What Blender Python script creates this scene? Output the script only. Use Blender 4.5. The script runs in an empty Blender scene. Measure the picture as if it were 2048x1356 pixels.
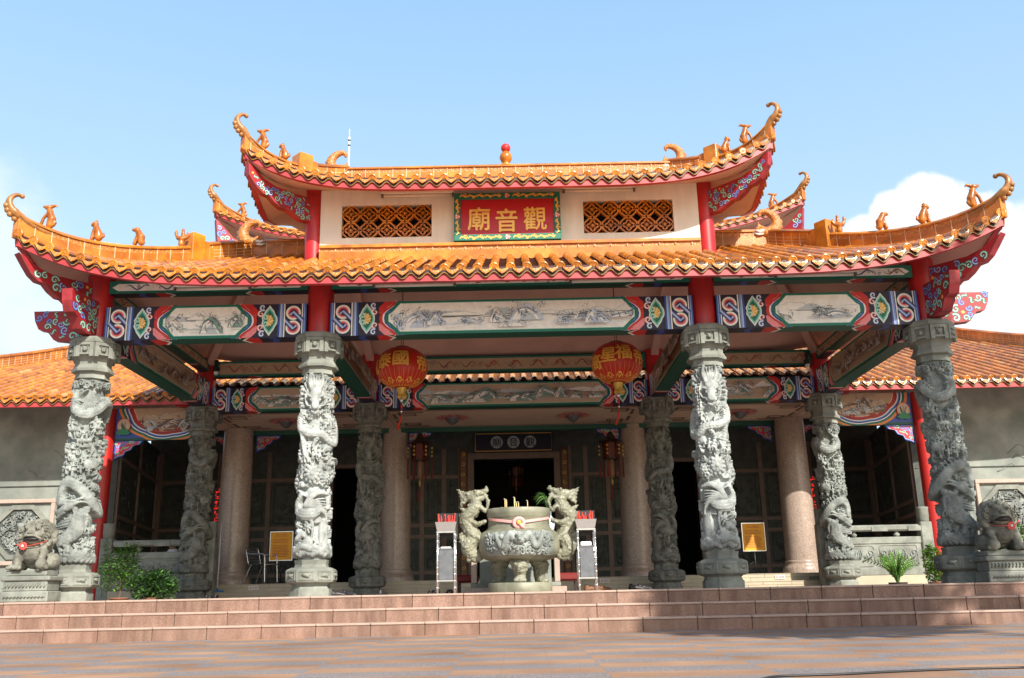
import bpy, bmesh, math, random
import numpy as np
from mathutils import Vector, Matrix
R_ = math.radians
S = bpy.context.scene
C = S.collection
rnd = random.Random(7)
PI = math.pi

# ------------------------------------------------------------------ camera
F_PX, PITCH, ROLL, CAMZ = 1886.0, .268, .0207, -.08
_R0 = Vector((1, 0, 0)); _U0 = Vector((0, -math.sin(PITCH), math.cos(PITCH))); _F = Vector((0, math.cos(PITCH), math.sin(PITCH)))
_R = _R0 * math.cos(ROLL) - _U0 * math.sin(ROLL); _U = _R0 * math.sin(ROLL) + _U0 * math.cos(ROLL)
def at(px, py, Y):
    d = _R * (px - 1024) + _U * (678 - py) + _F * F_PX
    p = d * (Y / d.y); p.z += CAMZ
    return p
cam = bpy.data.cameras.new('camera'); cam.sensor_width = 36; cam.lens = 36 * F_PX / 2048; cam.clip_end = 6000; cam.clip_start = .05
co = bpy.data.objects.new('camera', cam); C.objects.link(co); S.camera = co
m = Matrix((_R, _U, -_F)).transposed().to_4x4(); m.translation = (0, 0, CAMZ); co.matrix_world = m

# ------------------------------------------------------------------ materials
M = {}
def mat(key, col, rough=.55, var=.12, vscale=6, col2=None, bump=0, bscale=40, metal=0, spec=.5, emit=None, stretch=None, speck=None, coat=0):
    mt = bpy.data.materials.new(key); mt.use_nodes = True
    nt = mt.node_tree; b = nt.nodes['Principled BSDF']
    b.inputs['Roughness'].default_value = rough; b.inputs['Metallic'].default_value = metal
    b.inputs['Specular IOR Level'].default_value = spec
    if coat: b.inputs['Coat Weight'].default_value = coat; b.inputs['Coat Roughness'].default_value = .12
    tc = nt.nodes.new('ShaderNodeTexCoord'); src = tc.outputs['Object']
    if stretch:
        mp = nt.nodes.new('ShaderNodeMapping'); mp.inputs['Scale'].default_value = stretch
        nt.links.new(src, mp.inputs[0]); src = mp.outputs[0]
    if var or col2:
        n = nt.nodes.new('ShaderNodeTexNoise'); n.inputs['Scale'].default_value = vscale; n.inputs['Detail'].default_value = 6; n.inputs['Roughness'].default_value = .6
        nt.links.new(src, n.inputs['Vector'])
        r = nt.nodes.new('ShaderNodeValToRGB'); c2 = col2 or tuple(min(1, c * (1 + var)) for c in col); c1 = col if col2 else tuple(c * (1 - var) for c in col)
        r.color_ramp.elements[0].position = .32; r.color_ramp.elements[1].position = .68
        r.color_ramp.elements[0].color = (*c1, 1); r.color_ramp.elements[1].color = (*c2, 1)
        nt.links.new(n.outputs['Fac'], r.inputs[0]); out = r.outputs[0]
        if speck:
            v = nt.nodes.new('ShaderNodeTexNoise'); v.inputs['Scale'].default_value = speck[0]; v.inputs['Detail'].default_value = 2
            nt.links.new(tc.outputs['Object'], v.inputs['Vector'])
            mr = nt.nodes.new('ShaderNodeValToRGB'); mr.color_ramp.elements[0].position = .42; mr.color_ramp.elements[1].position = .6
            mr.color_ramp.elements[0].color = (1 - speck[1],) * 3 + (1,); mr.color_ramp.elements[1].color = (1 + speck[1],) * 3 + (1,)
            nt.links.new(v.outputs['Fac'], mr.inputs[0])
            mx = nt.nodes.new('ShaderNodeMix'); mx.data_type = 'RGBA'; mx.blend_type = 'MULTIPLY'; mx.inputs[0].default_value = 1
            nt.links.new(out, mx.inputs[6]); nt.links.new(mr.outputs[0], mx.inputs[7]); out = mx.outputs[2]
        nt.links.new(out, b.inputs['Base Color'])
    else:
        b.inputs['Base Color'].default_value = (*col, 1)
    if bump:
        n2 = nt.nodes.new('ShaderNodeTexNoise'); n2.inputs['Scale'].default_value = bscale; n2.inputs['Detail'].default_value = 5
        nt.links.new(src, n2.inputs['Vector'])
        bp = nt.nodes.new('ShaderNodeBump'); bp.inputs['Strength'].default_value = bump; bp.inputs['Distance'].default_value = .02
        nt.links.new(n2.outputs['Fac'], bp.inputs['Height']); nt.links.new(bp.outputs[0], b.inputs['Normal'])
    if emit:
        b.inputs['Emission Color'].default_value = (*emit[0], 1); b.inputs['Emission Strength'].default_value = emit[1]
    M[key] = mt
    return mt
mat('glaze', (.41, .128, .012), .26, col2=(.62, .235, .026), vscale=5, bump=.12, bscale=60, spec=.6, speck=(1.6, .22))
mat('glaze_pale', (.50, .24, .07), .4, col2=(.64, .36, .14), vscale=12, bump=.2, bscale=50)
mat('glaze_dark', (.30, .085, .012), .28, col2=(.46, .16, .022), vscale=7, bump=.15, bscale=50, speck=(2, .25))
mat('glaze_brick', (.40, .115, .015), .3, col2=(.56, .2, .028), vscale=4, bump=.2, bscale=45, speck=(1.8, .25))
mat('glaze_relief', (.30, .085, .012), .25, col2=(.66, .28, .07), vscale=28, bump=.9, bscale=38)
mat('glaze_old', (.22, .10, .03), .35, col2=(.45, .2, .06), vscale=9, bump=.2)
mat('pan', (.20, .065, .015), .4, col2=(.44, .17, .03), vscale=16, bump=.25, bscale=50, speck=(1.5, .35))
mat('mortar', (.62, .47, .32), .8, bump=.2)
mat('zigzag', (.045, .012, .008), .4)
mat('gilt', (.30, .17, .05), .35)
mat('fascia', (.43, .045, .052), .45, var=.15, vscale=3, speck=(1.3, .16))
mat('soffit', (.60, .40, .34), .75, var=.06, vscale=2)
mat('ceiling_pink', (.57, .355, .305), .75, var=.05, vscale=2, speck=(.9, .06))
mat('porch_cream', (.64, .49, .40), .7, var=.05)
mat('cream', (.70, .68, .60), .7, col2=(.80, .78, .71), vscale=1.6, stretch=(3.5, 1, .7), bump=.06, speck=(1.1, .05))
mat('pillar_red', (.42, .014, .016), .38, var=.1, vscale=3, coat=.15, speck=(2.2, .14))
mat('pole_red', (.40, .015, .012), .4, var=.08, vscale=3)
mat('bracket_red', (.30, .028, .036), .5, var=.15, speck=(3, .2))
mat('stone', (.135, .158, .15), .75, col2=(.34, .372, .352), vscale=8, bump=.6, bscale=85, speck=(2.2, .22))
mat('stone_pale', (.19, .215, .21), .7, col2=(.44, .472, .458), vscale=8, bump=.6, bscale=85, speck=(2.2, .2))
mat('stone_shaded', (.07, .08, .07), .75, col2=(.24, .25, .22), vscale=8, bump=.6, bscale=85)  # darker copy of the stone: shade on the back row put into colour
mat('stone_flat', (.165, .18, .155), .75, col2=(.245, .26, .23), vscale=7, bump=.2, bscale=90, speck=(2.5, .18))
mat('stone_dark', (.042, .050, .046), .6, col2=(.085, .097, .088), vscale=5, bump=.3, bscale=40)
mat('stone_lion', (.10, .105, .085), .8, col2=(.23, .23, .19), vscale=7, bump=.35, bscale=60, speck=(4, .25))
mat('stone_burner', (.16, .16, .11), .5, col2=(.24, .245, .185), vscale=5, bump=.15, bscale=80, speck=(3, .18))
mat('wall_grey', (.165, .195, .175), .8, col2=(.27, .29, .26), vscale=2.5, bump=.3, bscale=8, speck=(1.2, .15))
mat('granite_pink', (.37, .285, .235), .3, var=.1, speck=(110, .5), spec=.6)
mat('granite_trim', (.20, .14, .115), .5, var=.1, speck=(90, .2))
mat('granite_pale', (.42, .33, .28), .5, var=.08, speck=(90, .2))
mat('tile_beige', (.42, .37, .27), .4, var=.08, vscale=4)
mat('tile_joint', (.22, .19, .15), .8)
mat('slab1', (.15, .082, .058), .7, col2=(.285, .175, .13), vscale=3, stretch=(2.2, 1, .5), speck=(90, .2), bump=.15, bscale=90)
mat('slab2', (.13, .07, .05), .7, col2=(.26, .16, .12), vscale=3.6, stretch=(2.6, 1, .4), speck=(90, .2), bump=.15, bscale=90)
mat('slab3', (.175, .097, .07), .7, col2=(.31, .19, .145), vscale=2.6, stretch=(2, 1, .6), speck=(90, .2), bump=.15, bscale=90)
mat('slab_edge', (.40, .29, .24), .6, var=.12, vscale=4, speck=(90, .1))
mat('slab_gap', (.10, .07, .055), .9)
mat('floor_tile', (.24, .15, .11), .5, var=.1)
mat('unlit_black', (.012, .011, .010), .9, var=0)  # near-black colour stands in for the darkness of unlit rooms
mat('wood_dark', (.08, .037, .018), .5, var=.25, vscale=12)
mat('gold', (.80, .48, .10), .35, var=.1, metal=.3)
mat('sign_red', (.42, .008, .018), .35, var=.06)
mat('lantern_red', (.50, .018, .006), .42, var=.12, vscale=4)
mat('lantern_dark', (.12, .01, .006), .5)
mat('cord', (.10, .03, .02), .6)
mat('tassel', (.40, .025, .01), .7)
mat('tassel_dim', (.16, .012, .008), .7)
mat('brass', (.55, .36, .08), .35, metal=.6)
mat('steel', (.62, .63, .64), .25, metal=.9, var=.08)
mat('steel_dull', (.13, .14, .155), .45, metal=.3, var=.2, vscale=9)
mat('black', (.015, .015, .017), .5, var=0)
mat('white_paint', (.78, .77, .74), .5, var=.04)
mat('tube_white', (.75, .72, .66), .4, var=.02)
mat('skin', (.36, .19, .12), .55, var=.05)
mat('shirt', (.74, .76, .80), .8, var=.05)
mat('trousers', (.05, .055, .08), .8)
mat('hair', (.012, .010, .010), .5, var=0)
mat('leaf', (.035, .10, .018), .45, col2=(.10, .23, .04), vscale=9)
mat('leaf_bright', (.06, .17, .02), .4, col2=(.18, .34, .05), vscale=9)
mat('leaf_dark', (.018, .06, .014), .45, col2=(.05, .14, .03), vscale=9)
mat('stem', (.12, .085, .05), .8)
mat('pot', (.28, .12, .07), .7)
mat('soil', (.05, .035, .025), .95)
mat('ribbon_red', (.62, .07, .05), .6)
mat('ribbon_pink', (.75, .36, .34), .6)
mat('incense', (.70, .50, .22), .8)
mat('incense_red', (.70, .05, .03), .7)
mat('ash', (.45, .42, .38), .95)
mat('notice', (.78, .36, .02), .6, var=.06)
mat('notice_ink', (.35, .06, .01), .6)
mat('plastic_blue', (.05, .22, .50), .5)
mat('shoe_black', (.02, .02, .024), .5)
mat('shoe_brown', (.16, .07, .03), .6)
mat('orange_plastic', (.85, .16, .03), .45)
mat('led', (.3, .01, .005), .5, var=0, emit=((1, .02, .01), .9))
mat('led_box', (.03, .01, .01), .5)
mat('glass_white', (.8, .82, .85), .15)
mat('bark', (.12, .09, .06), .9)
mat('porcelain', (.55, .62, .72), .2)
mat('cushion', (.17, .012, .012), .6)
mat('dark_wood', (.025, .012, .008), .5, var=.25, vscale=12)
# paints for the ornament
P = dict(navy=(.012, .012, .035), white=(.84, .83, .79), pale=(.66, .62, .55), tan=(.46, .34, .23), tan2=(.52, .40, .29), green=(.004, .15, .10), dgreen=(.006, .075, .05), teal=(.10, .42, .34),
         lteal=(.42, .70, .62), blue=(.03, .075, .32), lblue=(.20, .32, .66), sky=(.42, .52, .78), red=(.55, .02, .02), pink=(.76, .23, .25), lpink=(.82, .52, .48), yellow=(.78, .42, .07), cream2=(.85, .62, .30),
         ink=(.035, .04, .05), ink2=(.15, .18, .22), ink3=(.50, .56, .60), inkblue=(.07, .10, .20), washblue=(.52, .59, .72), washgreen=(.20, .34, .30), brown=(.22, .10, .05), dred=(.30, .03, .02),
         orange=(.72, .22, .04), lotus=(.62, .17, .17), leafp=(.02, .20, .09), violet=(.14, .09, .30), black=(.01, .01, .012), rustred=(.40, .07, .04), bred=(.33, .014, .02))
for k, v in P.items(): mat('p_' + k, v, .5, var=.08, vscale=14)

# paving: blocks of terracotta and grey tiles in a checker
def paving():
    mt = bpy.data.materials.new('paving'); mt.use_nodes = True; nt = mt.node_tree; L = nt.links; b = nt.nodes['Principled BSDF']; b.inputs['Roughness'].default_value = .75
    g = nt.nodes.new('ShaderNodeNewGeometry'); sx = nt.nodes.new('ShaderNodeSeparateXYZ'); L.new(g.outputs['Position'], sx.inputs[0])
    def mth(op, a, bb=None):
        n = nt.nodes.new('ShaderNodeMath'); n.operation = op
        for i, q in enumerate((a, bb)):
            if q is None: continue
            if isinstance(q, (int, float)): n.inputs[i].default_value = q
            else: L.new(q, n.inputs[i])
        return n.outputs[0]
    W, D = 1.14, .42
    u = mth('DIVIDE', mth('ADD', sx.outputs['X'], .57 - .06), W); v = mth('DIVIDE', sx.outputs['Y'], D)
    ch = mth('MODULO', mth('ADD', mth('ADD', mth('FLOOR', u), mth('FLOOR', v)), 400), 2)
    fu = mth('FRACT', mth('MULTIPLY', u, 3)); fv = mth('FRACT', v)
    jx = mth('LESS_THAN', mth('ABSOLUTE', mth('SUBTRACT', fu, .5)), .5 - .012); jy = mth('LESS_THAN', mth('ABSOLUTE', mth('SUBTRACT', fv, .5)), .5 - .008)
    joint = mth('MULTIPLY', jx, jy)
    n1 = nt.nodes.new('ShaderNodeTexNoise'); n1.inputs['Scale'].default_value = 1.1; n1.inputs['Detail'].default_value = 5; L.new(g.outputs['Position'], n1.inputs['Vector'])
    n2 = nt.nodes.new('ShaderNodeTexNoise'); n2.inputs['Scale'].default_value = 75; n2.inputs['Detail'].default_value = 3; L.new(g.outputs['Position'], n2.inputs['Vector'])
    def ramp(fac, c1, c2, p0=.3, p1=.7):
        r = nt.nodes.new('ShaderNodeValToRGB'); r.color_ramp.elements[0].position = p0; r.color_ramp.elements[1].position = p1
        r.color_ramp.elements[0].color = (*c1, 1); r.color_ramp.elements[1].color = (*c2, 1); L.new(fac, r.inputs[0]); return r.outputs[0]
    def mix(fac, a, bb, t='MIX'):
        n = nt.nodes.new('ShaderNodeMix'); n.data_type = 'RGBA'; n.blend_type = t
        if isinstance(fac, (int, float)): n.inputs[0].default_value = fac
        else: L.new(fac, n.inputs[0])
        for i, q in ((6, a), (7, bb)):
            if isinstance(q, tuple): n.inputs[i].default_value = (*q, 1)
            else: L.new(q, n.inputs[i])
        return n.outputs[2]
    org = ramp(n1.outputs['Fac'], (.27, .15, .086), (.375, .225, .138)); gry = ramp(n2.outputs['Fac'], (.13, .112, .108), (.31, .275, .265), .35, .65)
    c = mix(ch, gry, org); c = mix(joint, (.24, .18, .14), c)
    c = mix(.7, c, ramp(n1.outputs['Fac'], (.75, .75, .78), (1.15, 1.12, 1.1)), 'MULTIPLY')
    L.new(c, b.inputs['Base Color'])
    bp = nt.nodes.new('ShaderNodeBump'); bp.inputs['Strength'].default_value = .25; bp.inputs['Distance'].default_value = .004; L.new(n2.outputs['Fac'], bp.inputs['Height']); L.new(bp.outputs[0], b.inputs['Normal'])
    M['paving'] = mt
paving()

# ------------------------------------------------------------------ object helpers
WO = {}
def tag(o, label=None, cat=None, group=None, kind=None):
    if label: o['label'] = label
    if cat: o['category'] = cat
    if group: o['group'] = group
    if kind: o['kind'] = kind
    return o
def thing(name, label, cat, loc=(0, 0, 0), group=None, rz=0):
    o = bpy.data.objects.new(name, None); C.objects.link(o); o.location = loc; o.rotation_euler.z = rz; o.empty_display_size = .2
    WO[o.name] = Vector(loc)
    return tag(o, label, cat, group, 'thing')
class MB:
    """collects shapes and links them as one mesh object"""
    def __init__(s): s.v = []; s.f = []; s.m = []; s.sm = []; s.x = None; s.dm = 'stone'
    def add(s, vs, fs, m=None, smooth=False):
        k = len(s.v)
        if s.x is not None: vs = [s.x @ Vector(p) for p in vs]
        s.v.extend([tuple(p) for p in vs]); m = m or s.dm
        for f in fs: s.f.append([i + k for i in f]); s.m.append(m); s.sm.append(smooth)
        return s
    def box(s, x0, x1, y0, y1, z0, z1, m=None, bev=0):
        if bev and min(x1 - x0, y1 - y0, z1 - z0) > 2.2 * bev:
            b = bev; o = []
            # chamfered box: 24 verts
            for sx in (0, 1):
                for sy in (0, 1):
                    for sz in (0, 1):
                        X = (x0, x1)[sx]; Y = (y0, y1)[sy]; Z = (z0, z1)[sz]; dx = (b, -b)[sx]; dy = (b, -b)[sy]; dz = (b, -b)[sz]
                        o += [(X, Y + dy, Z + dz), (X + dx, Y, Z + dz), (X + dx, Y + dy, Z)]
            def I(a, bb, c, k): return ((a * 2 + bb) * 2 + c) * 3 + k
            fs = []
            for a in (0, 1):
                fs.append([I(a, 0, 0, 0), I(a, 1, 0, 0), I(a, 1, 1, 0), I(a, 0, 1, 0)][::(-1 if a == 0 else 1)])
                fs.append([I(0, a, 0, 1), I(1, a, 0, 1), I(1, a, 1, 1), I(0, a, 1, 1)][::(1 if a == 0 else -1)])
                fs.append([I(0, 0, a, 2), I(1, 0, a, 2), I(1, 1, a, 2), I(0, 1, a, 2)][::(-1 if a == 0 else 1)])
            for a in (0, 1):
                for c in (0, 1):
                    fs.append([I(a, c, 0, 0), I(a, c, 1, 0), I(a, c, 1, 1), I(a, c, 0, 1)])
                    fs.append([I(a, 0, c, 0), I(a, 1, c, 0), I(a, 1, c, 2), I(a, 0, c, 2)])
                    fs.append([I(0, a, c, 1), I(1, a, c, 1), I(1, a, c, 2), I(0, a, c, 2)])
                    for e in (0, 1): fs.append([I(a, c, e, 0), I(a, c, e, 1), I(a, c, e, 2)])
            # remove duplicates of corner tris
            seen = set(); ff = []
            for f in fs:
                k = tuple(sorted(f))
                if k not in seen: seen.add(k); ff.append(f)
            return s.add(o, ff, m)
        vs = [(x0, y0, z0), (x1, y0, z0), (x1, y1, z0), (x0, y1, z0), (x0, y0, z1), (x1, y0, z1), (x1, y1, z1), (x0, y1, z1)]
        return s.add(vs, [(0, 3, 2, 1), (4, 5, 6, 7), (0, 1, 5, 4), (1, 2, 6, 5), (2, 3, 7, 6), (3, 0, 4, 7)], m)
    def prism(s, pts, d, m=None, smooth=False):
        """closed 3-D outline extruded by vector d"""
        n = len(pts); d = Vector(d); a = [Vector(p) for p in pts]
        return s.add(a + [p + d for p in a], [list(range(n))[::-1], list(range(n, 2 * n))] + [(i, (i + 1) % n, n + (i + 1) % n, n + i) for i in range(n)], m, smooth)
    def lathe(s, prof, c=(0, 0, 0), n=24, m=None, smooth=True, rot=0, sy=1):
        vs = []; fs = []
        for r, z in prof:
            for i in range(n):
                a = 2 * PI * i / n + rot; vs.append((c[0] + r * math.cos(a), c[1] + sy * r * math.sin(a), c[2] + z))
        for j in range(len(prof) - 1):
            for i in range(n): fs.append((j * n + i, j * n + (i + 1) % n, (j + 1) * n + (i + 1) % n, (j + 1) * n + i))
        s.add(vs, fs, m, smooth)
        k = len(prof) - 1
        return s.add([vs[i] for i in range(n)] + [vs[k * n + i] for i in range(n)], [list(range(n))[::-1], list(range(n, 2 * n))], m) if s.x is None else s._caps(vs, n, k, m)
    def _caps(s, vs, n, k, m): return s.add([vs[i] for i in range(n)] + [vs[k * n + i] for i in range(n)], [list(range(n))[::-1], list(range(n, 2 * n))], m)
    def tube(s, pts, r, n=8, m=None, cap=True, flat=1.0):
        pts = [Vector(p) for p in pts]; N = len(pts); rs = r if hasattr(r, '__len__') else [r] * N
        vs = []; fs = []; prev = None
        for i, p in enumerate(pts):
            t = (pts[min(i + 1, N - 1)] - pts[max(i - 1, 0)])
            t = t.normalized() if t.length > 1e-9 else Vector((0, 0, 1))
            if prev is None:
                u = Vector((0, 0, 1)) if abs(t.z) < .9 else Vector((1, 0, 0)); a = t.cross(u).normalized()
            else: a = (prev - t * prev.dot(t)).normalized()
            prev = a; b = t.cross(a)
            for k in range(n):
                q = 2 * PI * k / n; vs.append(p + (a * math.cos(q) + b * math.sin(q) * flat) * rs[i])
        for i in range(N - 1):
            for k in range(n): fs.append((i * n + k, i * n + (k + 1) % n, (i + 1) * n + (k + 1) % n, (i + 1) * n + k))
        if cap: fs += [list(range(n))[::-1], list(range((N - 1) * n, N * n))]
        return s.add(vs, fs, m, True)
    def ball(s, c, r, m=None, n=12, sc=(1, 1, 1)):
        vs = []; fs = []; k = n // 2
        for j in range(k + 1):
            a = PI * j / k
            for i in range(n): b = 2 * PI * i / n; vs.append((c[0] + sc[0] * r * math.sin(a) * math.cos(b), c[1] + sc[1] * r * math.sin(a) * math.sin(b), c[2] - sc[2] * r * math.cos(a)))
        for j in range(k):
            for i in range(n): fs.append((j * n + i, j * n + (i + 1) % n, (j + 1) * n + (i + 1) % n, (j + 1) * n + i))
        return s.add(vs, fs, m, True)
    def build(s, name, parent=None, local=False, label=None, merge=False):
        me = bpy.data.meshes.new(name); off = WO.get(parent.name, Vector()) if parent is not None and not local else Vector()
        me.from_pydata([(p[0] - off.x, p[1] - off.y, p[2] - off.z) for p in s.v], [], s.f)
        keys = list(dict.fromkeys(s.m))
        for k in keys: me.materials.append(M[k])
        ix = {k: i for i, k in enumerate(keys)}
        me.polygons.foreach_set('material_index', [ix[k] for k in s.m]); me.polygons.foreach_set('use_smooth', s.sm)
        if merge:
            bm = bmesh.new(); bm.from_mesh(me); bmesh.ops.remove_doubles(bm, verts=bm.verts, dist=1e-4); bmesh.ops.recalc_face_normals(bm, faces=bm.faces); bm.to_mesh(me); bm.free()
        me.update()
        o = bpy.data.objects.new(name, me); C.objects.link(o)
        if parent is not None: o.parent = parent; WO[o.name] = off.copy()
        if label: o['label'] = label
        return o
def single(mb, name, label, cat, loc, group=None, kind='thing'):
    """a thing that is one mesh, its origin at loc (shapes in world coordinates)"""
    e = Vector(loc); mb.v = [(p[0] - e.x, p[1] - e.y, p[2] - e.z) for p in mb.v]
    o = mb.build(name); o.location = loc; WO[o.name] = e
    return tag(o, label, cat, group, kind)
def kids(o): return [c for c in bpy.data.objects if c.parent == o]
def copy_tree(o, parent=None):
    ch = kids(o); c = o.copy(); C.objects.link(c); c.parent = parent
    for k in ch: copy_tree(k, c)
    return c
def place(o, loc, label=None, sc=(1, 1, 1), rz=0):
    o.location = loc; o.scale = sc; o.rotation_euler.z = rz
    if label: o['label'] = label
    return o
def blob(prims, name, mkey, parent=None, voxel=.015, smooth=6, local=False, rough=0, freq=30):
    """sculpted solid: overlapping balls and tubes fused into one skin by a voxel remesh. prims: ('b',c,r,scale) ('t',pts,radii)"""
    mb = MB()
    for p in prims:
        if p[0] == 'b': mb.ball(p[1], p[2], mkey, 14, p[3] if len(p) > 3 else (1, 1, 1))
        else: mb.tube(p[1], p[2], 10, mkey); rs = p[2] if hasattr(p[2], '__len__') else [p[2]] * len(p[1]); mb.ball(p[1][0], rs[0], mkey, 10); mb.ball(p[1][-1], rs[-1], mkey, 10)
    t = mb.build('tmp'); md = t.modifiers.new('r', 'REMESH'); md.mode = 'VOXEL'; md.voxel_size = voxel
    if smooth: sm = t.modifiers.new('s', 'SMOOTH'); sm.iterations = smooth; sm.factor = .5
    dg = bpy.context.evaluated_depsgraph_get(); me = bpy.data.meshes.new_from_object(t.evaluated_get(dg)); me.name = name
    bpy.data.objects.remove(t)
    if rough:
        from mathutils import noise
        nm = [v.normal.copy() for v in me.vertices]
        for v, vn in zip(me.vertices, nm):
            q = noise.noise(v.co * freq) + .5 * noise.noise(v.co * freq * 2.1); v.co += vn * (rough * (abs(q) * 2 - .6))
    me.polygons.foreach_set('use_smooth', [True] * len(me.polygons))
    me.materials.clear(); me.materials.append(M[mkey])
    off = WO.get(parent.name, Vector()) if parent is not None and not local else Vector()
    if off.length: me.transform(Matrix.Translation(-off))
    me.update()
    o = bpy.data.objects.new(name, me); C.objects.link(o)
    if parent is not None: o.parent = parent; WO[o.name] = off.copy()
    return o
def spline(pts, n=8):
    """Catmull-Rom through the points"""
    p = [Vector(q) for q in pts]; p = [p[0] * 2 - p[1]] + p + [p[-1] * 2 - p[-2]]; out = []
    for i in range(1, len(p) - 2):
        for k in range(n):
            t = k / n; out.append(.5 * ((2 * p[i]) + (p[i + 1] - p[i - 1]) * t + (2 * p[i - 1] - 5 * p[i] + 4 * p[i + 1] - p[i + 2]) * t * t + (-p[i - 1] + 3 * p[i] - 3 * p[i + 1] + p[i + 2]) * t ** 3))
    out.append(p[-2]); return out
def lerp_list(a, n): 
    k = len(a) - 1; return [a[min(int(i * k / (n - 1)), k - 1)] + (a[min(int(i * k / (n - 1)), k - 1) + 1] - a[min(int(i * k / (n - 1)), k - 1)]) * (i * k / (n - 1) - min(int(i * k / (n - 1)), k - 1)) for i in range(n)]

# ------------------------------------------------------------------ flat painted ornament on a real face
class Decal:
    """coloured paint shapes laid on a plane (origin O, axes u v, normal n), each a hair above the one before"""
    def __init__(s, mb, O, u, v, n=None, step=.00012):
        s.mb = mb; s.O = Vector(O); s.u = Vector(u).normalized(); s.v = Vector(v).normalized(); s.n = Vector(n).normalized() if n is not None else s.u.cross(s.v); s.h = .0012; s.step = step; s.fn = None
    def pt(s, p):
        return s.O + s.u * p[0] + s.v * p[1] + s.n * s.h if s.fn is None else s.fn(p[0], p[1], s.h)
    def poly(s, pts, c):
        s.h += s.step; s.mb.add([s.pt(p) for p in pts], [list(range(len(pts)))], 'p_' + c); return s
    def rect(s, x0, y0, x1, y1, c): return s.poly([(x0, y0), (x1, y0), (x1, y1), (x0, y1)], c)
    def line(s, pts, w, c):
        s.h += s.step; n = len(pts); ws = w if hasattr(w, '__len__') else [w] * n; vs = []
        for i in range(n):
            a = pts[max(i - 1, 0)]; b = pts[min(i + 1, n - 1)]; dx, dy = b[0] - a[0], b[1] - a[1]; l = math.hypot(dx, dy) or 1
            nx, ny = -dy / l * ws[i] / 2, dx / l * ws[i] / 2; vs += [s.pt((pts[i][0] + nx, pts[i][1] + ny)), s.pt((pts[i][0] - nx, pts[i][1] - ny))]
        s.mb.add(vs, [(2 * i, 2 * i + 1, 2 * i + 3, 2 * i + 2) for i in range(n - 1)], 'p_' + c); return s
    def disc(s, x, y, r, c, n=14, ry=None): return s.poly([(x + r * math.cos(2 * PI * i / n), y + (ry or r) * math.sin(2 * PI * i / n)) for i in range(n)], c)
    def arc(s, x, y, r, a0, a1, w, c, n=16): return s.line([(x + r * math.cos(R_(a0 + (a1 - a0) * i / n)), y + r * math.sin(R_(a0 + (a1 - a0) * i / n))) for i in range(n + 1)], w, c)
    def spiral(s, x, y, r, a0, turns, w, c, d=1, n=18):
        return s.line([(x + r * (1 - .85 * i / n) * math.cos(a0 + d * turns * 2 * PI * i / n), y + r * (1 - .85 * i / n) * math.sin(a0 + d * turns * 2 * PI * i / n)) for i in range(n + 1)], [w * (1 - .5 * i / n) for i in range(n + 1)], c)
    def petal(s, x, y, a, l, w, c):
        ca, sa = math.cos(a), math.sin(a); q = [(0, 0), (.35, .5), (.7, .45), (1, 0), (.7, -.45), (.35, -.5)]
        return s.poly([(x + l * p[0] * ca - w * p[1] * sa, y + l * p[0] * sa + w * p[1] * ca) for p in q], c)
def inside(p, poly):
    r = False; j = len(poly) - 1
    for i in range(len(poly)):
        a, b = poly[i], poly[j]
        if (a[1] > p[1]) != (b[1] > p[1]) and p[0] < (b[0] - a[0]) * (p[1] - a[1]) / (b[1] - a[1]) + a[0]: r = not r
        j = i
    return r
def curls(D, poly, sc, seed, cols=('teal', 'lteal', 'blue', 'lblue', 'green', 'yellow')):
    """vine scrolls scattered inside an outline"""
    g = random.Random(seed); xs = [p[0] for p in poly]; ys = [p[1] for p in poly]; done = []
    for _ in range(1500):
        p = (g.uniform(min(xs), max(xs)), g.uniform(min(ys), max(ys)))
        r = sc * g.uniform(.75, 1.15)
        if not all(inside((p[0] + r * math.cos(k), p[1] + r * math.sin(k)), poly) for k in (0, 1.05, 2.1, 3.14, 4.2, 5.2)): continue
        if any(math.hypot(p[0] - q[0], p[1] - q[1]) < (r + q[2]) * .82 for q in done): continue
        done.append((*p, r)); k = g.random(); d = g.choice((-1, 1)); a = g.uniform(0, 6.28)
        if k < .40: D.spiral(*p, r, a, 1.2, r * .75, 'green', d); D.spiral(*p, r, a, 1.2, r * .35, 'lteal', d)
        elif k < .72: D.spiral(*p, r, a, 1.2, r * .75, 'blue', d); D.spiral(*p, r, a, 1.2, r * .32, 'lblue' if g.random() < .6 else 'sky', d)
        elif k < .92:
            L = [(p[0] + r * 1.5 * (t - .5) * math.cos(a) - .5 * r * math.sin(a) * math.sin(t * 6.2), p[1] + r * 1.5 * (t - .5) * math.sin(a) + .5 * r * math.cos(a) * math.sin(t * 6.2)) for t in [i / 8 for i in range(9)]]
            D.line(L, [r * .2 + r * .6 * math.sin(PI * i / 8) for i in range(9)], 'green'); D.line(L, [r * .05 + r * .25 * math.sin(PI * i / 8) for i in range(9)], 'lteal')
        else: D.petal(p[0] - r * .5 * math.cos(a), p[1] - r * .5 * math.sin(a), a, r * 1.1, r * .8, 'yellow')

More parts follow.
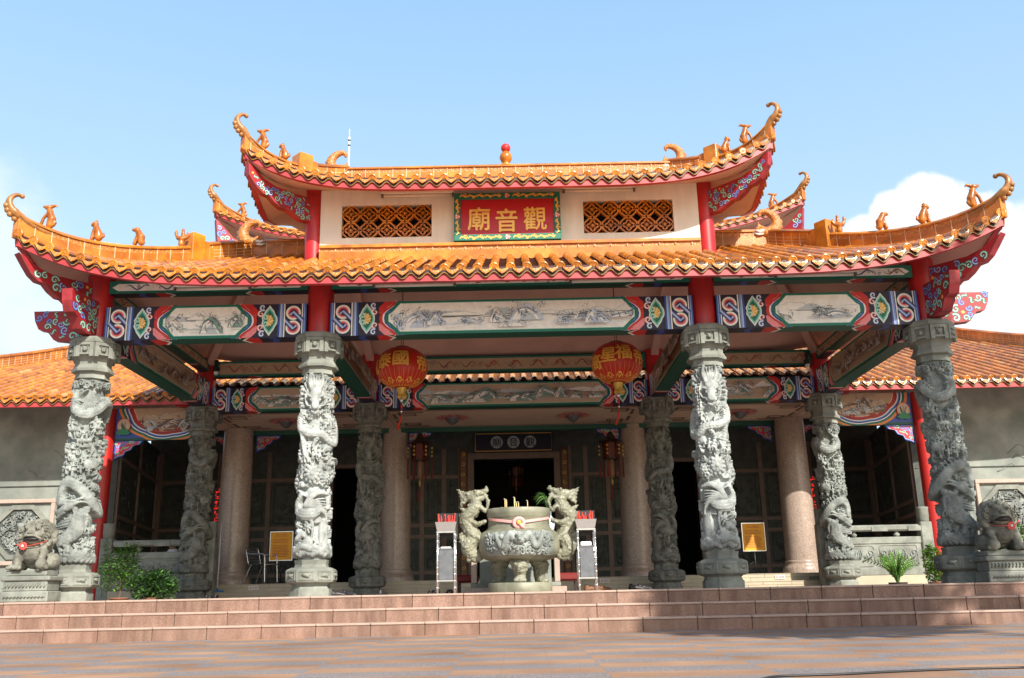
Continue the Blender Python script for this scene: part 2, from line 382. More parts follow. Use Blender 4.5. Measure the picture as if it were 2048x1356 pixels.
# ------------------------------------------------------------------ writing (built-in font turned into mesh)
def glyphs(text, bold=0.0):
    cu = bpy.data.curves.new('t', 'FONT'); cu.body = text; cu.resolution_u = 3
    o = bpy.data.objects.new('t', cu); C.objects.link(o); dg = bpy.context.evaluated_depsgraph_get(); me = bpy.data.meshes.new_from_object(o.evaluated_get(dg))
    vs = [tuple(v.co) for v in me.vertices]; fs = [list(p.vertices) for p in me.polygons]
    bpy.data.objects.remove(o); bpy.data.meshes.remove(me)
    if bold:
        V0_, F0_ = list(vs), [list(f) for f in fs]
        for k, (dx, dy) in enumerate(((1, 0), (-1, 0), (0, 1), (0, -1))):
            o_ = len(vs); vs += [(p[0] + dx * bold, p[1] + dy * bold, p[2] + .002 * (k + 1)) for p in V0_]; fs += [[i + o_ for i in f] for f in F0_]
    return vs, fs
# ------------------------------------------------------------------ tiled hip roofs
class Roof:
    def __init__(s, **k): s.__dict__.update(dict(x1=3.0, pw=3.5, pitch=.25, sag=.0), **k); s.bm = None
    def up(s, xe_, t): 
        q = max(0., (xe_ - s.x1) / (s.xe - s.x1)); return s.U * min(q, 1.05) ** s.pw * t * t
    def front(s, a, t_):               # a = x, t_ = 0 eave .. 1 ridge
        return Vector((a, s.ye + (s.ym - s.ye) * t_, s.ze + (s.zr - s.ze) * t_ - s.sag * 4 * t_ * (1 - t_) + s.up(abs(a), 1 - t_)))
    def fmax(s, a): return 1. if abs(a) <= s.xr else max(0., (s.xe - abs(a)) / (s.xe - s.xr))
    def side(s, a, t_, sg):            # a = y
        ty = abs(s.ym - a) / (s.ym - s.ye)
        return Vector((sg * (s.xe - (s.xe - s.xr) * t_), a, s.ze + (s.zr - s.ze) * t_ - s.sag * 4 * t_ * (1 - t_) + s.up(s.xr + (s.xe - s.xr) * ty, 1 - t_)))
    def smax(s, a): return max(0., 1 - abs(s.ym - a) / (s.ym - s.ye))
    def slope(s, mb, P, a0, a1, mx, out, clip=None, keep=None, caps=True):
        n = int(round((a1 - a0) / s.pitch)); pt = (a1 - a0) / n; e = .01
        L = (P((a0 + a1) / 2, 1) - P((a0 + a1) / 2, 0)).length
        def frame(a, t):
            p = P(a, t); A = (P(a + e, t) - P(a - e, t)).normalized(); U = (P(a, t + e) - P(a, t - e)).normalized(); return p, A, U, A.cross(U) if A.cross(U).z > 0 else U.cross(A)
        TH = [PI * i / 6 for i in range(7)]
        for i in range(n + 1):
            a = a0 + i * pt; top = mx(a) if clip is None else min(mx(a), clip(a))
            if keep is not None and not keep(a): continue
            ns = max(1, int(math.ceil(top * L / .3)))
            if top > .015:
                prev = None
                for j in range(ns):
                    ring = []
                    for t, r in ((j * .3 / L, .066 + rnd.uniform(-.002, .003)), (min((j + 1) * .3 / L, top), .060)):
                        p, A, U, N = frame(a, t); p = p + A * rnd.uniform(-.005, .005)
                        ring.append([p + A * (r * math.cos(h)) + N * (r * math.sin(h) - .005) for h in TH])
                    mb.add(ring[0] + ring[1], [(k, k + 1, k + 8, k + 7) for k in range(6)], rnd.choices(('glaze', 'glaze_dark', 'glaze_pale'), (.80, .16, .04))[0], True)
                    if prev: mb.add(prev + ring[0], [(k, k + 1, k + 8, k + 7) for k in range(6)], 'glaze_dark')
                    prev = ring[1]
            p, A, U, N = frame(a, 0)
            if caps:
                o = -U; c = p + o * .02 + N * .008; r = .074; k = 14
                ring = lambda rr, d: [c + o * d + A * (rr * math.cos(2 * PI * q / k)) + N * (rr * math.sin(2 * PI * q / k)) for q in range(k)]
                mb.add(ring(r, -.03) + ring(r, .0) + ring(r * .8, .008) + ring(r * .74, .001), [(w * k + q, w * k + (q + 1) % k, (w + 1) * k + (q + 1) % k, (w + 1) * k + q) for w in range(3) for q in range(k)] + [list(range(3 * k, 4 * k))], 'glaze')
                q = [c + o * .006 + A * (.03 * math.cos(h) * (1 if z % 2 else .5)) + N * (.03 * math.sin(h) * (1 if z % 2 else .5)) for z, h in enumerate([2 * PI * z / 10 for z in range(10)])]
                mb.add(q, [list(range(10))], 'glaze_relief')
            if i == n: continue
            b = a + pt / 2
            if keep is not None and not keep(b): continue
            top = mx(b) if clip is None else min(mx(b), clip(b)); ns = max(1, int(math.ceil(top * L / .15)))
            if top > .01:
                for j in range(ns):
                    t0, t1 = j * .15 / L, min((j + 1) * .15 / L + .01, top + .005); vs = []
                    for t, lift in ((t0, .012), (t1, -.008)):
                        p, A, U, N = frame(b, t)
                        for w, d in ((-.5, .02), (-.25, -.006), (0, -.018), (.25, -.006), (.5, .02)): vs.append(p + A * (w * pt) + N * (d + lift - .02))
                    p, A, U, N = frame(b, t0); lip = [v - N * .022 for v in vs[:5]]
                    mb.add(vs, [(k, k + 1, k + 6, k + 5) for k in range(4)], 'pan', True); mb.add(vs[:5] + lip, [(k, k + 1, k + 6, k + 5) for k in range(4)], 'zigzag')
            if caps:
                p, A, U, N = frame(b, 0); w = pt / .25
                O = Vector(out)
                up = [(-.092, .0), (-.05, -.034), (0, -.045), (.05, -.034), (.092, .0)]; dn = [(.088, -.045), (.05, -.088), (0, -.122), (-.05, -.088), (-.088, -.045)]
                f = lambda x, y, d: p + A * (x * w) + Vector((0, 0, y + .005)) + O * (.035 + d - y * .25 - .5 * (abs(x) ** 2))
                q = [f(x, y, .0) for x, y in up + dn]; bk = [f(x, y, -.014) for x, y in up + dn]
                mb.add(q + bk, [list(range(10)), list(range(10, 20))[::-1]] + [(k, (k + 1) % 10, 10 + (k + 1) % 10, 10 + k) for k in range(10)], 'glaze' if rnd.random() < .85 else 'glaze_dark')
                q2 = [f(x * .72, -.018 + (y + .0) * .78, .004) for x, y in up[1:4] + dn]; mb.add(q2, [list(range(8))], 'glaze_relief')
    def trim(s, P, a0, a1, out, zz, fa, h0=.0, h1=-.19, keepseg=None):
        """wavy dark board, its gilt edge and the painted fascia behind it"""
        n = int(round((a1 - a0) / s.pitch)); pt = (a1 - a0) / n; O = Vector(out); Z = Vector((0, 0, 1)); st = 8
        for seg in (keepseg or [(a0, a1)]):
            i0, i1 = int(round((seg[0] - a0) / pt)), int(round((seg[1] - a0) / pt))
            top = []; wav = []; N = (i1 - i0) * st
            for k in range(N + 1):
                a = a0 + i0 * pt + k * pt / st; p = P(a, 0) + O * .012; c = math.cos(2 * PI * k / st)
                top.append(p + Z * .01); wav.append(p + Z * (-.112 + .043 * (abs(c) ** .8) * (1 if c > 0 else -1)))
            bk = [w - O * .02 for w in wav]
            zz.add(top + wav, [(k, k + 1, N + 2 + k, N + 1 + k) for k in range(N)], 'zigzag'); zz.add(wav + bk, [(k, k + 1, N + 2 + k, N + 1 + k) for k in range(N)], 'zigzag')
            zz.tube([w + O * .003 for w in wav], .0085, 5, 'gilt')
            F = [P(a0 + i0 * pt + k * pt / 2, 0) for k in range((i1 - i0) * 2 + 1)]
            vs = []
            for p in F: vs += [p - O * .012 + Z * (h0 - .01), p - O * .012 + Z * h1, p - O * .10 + Z * h1, p - O * .10 + Z * (h0 - .01)]
            m_ = len(F); fa.add(vs, [(4 * k + q, 4 * k + (q + 1) % 4, 4 * k + 4 + (q + 1) % 4, 4 * k + 4 + q) for k in range(m_ - 1) for q in range(4)] + [(0, 1, 2, 3), (4 * m_ - 4, 4 * m_ - 3, 4 * m_ - 2, 4 * m_ - 1)], 'fascia')
    def under(s, mb, P, a0, a1, mx, d, mk, clip=None, na=36, nt=6, t0=0.0):
        vs = []; fs = []
        for i in range(na + 1):
            a = a0 + (a1 - a0) * i / na; top = mx(a) if clip is None else min(mx(a), clip(a)); 
            for j in range(nt + 1): vs.append(P(a, min(t0, top) + (top - min(t0, top)) * j / nt) - Vector((0, 0, d)))
        for i in range(na):
            for j in range(nt): k = i * (nt + 1) + j; fs.append((k, k + 1, k + nt + 2, k + nt + 1))
        mb.add(vs, fs, mk, True)
def sweep(mb, path, prof, mk):
    """upright profile [(w,h)] swept along a 3-D path"""
    N = len(path); vs = []; n = len(prof)
    for i, p in enumerate(path):
        t = path[min(i + 1, N - 1)] - path[max(i - 1, 0)]; t = Vector((t.x, t.y, 0)).normalized(); w = Vector((t.y, -t.x, 0))
        vs += [p + w * q[0] + Vector((0, 0, q[1])) for q in prof]
    mb.add(vs, [(i * n + k, i * n + (k + 1) % n, (i + 1) * n + (k + 1) % n, (i + 1) * n + k) for i in range(N - 1) for k in range(n)] + [list(range(n)), list(range((N - 1) * n, N * n))[::-1]], mk)
def ridge(mb, path, h=.27, w=.07, brick=False, joint=.3, relief=True):
    R = lambda a, z0, z1: [(-a, z0), (a, z0), (a, z1), (-a, z1)]
    sweep(mb, path, R(w, -.08, h * .52), 'glaze_brick')
    sweep(mb, path, R(w * (.9 if relief else 1), h * .52, h * .8), 'glaze_relief' if relief else 'glaze_brick')
    sweep(mb, path, [(-w * 1.25, h * .8), (w * 1.25, h * .8), (w * 1.25, h * .88), (w * .7, h), (-w * .7, h), (-w * 1.25, h * .88)], 'glaze_dark' if brick else 'glaze')
    d = 0; nx = joint * .5
    for i in range(len(path) - 1):
        a, b = path[i], path[i + 1]; l = (b - a).length
        while nx <= d + l:
            q = a + (b - a) * ((nx - d) / l); t = (b - a).normalized(); e = t * .006
            sweep(mb, [q - e, q + e], R(w * 1.02 + .001, -.02, h * .8), 'mortar'); nx += joint
        d += l
    if brick:
        for z in (.02, .10, .18): sweep(mb, path, R(w + .002, h * .1 + z * h * 2.2, h * .1 + z * h * 2.2 + .007), 'mortar')
def hip_path(r, sg, n=26, t0=0., t1=1.):
    return [r.front(sg * (r.xr + (r.xe - r.xr) * t), 1 - t) for t in [t0 + (t1 - t0) * i / n for i in range(n + 1)]]
def horn(mb, r, sg, d, k=1., mk='glaze_old', z=.0):
    """upswept curl carrying the end of a hip ridge outwards; d = horizontal outward direction"""
    d = Vector(d).normalized(); tip = r.front(sg * r.xe, 0) + Vector((0, 0, z)); base = [r.front(sg * (r.xr + (r.xe - r.xr) * t), 1 - t) + Vector((0, 0, .21 + z)) for t in (.80, .87, .94)]
    q = [(-.0, .27), (.09, .35), (.13, .45), (.105, .54), (.03, .60), (-.04, .595)]
    p = spline(base + [tip + d * (a * k) + Vector((0, 0, b * k)) for a, b in q], 6); n = len(p)
    mb.tube(p, [k * (.055 + .045 * math.sin(min(1, i / (n * .42)) * PI * .5) if i < n * .42 else .10 - .07 * ((i - n * .42) / (n * .58)) ** .75) for i in range(n)], 10, mk, flat=.7)
    mb.ball(p[-1], .04 * k, mk, 10)
    for i in range(14, 34, 4): mb.ball(p[i] - Vector((0, 0, .06 * k)) + d * .03, .05 * k, mk, 8)

# ------------------------------------------------------------------ pavilion
XI, XO, Y1, Y2, HC = 3.09, 6.69, 14.6, 20.06, 4.03
pav = thing('temple_pavilion', 'temple entrance pavilion with red pillars, painted beams and two tiers of orange tiled roof', 'temple', (0, 17.3, 0))
LR = Roof(xe=7.55, xr=5.05, ye=13.4, ym=17.33, ze=4.72, zr=6.45, U=.74, x1=3.0, pw=3.5)
UR = Roof(xe=4.68, xr=3.12, ye=15.1, ym=16.6, ze=7.0, zr=7.64, U=.70, x1=1.2, pw=3.4)
def pav_roof(r, name, clipf, mk, rear, hor_gap=None, ridgeh=.28):
    t = MB(); z = MB(); fa = MB(); so = MB()
    r.slope(t, lambda a, s: r.front(a, s), -r.xe + .06, r.xe - .06, r.fmax, (0, -1, 0), clip=clipf)
    r.trim(lambda a, s: r.front(a, s), -r.xe + .06, r.xe - .06, (0, -1, 0), z, fa)
    r.under(so, lambda a, s: r.front(a, s), -r.xe + .08, r.xe - .08, r.fmax, .185, mk, t0=.02)
    for sg in (-1, 1):
        Ps = lambda a, s, sg=sg: r.side(a, s, sg)
        r.slope(t, Ps, r.ye + .06, rear, r.smax, (sg, 0, 0)); r.trim(Ps, r.ye + .06, rear, (sg, 0, 0), z, fa)
        r.under(so, Ps, r.ye + .08, rear, r.smax, .185, mk, t0=.02)
    # back slope, mirrored, down to the rear edge
    B = lambda a, s: Vector((r.front(a, s).x, 2 * r.ym - r.front(a, s).y, r.front(a, s).z))
    s0 = (2 * r.ym - rear - r.ye) / (r.ym - r.ye)
    r.under(so, B, -r.xe + .08, r.xe - .08, r.fmax, .185, mk, t0=s0)
    r.under(t, B, -r.xe + .08, r.xe - .08, r.fmax, -.01, 'pan', t0=s0)
    ro = t.build(name, pav); z.build('eave_trim', ro); fa.build('fascia', ro); so.build('soffit', ro)
    return ro
lower_roof = pav_roof(LR, 'lower_roof', lambda a: 1. if abs(a) > 3.75 else (15.9 - 13.4) / (17.33 - 13.4), 'ceiling_pink', 20.25)
upper_roof = pav_roof(UR, 'upper_roof', None, 'soffit', 18.1)
# ridges, hips, horns
for r, ro, hip_t in ((LR, lower_roof, .26), (UR, upper_roof, .40)):
    for sg in (-1, 1):
        h = MB(); pa = hip_path(r, sg); tip = r.front(sg * r.xe, 0); d = Vector((sg * (r.xe - r.xr), -(r.ym - r.ye), 0))
        k = int(len(pa) * hip_t); ridge(h, pa[k:], .30, .075, joint=.28); ridge(h, pa[:k + 1], .36, .09, brick=True, joint=.2, relief=False)
        c = pa[k]; u = d.normalized(); h.x = Matrix.Translation(c) @ Matrix.Rotation(math.atan2(u.y, u.x), 4, 'Z')
        h.box(-.02, .26, -.15, .15, -.1, .47, 'glaze', .015); h.box(-.14, -.02, -.12, .12, -.1, .38, 'glaze_brick', .01); h.box(-.24, -.14, -.12, .12, -.1, .30, 'glaze_brick', .01); h.x = None
        h.build('hip_ridge', ro)
        hn = MB(); horn(hn, r, sg, (sg * .75, -.65, 0), 1.0); hn.build('ridge_horn', ro)
    m_ = MB()
    if r is UR: ridge(m_, [Vector((x, r.ym, r.zr)) for x in (-r.xr, 0, r.xr)], .30, .09, joint=.26)
    else:
        for sg in (-1, 1): m_ = MB(); ridge(m_, [Vector((sg * x, r.ym, r.zr)) for x in (3.7, 4.4, r.xr)], .34, .09, joint=.3); m_.build('main_ridge', ro)
    if r is UR: m_.build('main_ridge', ro)
# upper storey
w = MB(); YU = 16.0
def wall_with_holes(mb, x0, x1, y0, y1, z0, z1, holes, mk):
    """front wall as butted boxes round rectangular openings"""
    xs = sorted({x0, x1, *[h[0] for h in holes], *[h[1] for h in holes]}); 
    for a, b in zip(xs, xs[1:]):
        hs = [h for h in holes if h[0] <= a and b <= h[1]]
        if not hs: mb.box(a, b, y0, y1, z0, z1, mk)
        else:
            h = hs[0]
            if h[2] > z0: mb.box(a, b, y0, y1, z0, h[2], mk)
            if h[3] < z1: mb.box(a, b, y0, y1, h[3], z1, mk)
lat = [(-3.06, -1.42, 6.275, 6.91), (1.35, 2.99, 6.275, 6.91)]
wall_with_holes(w, -3.45, 3.45, YU, YU + .18, 5.7, 7.22, lat, 'cream')
w.box(-3.45, -3.3, YU + .18, 17.2, 5.7, 7.22, 'cream'); w.box(3.3, 3.45, YU + .18, 17.2, 5.7, 7.22, 'cream'); w.box(-3.45, 3.45, 17.2, 17.35, 5.7, 7.22, 'cream')
w.build('upper_wall', pav)
lg = MB(); lg.box(-3.42, 3.42, YU - .16, YU - .001, 5.72, 5.95, 'glaze'); lg.box(-3.42, 3.42, YU - .13, YU - .001, 5.951, 6.03, 'glaze_relief'); lg.box(-3.42, 3.42, YU - .17, YU - .001, 6.031, 6.085, 'glaze')
x = -3.42
while x < 3.4: lg.box(x, x + .012, YU - .1715, YU - .01, 5.952, 6.0, 'mortar'); x += .29
lg.build('tile_ledge', pav)
for sg in (-1, 1):
    c = MB(); c.lathe([(.165, 5.75), (.165, 7.26)], (sg * 3.58, YU + .12, 0), 28, 'pillar_red'); c.build('pillar', pav)
for x0, x1, z0, z1 in lat:      # pierced glazed blocks, 5 x 2, real openings
    g = MB(); nx, nz = 5, 2; dx, dz = (x1 - x0) / nx, (z1 - z0) / nz; y0, y1 = YU + .03, YU + .12
    def ringp(cx, cz, r, wd, n, mk='glaze', sq=1., rot=0.):
        vs = []
        for i in range(n):
            a = 2 * PI * i / n + rot
            for rr in (r, r - wd):
                for y in (y0, y1): vs.append((cx + rr * math.cos(a), y, cz + rr * math.sin(a) * sq))
        fs = []
        for i in range(n):
            a, b = 4 * i, 4 * ((i + 1) % n); fs += [(a, b, b + 2, a + 2), (a, a + 1, b + 1, b), (a + 2, b + 2, b + 3, a + 3)]
        g.add(vs, fs, mk)
    for i in range(nx):
        for j in range(nz):
            cx, cz = x0 + (i + .5) * dx, z0 + (j + .5) * dz
            ringp(cx, cz, dx * .53, dx * .09, 8, 'glaze', dz / dx, PI / 8)
            for k in range(4): a = k * PI / 2; ringp(cx + dx * .18 * math.cos(a), cz + dz * .18 * math.sin(a), dx * .165, dx * .08, 10, 'glaze', dz / dx)
            g.box(cx - dx * .05, cx + dx * .05, y0 - .01, y1, cz - dz * .05, cz + dz * .05, 'glaze')
            for k in range(4):
                a = k * PI / 2; p0 = Vector((cx + dx * .33 * math.cos(a), 0, cz + dz * .33 * math.sin(a))); p1 = Vector((cx + dx * .47 * math.cos(a), 0, cz + dz * .47 * math.sin(a)))
                g.box(min(p0.x, p1.x) - .012, max(p0.x, p1.x) + .012, y0, y1 - .01, min(p0.z, p1.z) - .012, max(p0.z, p1.z) + .012, 'glaze_brick')
    g.build('lattice_window', pav)
dk = MB(); dk.box(-3.25, 3.25, YU + .35, YU + .40, 5.8, 7.15, 'unlit_black'); dk.build('dark_backing', pav)  # added near-black sheet: shade behind the lattice openings put into its colour

# ---- painted beam face: u along, v up
def smotif(D, x, y, w, h):
    for cy, d in ((y + h * .72, 1), (y + h * .28, -1)):
        r = h * .215; cx = x + w * .5
        D.disc(cx, cy, r, 'white', 18); D.disc(cx, cy, r * .76, 'pink', 18); D.disc(cx, cy, r * .60, 'red', 16); D.disc(cx, cy, r * .45, 'navy', 14)
    cx = x + w * .5
    for w_, c in ((h * .15, 'navy'), (h * .115, 'blue'), (h * .055, 'sky')):
        D.line([(cx - h * .09, y + h * .66), (cx, y + h * .75), (cx + h * .27, y + h * .47)], w_, c); D.line([(cx - h * .27, y + h * .53), (cx, y + h * .25), (cx + h * .09, y + h * .34)], w_, c)
def cartouche(D, x, y, h):
    def out(k): return [(x + k * h * .235 * q[0], y + h * .5 + k * h * .46 * q[1]) for q in [(0, 1), (.3, .78), (.55, .62), (.72, .4), (.95, .22), (1, 0), (.95, -.22), (.72, -.4), (.55, -.62), (.3, -.78), (0, -1), (-.3, -.78), (-.55, -.62), (-.72, -.4), (-.95, -.2), (-.85, 0), (-.95, .2), (-.72, .4), (-.55, .62), (-.3, .78)]]
    D.poly(out(1), 'white'); D.poly(out(.93), 'lteal'); D.poly(out(.80), 'teal'); D.poly(out(.68), 'green')
    for k in range(-3, 4): D.petal(x - h * .05, y + h * .5, k * .5, h * .19, h * .1, 'yellow' if k % 2 else 'cream2')
    for sg in (1, -1): D.spiral(x - h * .12, y + h * (.5 + sg * .085), h * .075, sg * 1.5, .9, h * .05, 'lteal', -sg)
def landscape(D, x0, y0, x1, y1, seed, style='ink'):
    g = random.Random(seed); W, H = x1 - x0, y1 - y0
    wash, ln, ln2 = dict(ink=('ink3', 'ink', 'ink2'), blue=('washblue', 'inkblue', 'ink2'), green=('washgreen', 'ink', 'ink2'), dark=('brown', 'ink', 'ink2'))[style]
    bg = 'white' if style != 'dark' else 'tan2'
    def cl(p):
        e = max(0, abs((p[1] - y0) / H - .5) - .12) * .75 * H; return (min(max(p[0], x0 + e), x1 - e), min(max(p[1], y0), y1))
    n = max(3, int(W / H / .8))
    for i in range(n):                                    # far hills
        cx = x0 + W * (i + g.uniform(.1, .9)) / n; w = H * g.uniform(.5, 1.1); h = H * g.uniform(.15, .35); b = y0 + H * g.uniform(.45, .6)
        L = [cl((cx - w + 2 * w * k / 10, b + h * math.sin(PI * k / 10) * g.uniform(.6, 1.1))) for k in range(11)]; D.poly([cl((p[0], p[1] - H * .02)) for p in L] + [L[-1], L[0]], 'ink3' if g.random() < .4 else bg); D.line(L, H * .02, 'ink3')
    for i in range(int(n * 1.05)):                         # near rocks: soft wash, curved contour strokes, foliage
        cx = x0 + W * (i + g.uniform(.05, .95)) / int(n * 1.05); w = H * g.uniform(.3, .85); h = H * g.uniform(.2, .7); b = y0 + H * g.uniform(.0, .3); sk = g.uniform(-.35, .35)
        A = [(-1, 0), (-.86, .3 * g.uniform(.7, 1.4)), (-.62, .62 * g.uniform(.8, 1.2)), (-.3, .88), (0, 1), (.28, .86 * g.uniform(.8, 1.1)), (.55, .6), (.8, .3 * g.uniform(.6, 1.6)), (1, 0)]
        S_ = lambda k, dx=0.: [cl((cx + w * (p[0] * k + sk * p[1] + dx), b + h * p[1] * k)) for p in A]
        D.poly(S_(1), g.choice((wash, wash, 'ink3', 'pale' if bg == 'white' else 'tan'))); D.poly(S_(.78, -.1), bg); D.poly(S_(.5, .05), g.choice((wash, bg, 'ink3')))
        for k in range(7):
            q = S_(g.uniform(.35, 1.0), g.uniform(-.2, .2)); s0 = g.randint(0, 4); q = q[s0:s0 + g.randint(3, 5)]
            D.line(q, [H * .01] + [H * g.uniform(.015, .05) for _ in q[2:]] + [H * .008], g.choice((ln, ln2, ln2, 'ink3')))
        for k in range(8):
            sx = cx + w * g.uniform(-.7, .8) + sk * h * .4; top = b + h * g.uniform(.35, .9); L = [cl((sx + H * .05 * q * g.uniform(-.3, 1.4), top - h * g.uniform(.06, .14) * q)) for q in range(5)]
            D.line(L, [H * .01, H * .03, H * .035, H * .018, H * .005], g.choice((ln, ln2, wash, wash, 'ink3')))
        for k in range(g.randint(6, 16)):
            tx = cx + w * g.uniform(-1.1, 1.1); ty = b + h * g.uniform(.15, 1.2)
            for q in range(7): p = cl((tx + H * g.uniform(-.11, .11), ty + H * g.uniform(-.06, .07))); D.disc(p[0], p[1], H * g.uniform(.01, .04), g.choice((ln, ln2, ln2, wash)), 5, H * g.uniform(.006, .02))
            if g.random() < .3: D.line([cl((tx, ty - H * .14)), cl((tx + H * .02, ty))], H * .014, ln)
    for k in range(int(W / H * 4)):                       # water lines
        px = x0 + W * g.random(); py = y0 + H * g.uniform(.03, .22); D.line([cl((px, py)), cl((px + H * .2, py + H * .01)), cl((px + H * .45, py))], H * .016, g.choice((wash, 'ink3')))
def chev(D, X, h, sg, bg):
    """bracket bands between cartouche and panel; X(u) maps the distance from the beam's end"""
    def band(o, w, c): D.line([(X(o + h * .52), h), (X(o + h * .40), h * .86), (X(o + h * .20), h * .72), (X(o + h * .10), h * .62), (X(o + h * .08), h * .5), (X(o + h * .10), h * .38), (X(o + h * .20), h * .28), (X(o + h * .40), h * .14), (X(o + h * .52), 0)], w, c)
    band(-.06 * h, h * .13, 'lpink'); band(-.08 * h, h * .09, 'red'); band(.0, h * .05, 'white'); band(.07 * h, h * .11, 'blue'); band(.10 * h, h * .05, 'lblue'); band(.145 * h, h * .04, 'white')
    for sy in (1, -1):
        D.spiral(X(-h * .16), h * (.5 + sy * .20), h * .1, 1.5 * sy, 1.1, h * .07, 'pink', sy); D.spiral(X(-h * .16), h * (.5 + sy * .20), h * .1, 1.5 * sy, 1.1, h * .03, 'white', sy)
        D.spiral(X(-h * .2), h * (.5 + sy * .40), h * .095, -1.0 * sy, 1.1, h * .07, 'lblue', -sy); D.spiral(X(-h * .2), h * (.5 + sy * .40), h * .095, -1.0 * sy, 1.1, h * .03, 'white', -sy)
        D.poly([(X(-h * .06), h * (.5 + sy * .14)), (X(h * .05), h * (.5 + sy * .2)), (X(h * .22), h * (.5 + sy * .36)), (X(h * .38), h * (.5 + sy * .5)), (X(h * .12), h * (.5 + sy * .5)), (X(-h * .04), h * (.5 + sy * .34))], 'red' if sy > 0 else 'pink')
def painted_face(D, L, h, seed, panel='white', style='ink', smot=True, gap=0.):
    D.rect(0, 0, L, h, 'navy')
    def end(X, f):
        u = gap
        for w_, c in ((.04, 'blue'), (.035, 'lblue'), (.03, 'blue'), (.03, 'white')): D.rect(X(u), 0, X(u + w_ * h), h, c); u += w_ * h
        if smot: smotif(D, min(X(u + .02 * h), X(u + .46 * h)), 0, h * .44, h); u += .48 * h
        for w_, c in ((.035, 'white'), (.02, 'navy'), (.05, 'lblue'), (.035, 'sky'), (.055, 'blue')): D.rect(X(u), 0, X(u + w_ * h), h, c); u += w_ * h
        cx = u + h * .25; ce = cx + h * .40
        chev(D, lambda q, ce=ce: X(ce + q), h, f, None)
        cartouche(D, X(cx), 0, h); return ce + h * .14
    e = end(lambda q: q, 1); end(lambda q: L - q, -1)
    def pan(o): return [(e + o, h * .5 + 0), (e + o, h * .6), (e + h * .11 + o, h * .68), (e + h * .34 + o, h - o * .75), (L - e - h * .34 - o, h - o * .75), (L - e - h * .11 - o, h * .68), (L - e - o, h * .6), (L - e - o, h * .4), (L - e - h * .11 - o, h * .32), (L - e - h * .34 - o, o * 1.0), (e + h * .34 + o, o * 1.0), (e + h * .11 + o, h * .32), (e + o, h * .4)]
    D.poly(pan(0), 'green'); D.poly(pan(h * .085), 'lteal'); D.poly(pan(h * .1), panel)
    if style: landscape(D, e + h * .16, h * .13, L - e - h * .16, h * .9, seed, style)
    return e
def lotus_figure(D, x, y, h):
    """robed seated figure on a lotus, drawn in thin ink"""
    D.poly([(x - h * .30, y + .12 * h), (x - h * .2, y + h * .40), (x - h * .09, y + h * .62), (x, y + h * .68), (x + h * .09, y + h * .62), (x + h * .2, y + h * .40), (x + h * .30, y + .12 * h)], 'white')
    for sg in (-1, 1):
        D.line([(x + sg * h * .06, y + h * .66), (x + sg * h * .15, y + h * .5), (x + sg * h * .2, y + h * .32), (x + sg * h * .34, y + h * .14)], h * .016, 'ink2'); D.line([(x + sg * h * .02, y + h * .55), (x + sg * h * .1, y + h * .34), (x, y + h * .25)], h * .012, 'ink3')
    D.disc(x, y + h * .76, h * .075, 'lpink', 10); D.arc(x, y + h * .79, h * .07, 0, 180, h * .035, 'ink', 8)
    for k in range(-4, 5): D.arc(x + k * h * .1, y + h * .1, h * .06, 180, 360, h * .012, 'ink2', 6)
    D.line([(x - h * .46, y + h * .12), (x + h * .46, y + h * .12)], h * .012, 'ink2')

def beam(name, x0, x1, y0, y1, z0, z1, faces, bottom='green', base='p_navy', parent=pav, dec=None):
    """a straight beam; faces = list of ('-y'|'+x'|'-x', seed, panel, style, smot)"""
    b = MB(); b.box(x0, x1, y0, y1, z0, z1, base)
    o = []
    for f in faces:
        h = z1 - z0
        D = {'-y': lambda: Decal(b, (x0, y0, z0), (1, 0, 0), (0, 0, 1)), '+x': lambda: Decal(b, (x1, y0, z0), (0, 1, 0), (0, 0, 1)), '-x': lambda: Decal(b, (x0, y1, z0), (0, -1, 0), (0, 0, 1))}[f[0]]()
        L = (x1 - x0) if f[0] == '-y' else (y1 - y0)
        if dec: dec(D, L, h, f)
        else:
            painted_face(D, L, h, *f[1:])
            if f[-1] == 'fig': pass
    # underside: green with striped ends
    D = Decal(b, (x0, y0, z0), (1, 0, 0), (0, 1, 0), (0, 0, -1)); A, B = x1 - x0, y1 - y0
    if A > B:
        D.rect(0, 0, A, B, 'dgreen')
        for X in (lambda q: q, lambda q: A - q):
            D.rect(X(0), 0, X(.75), B, 'navy'); D.poly([(X(.5), 0), (X(.6), 0), (X(.54), B / 2), (X(.6), B), (X(.5), B), (X(.44), B / 2)], 'blue'); D.poly([(X(.75), 0), (X(.9), 0), (X(1.0), B / 2), (X(.9), B), (X(.75), B)], 'red'); D.poly([(X(.9), 0), (X(.95), 0), (X(1.05), B / 2), (X(.95), B), (X(.9), B), (X(1.0), B / 2)], 'white')
    else:
        D.rect(0, 0, A, B, 'dgreen')
        for X in (lambda q: q, lambda q: B - q): D.rect(0, X(0), A, X(.6), 'navy'); D.rect(0, X(.6), A, X(.7), 'red'); D.rect(0, X(.7), A, X(.74), 'white')
    return b.build(name, parent)
P_R = .21
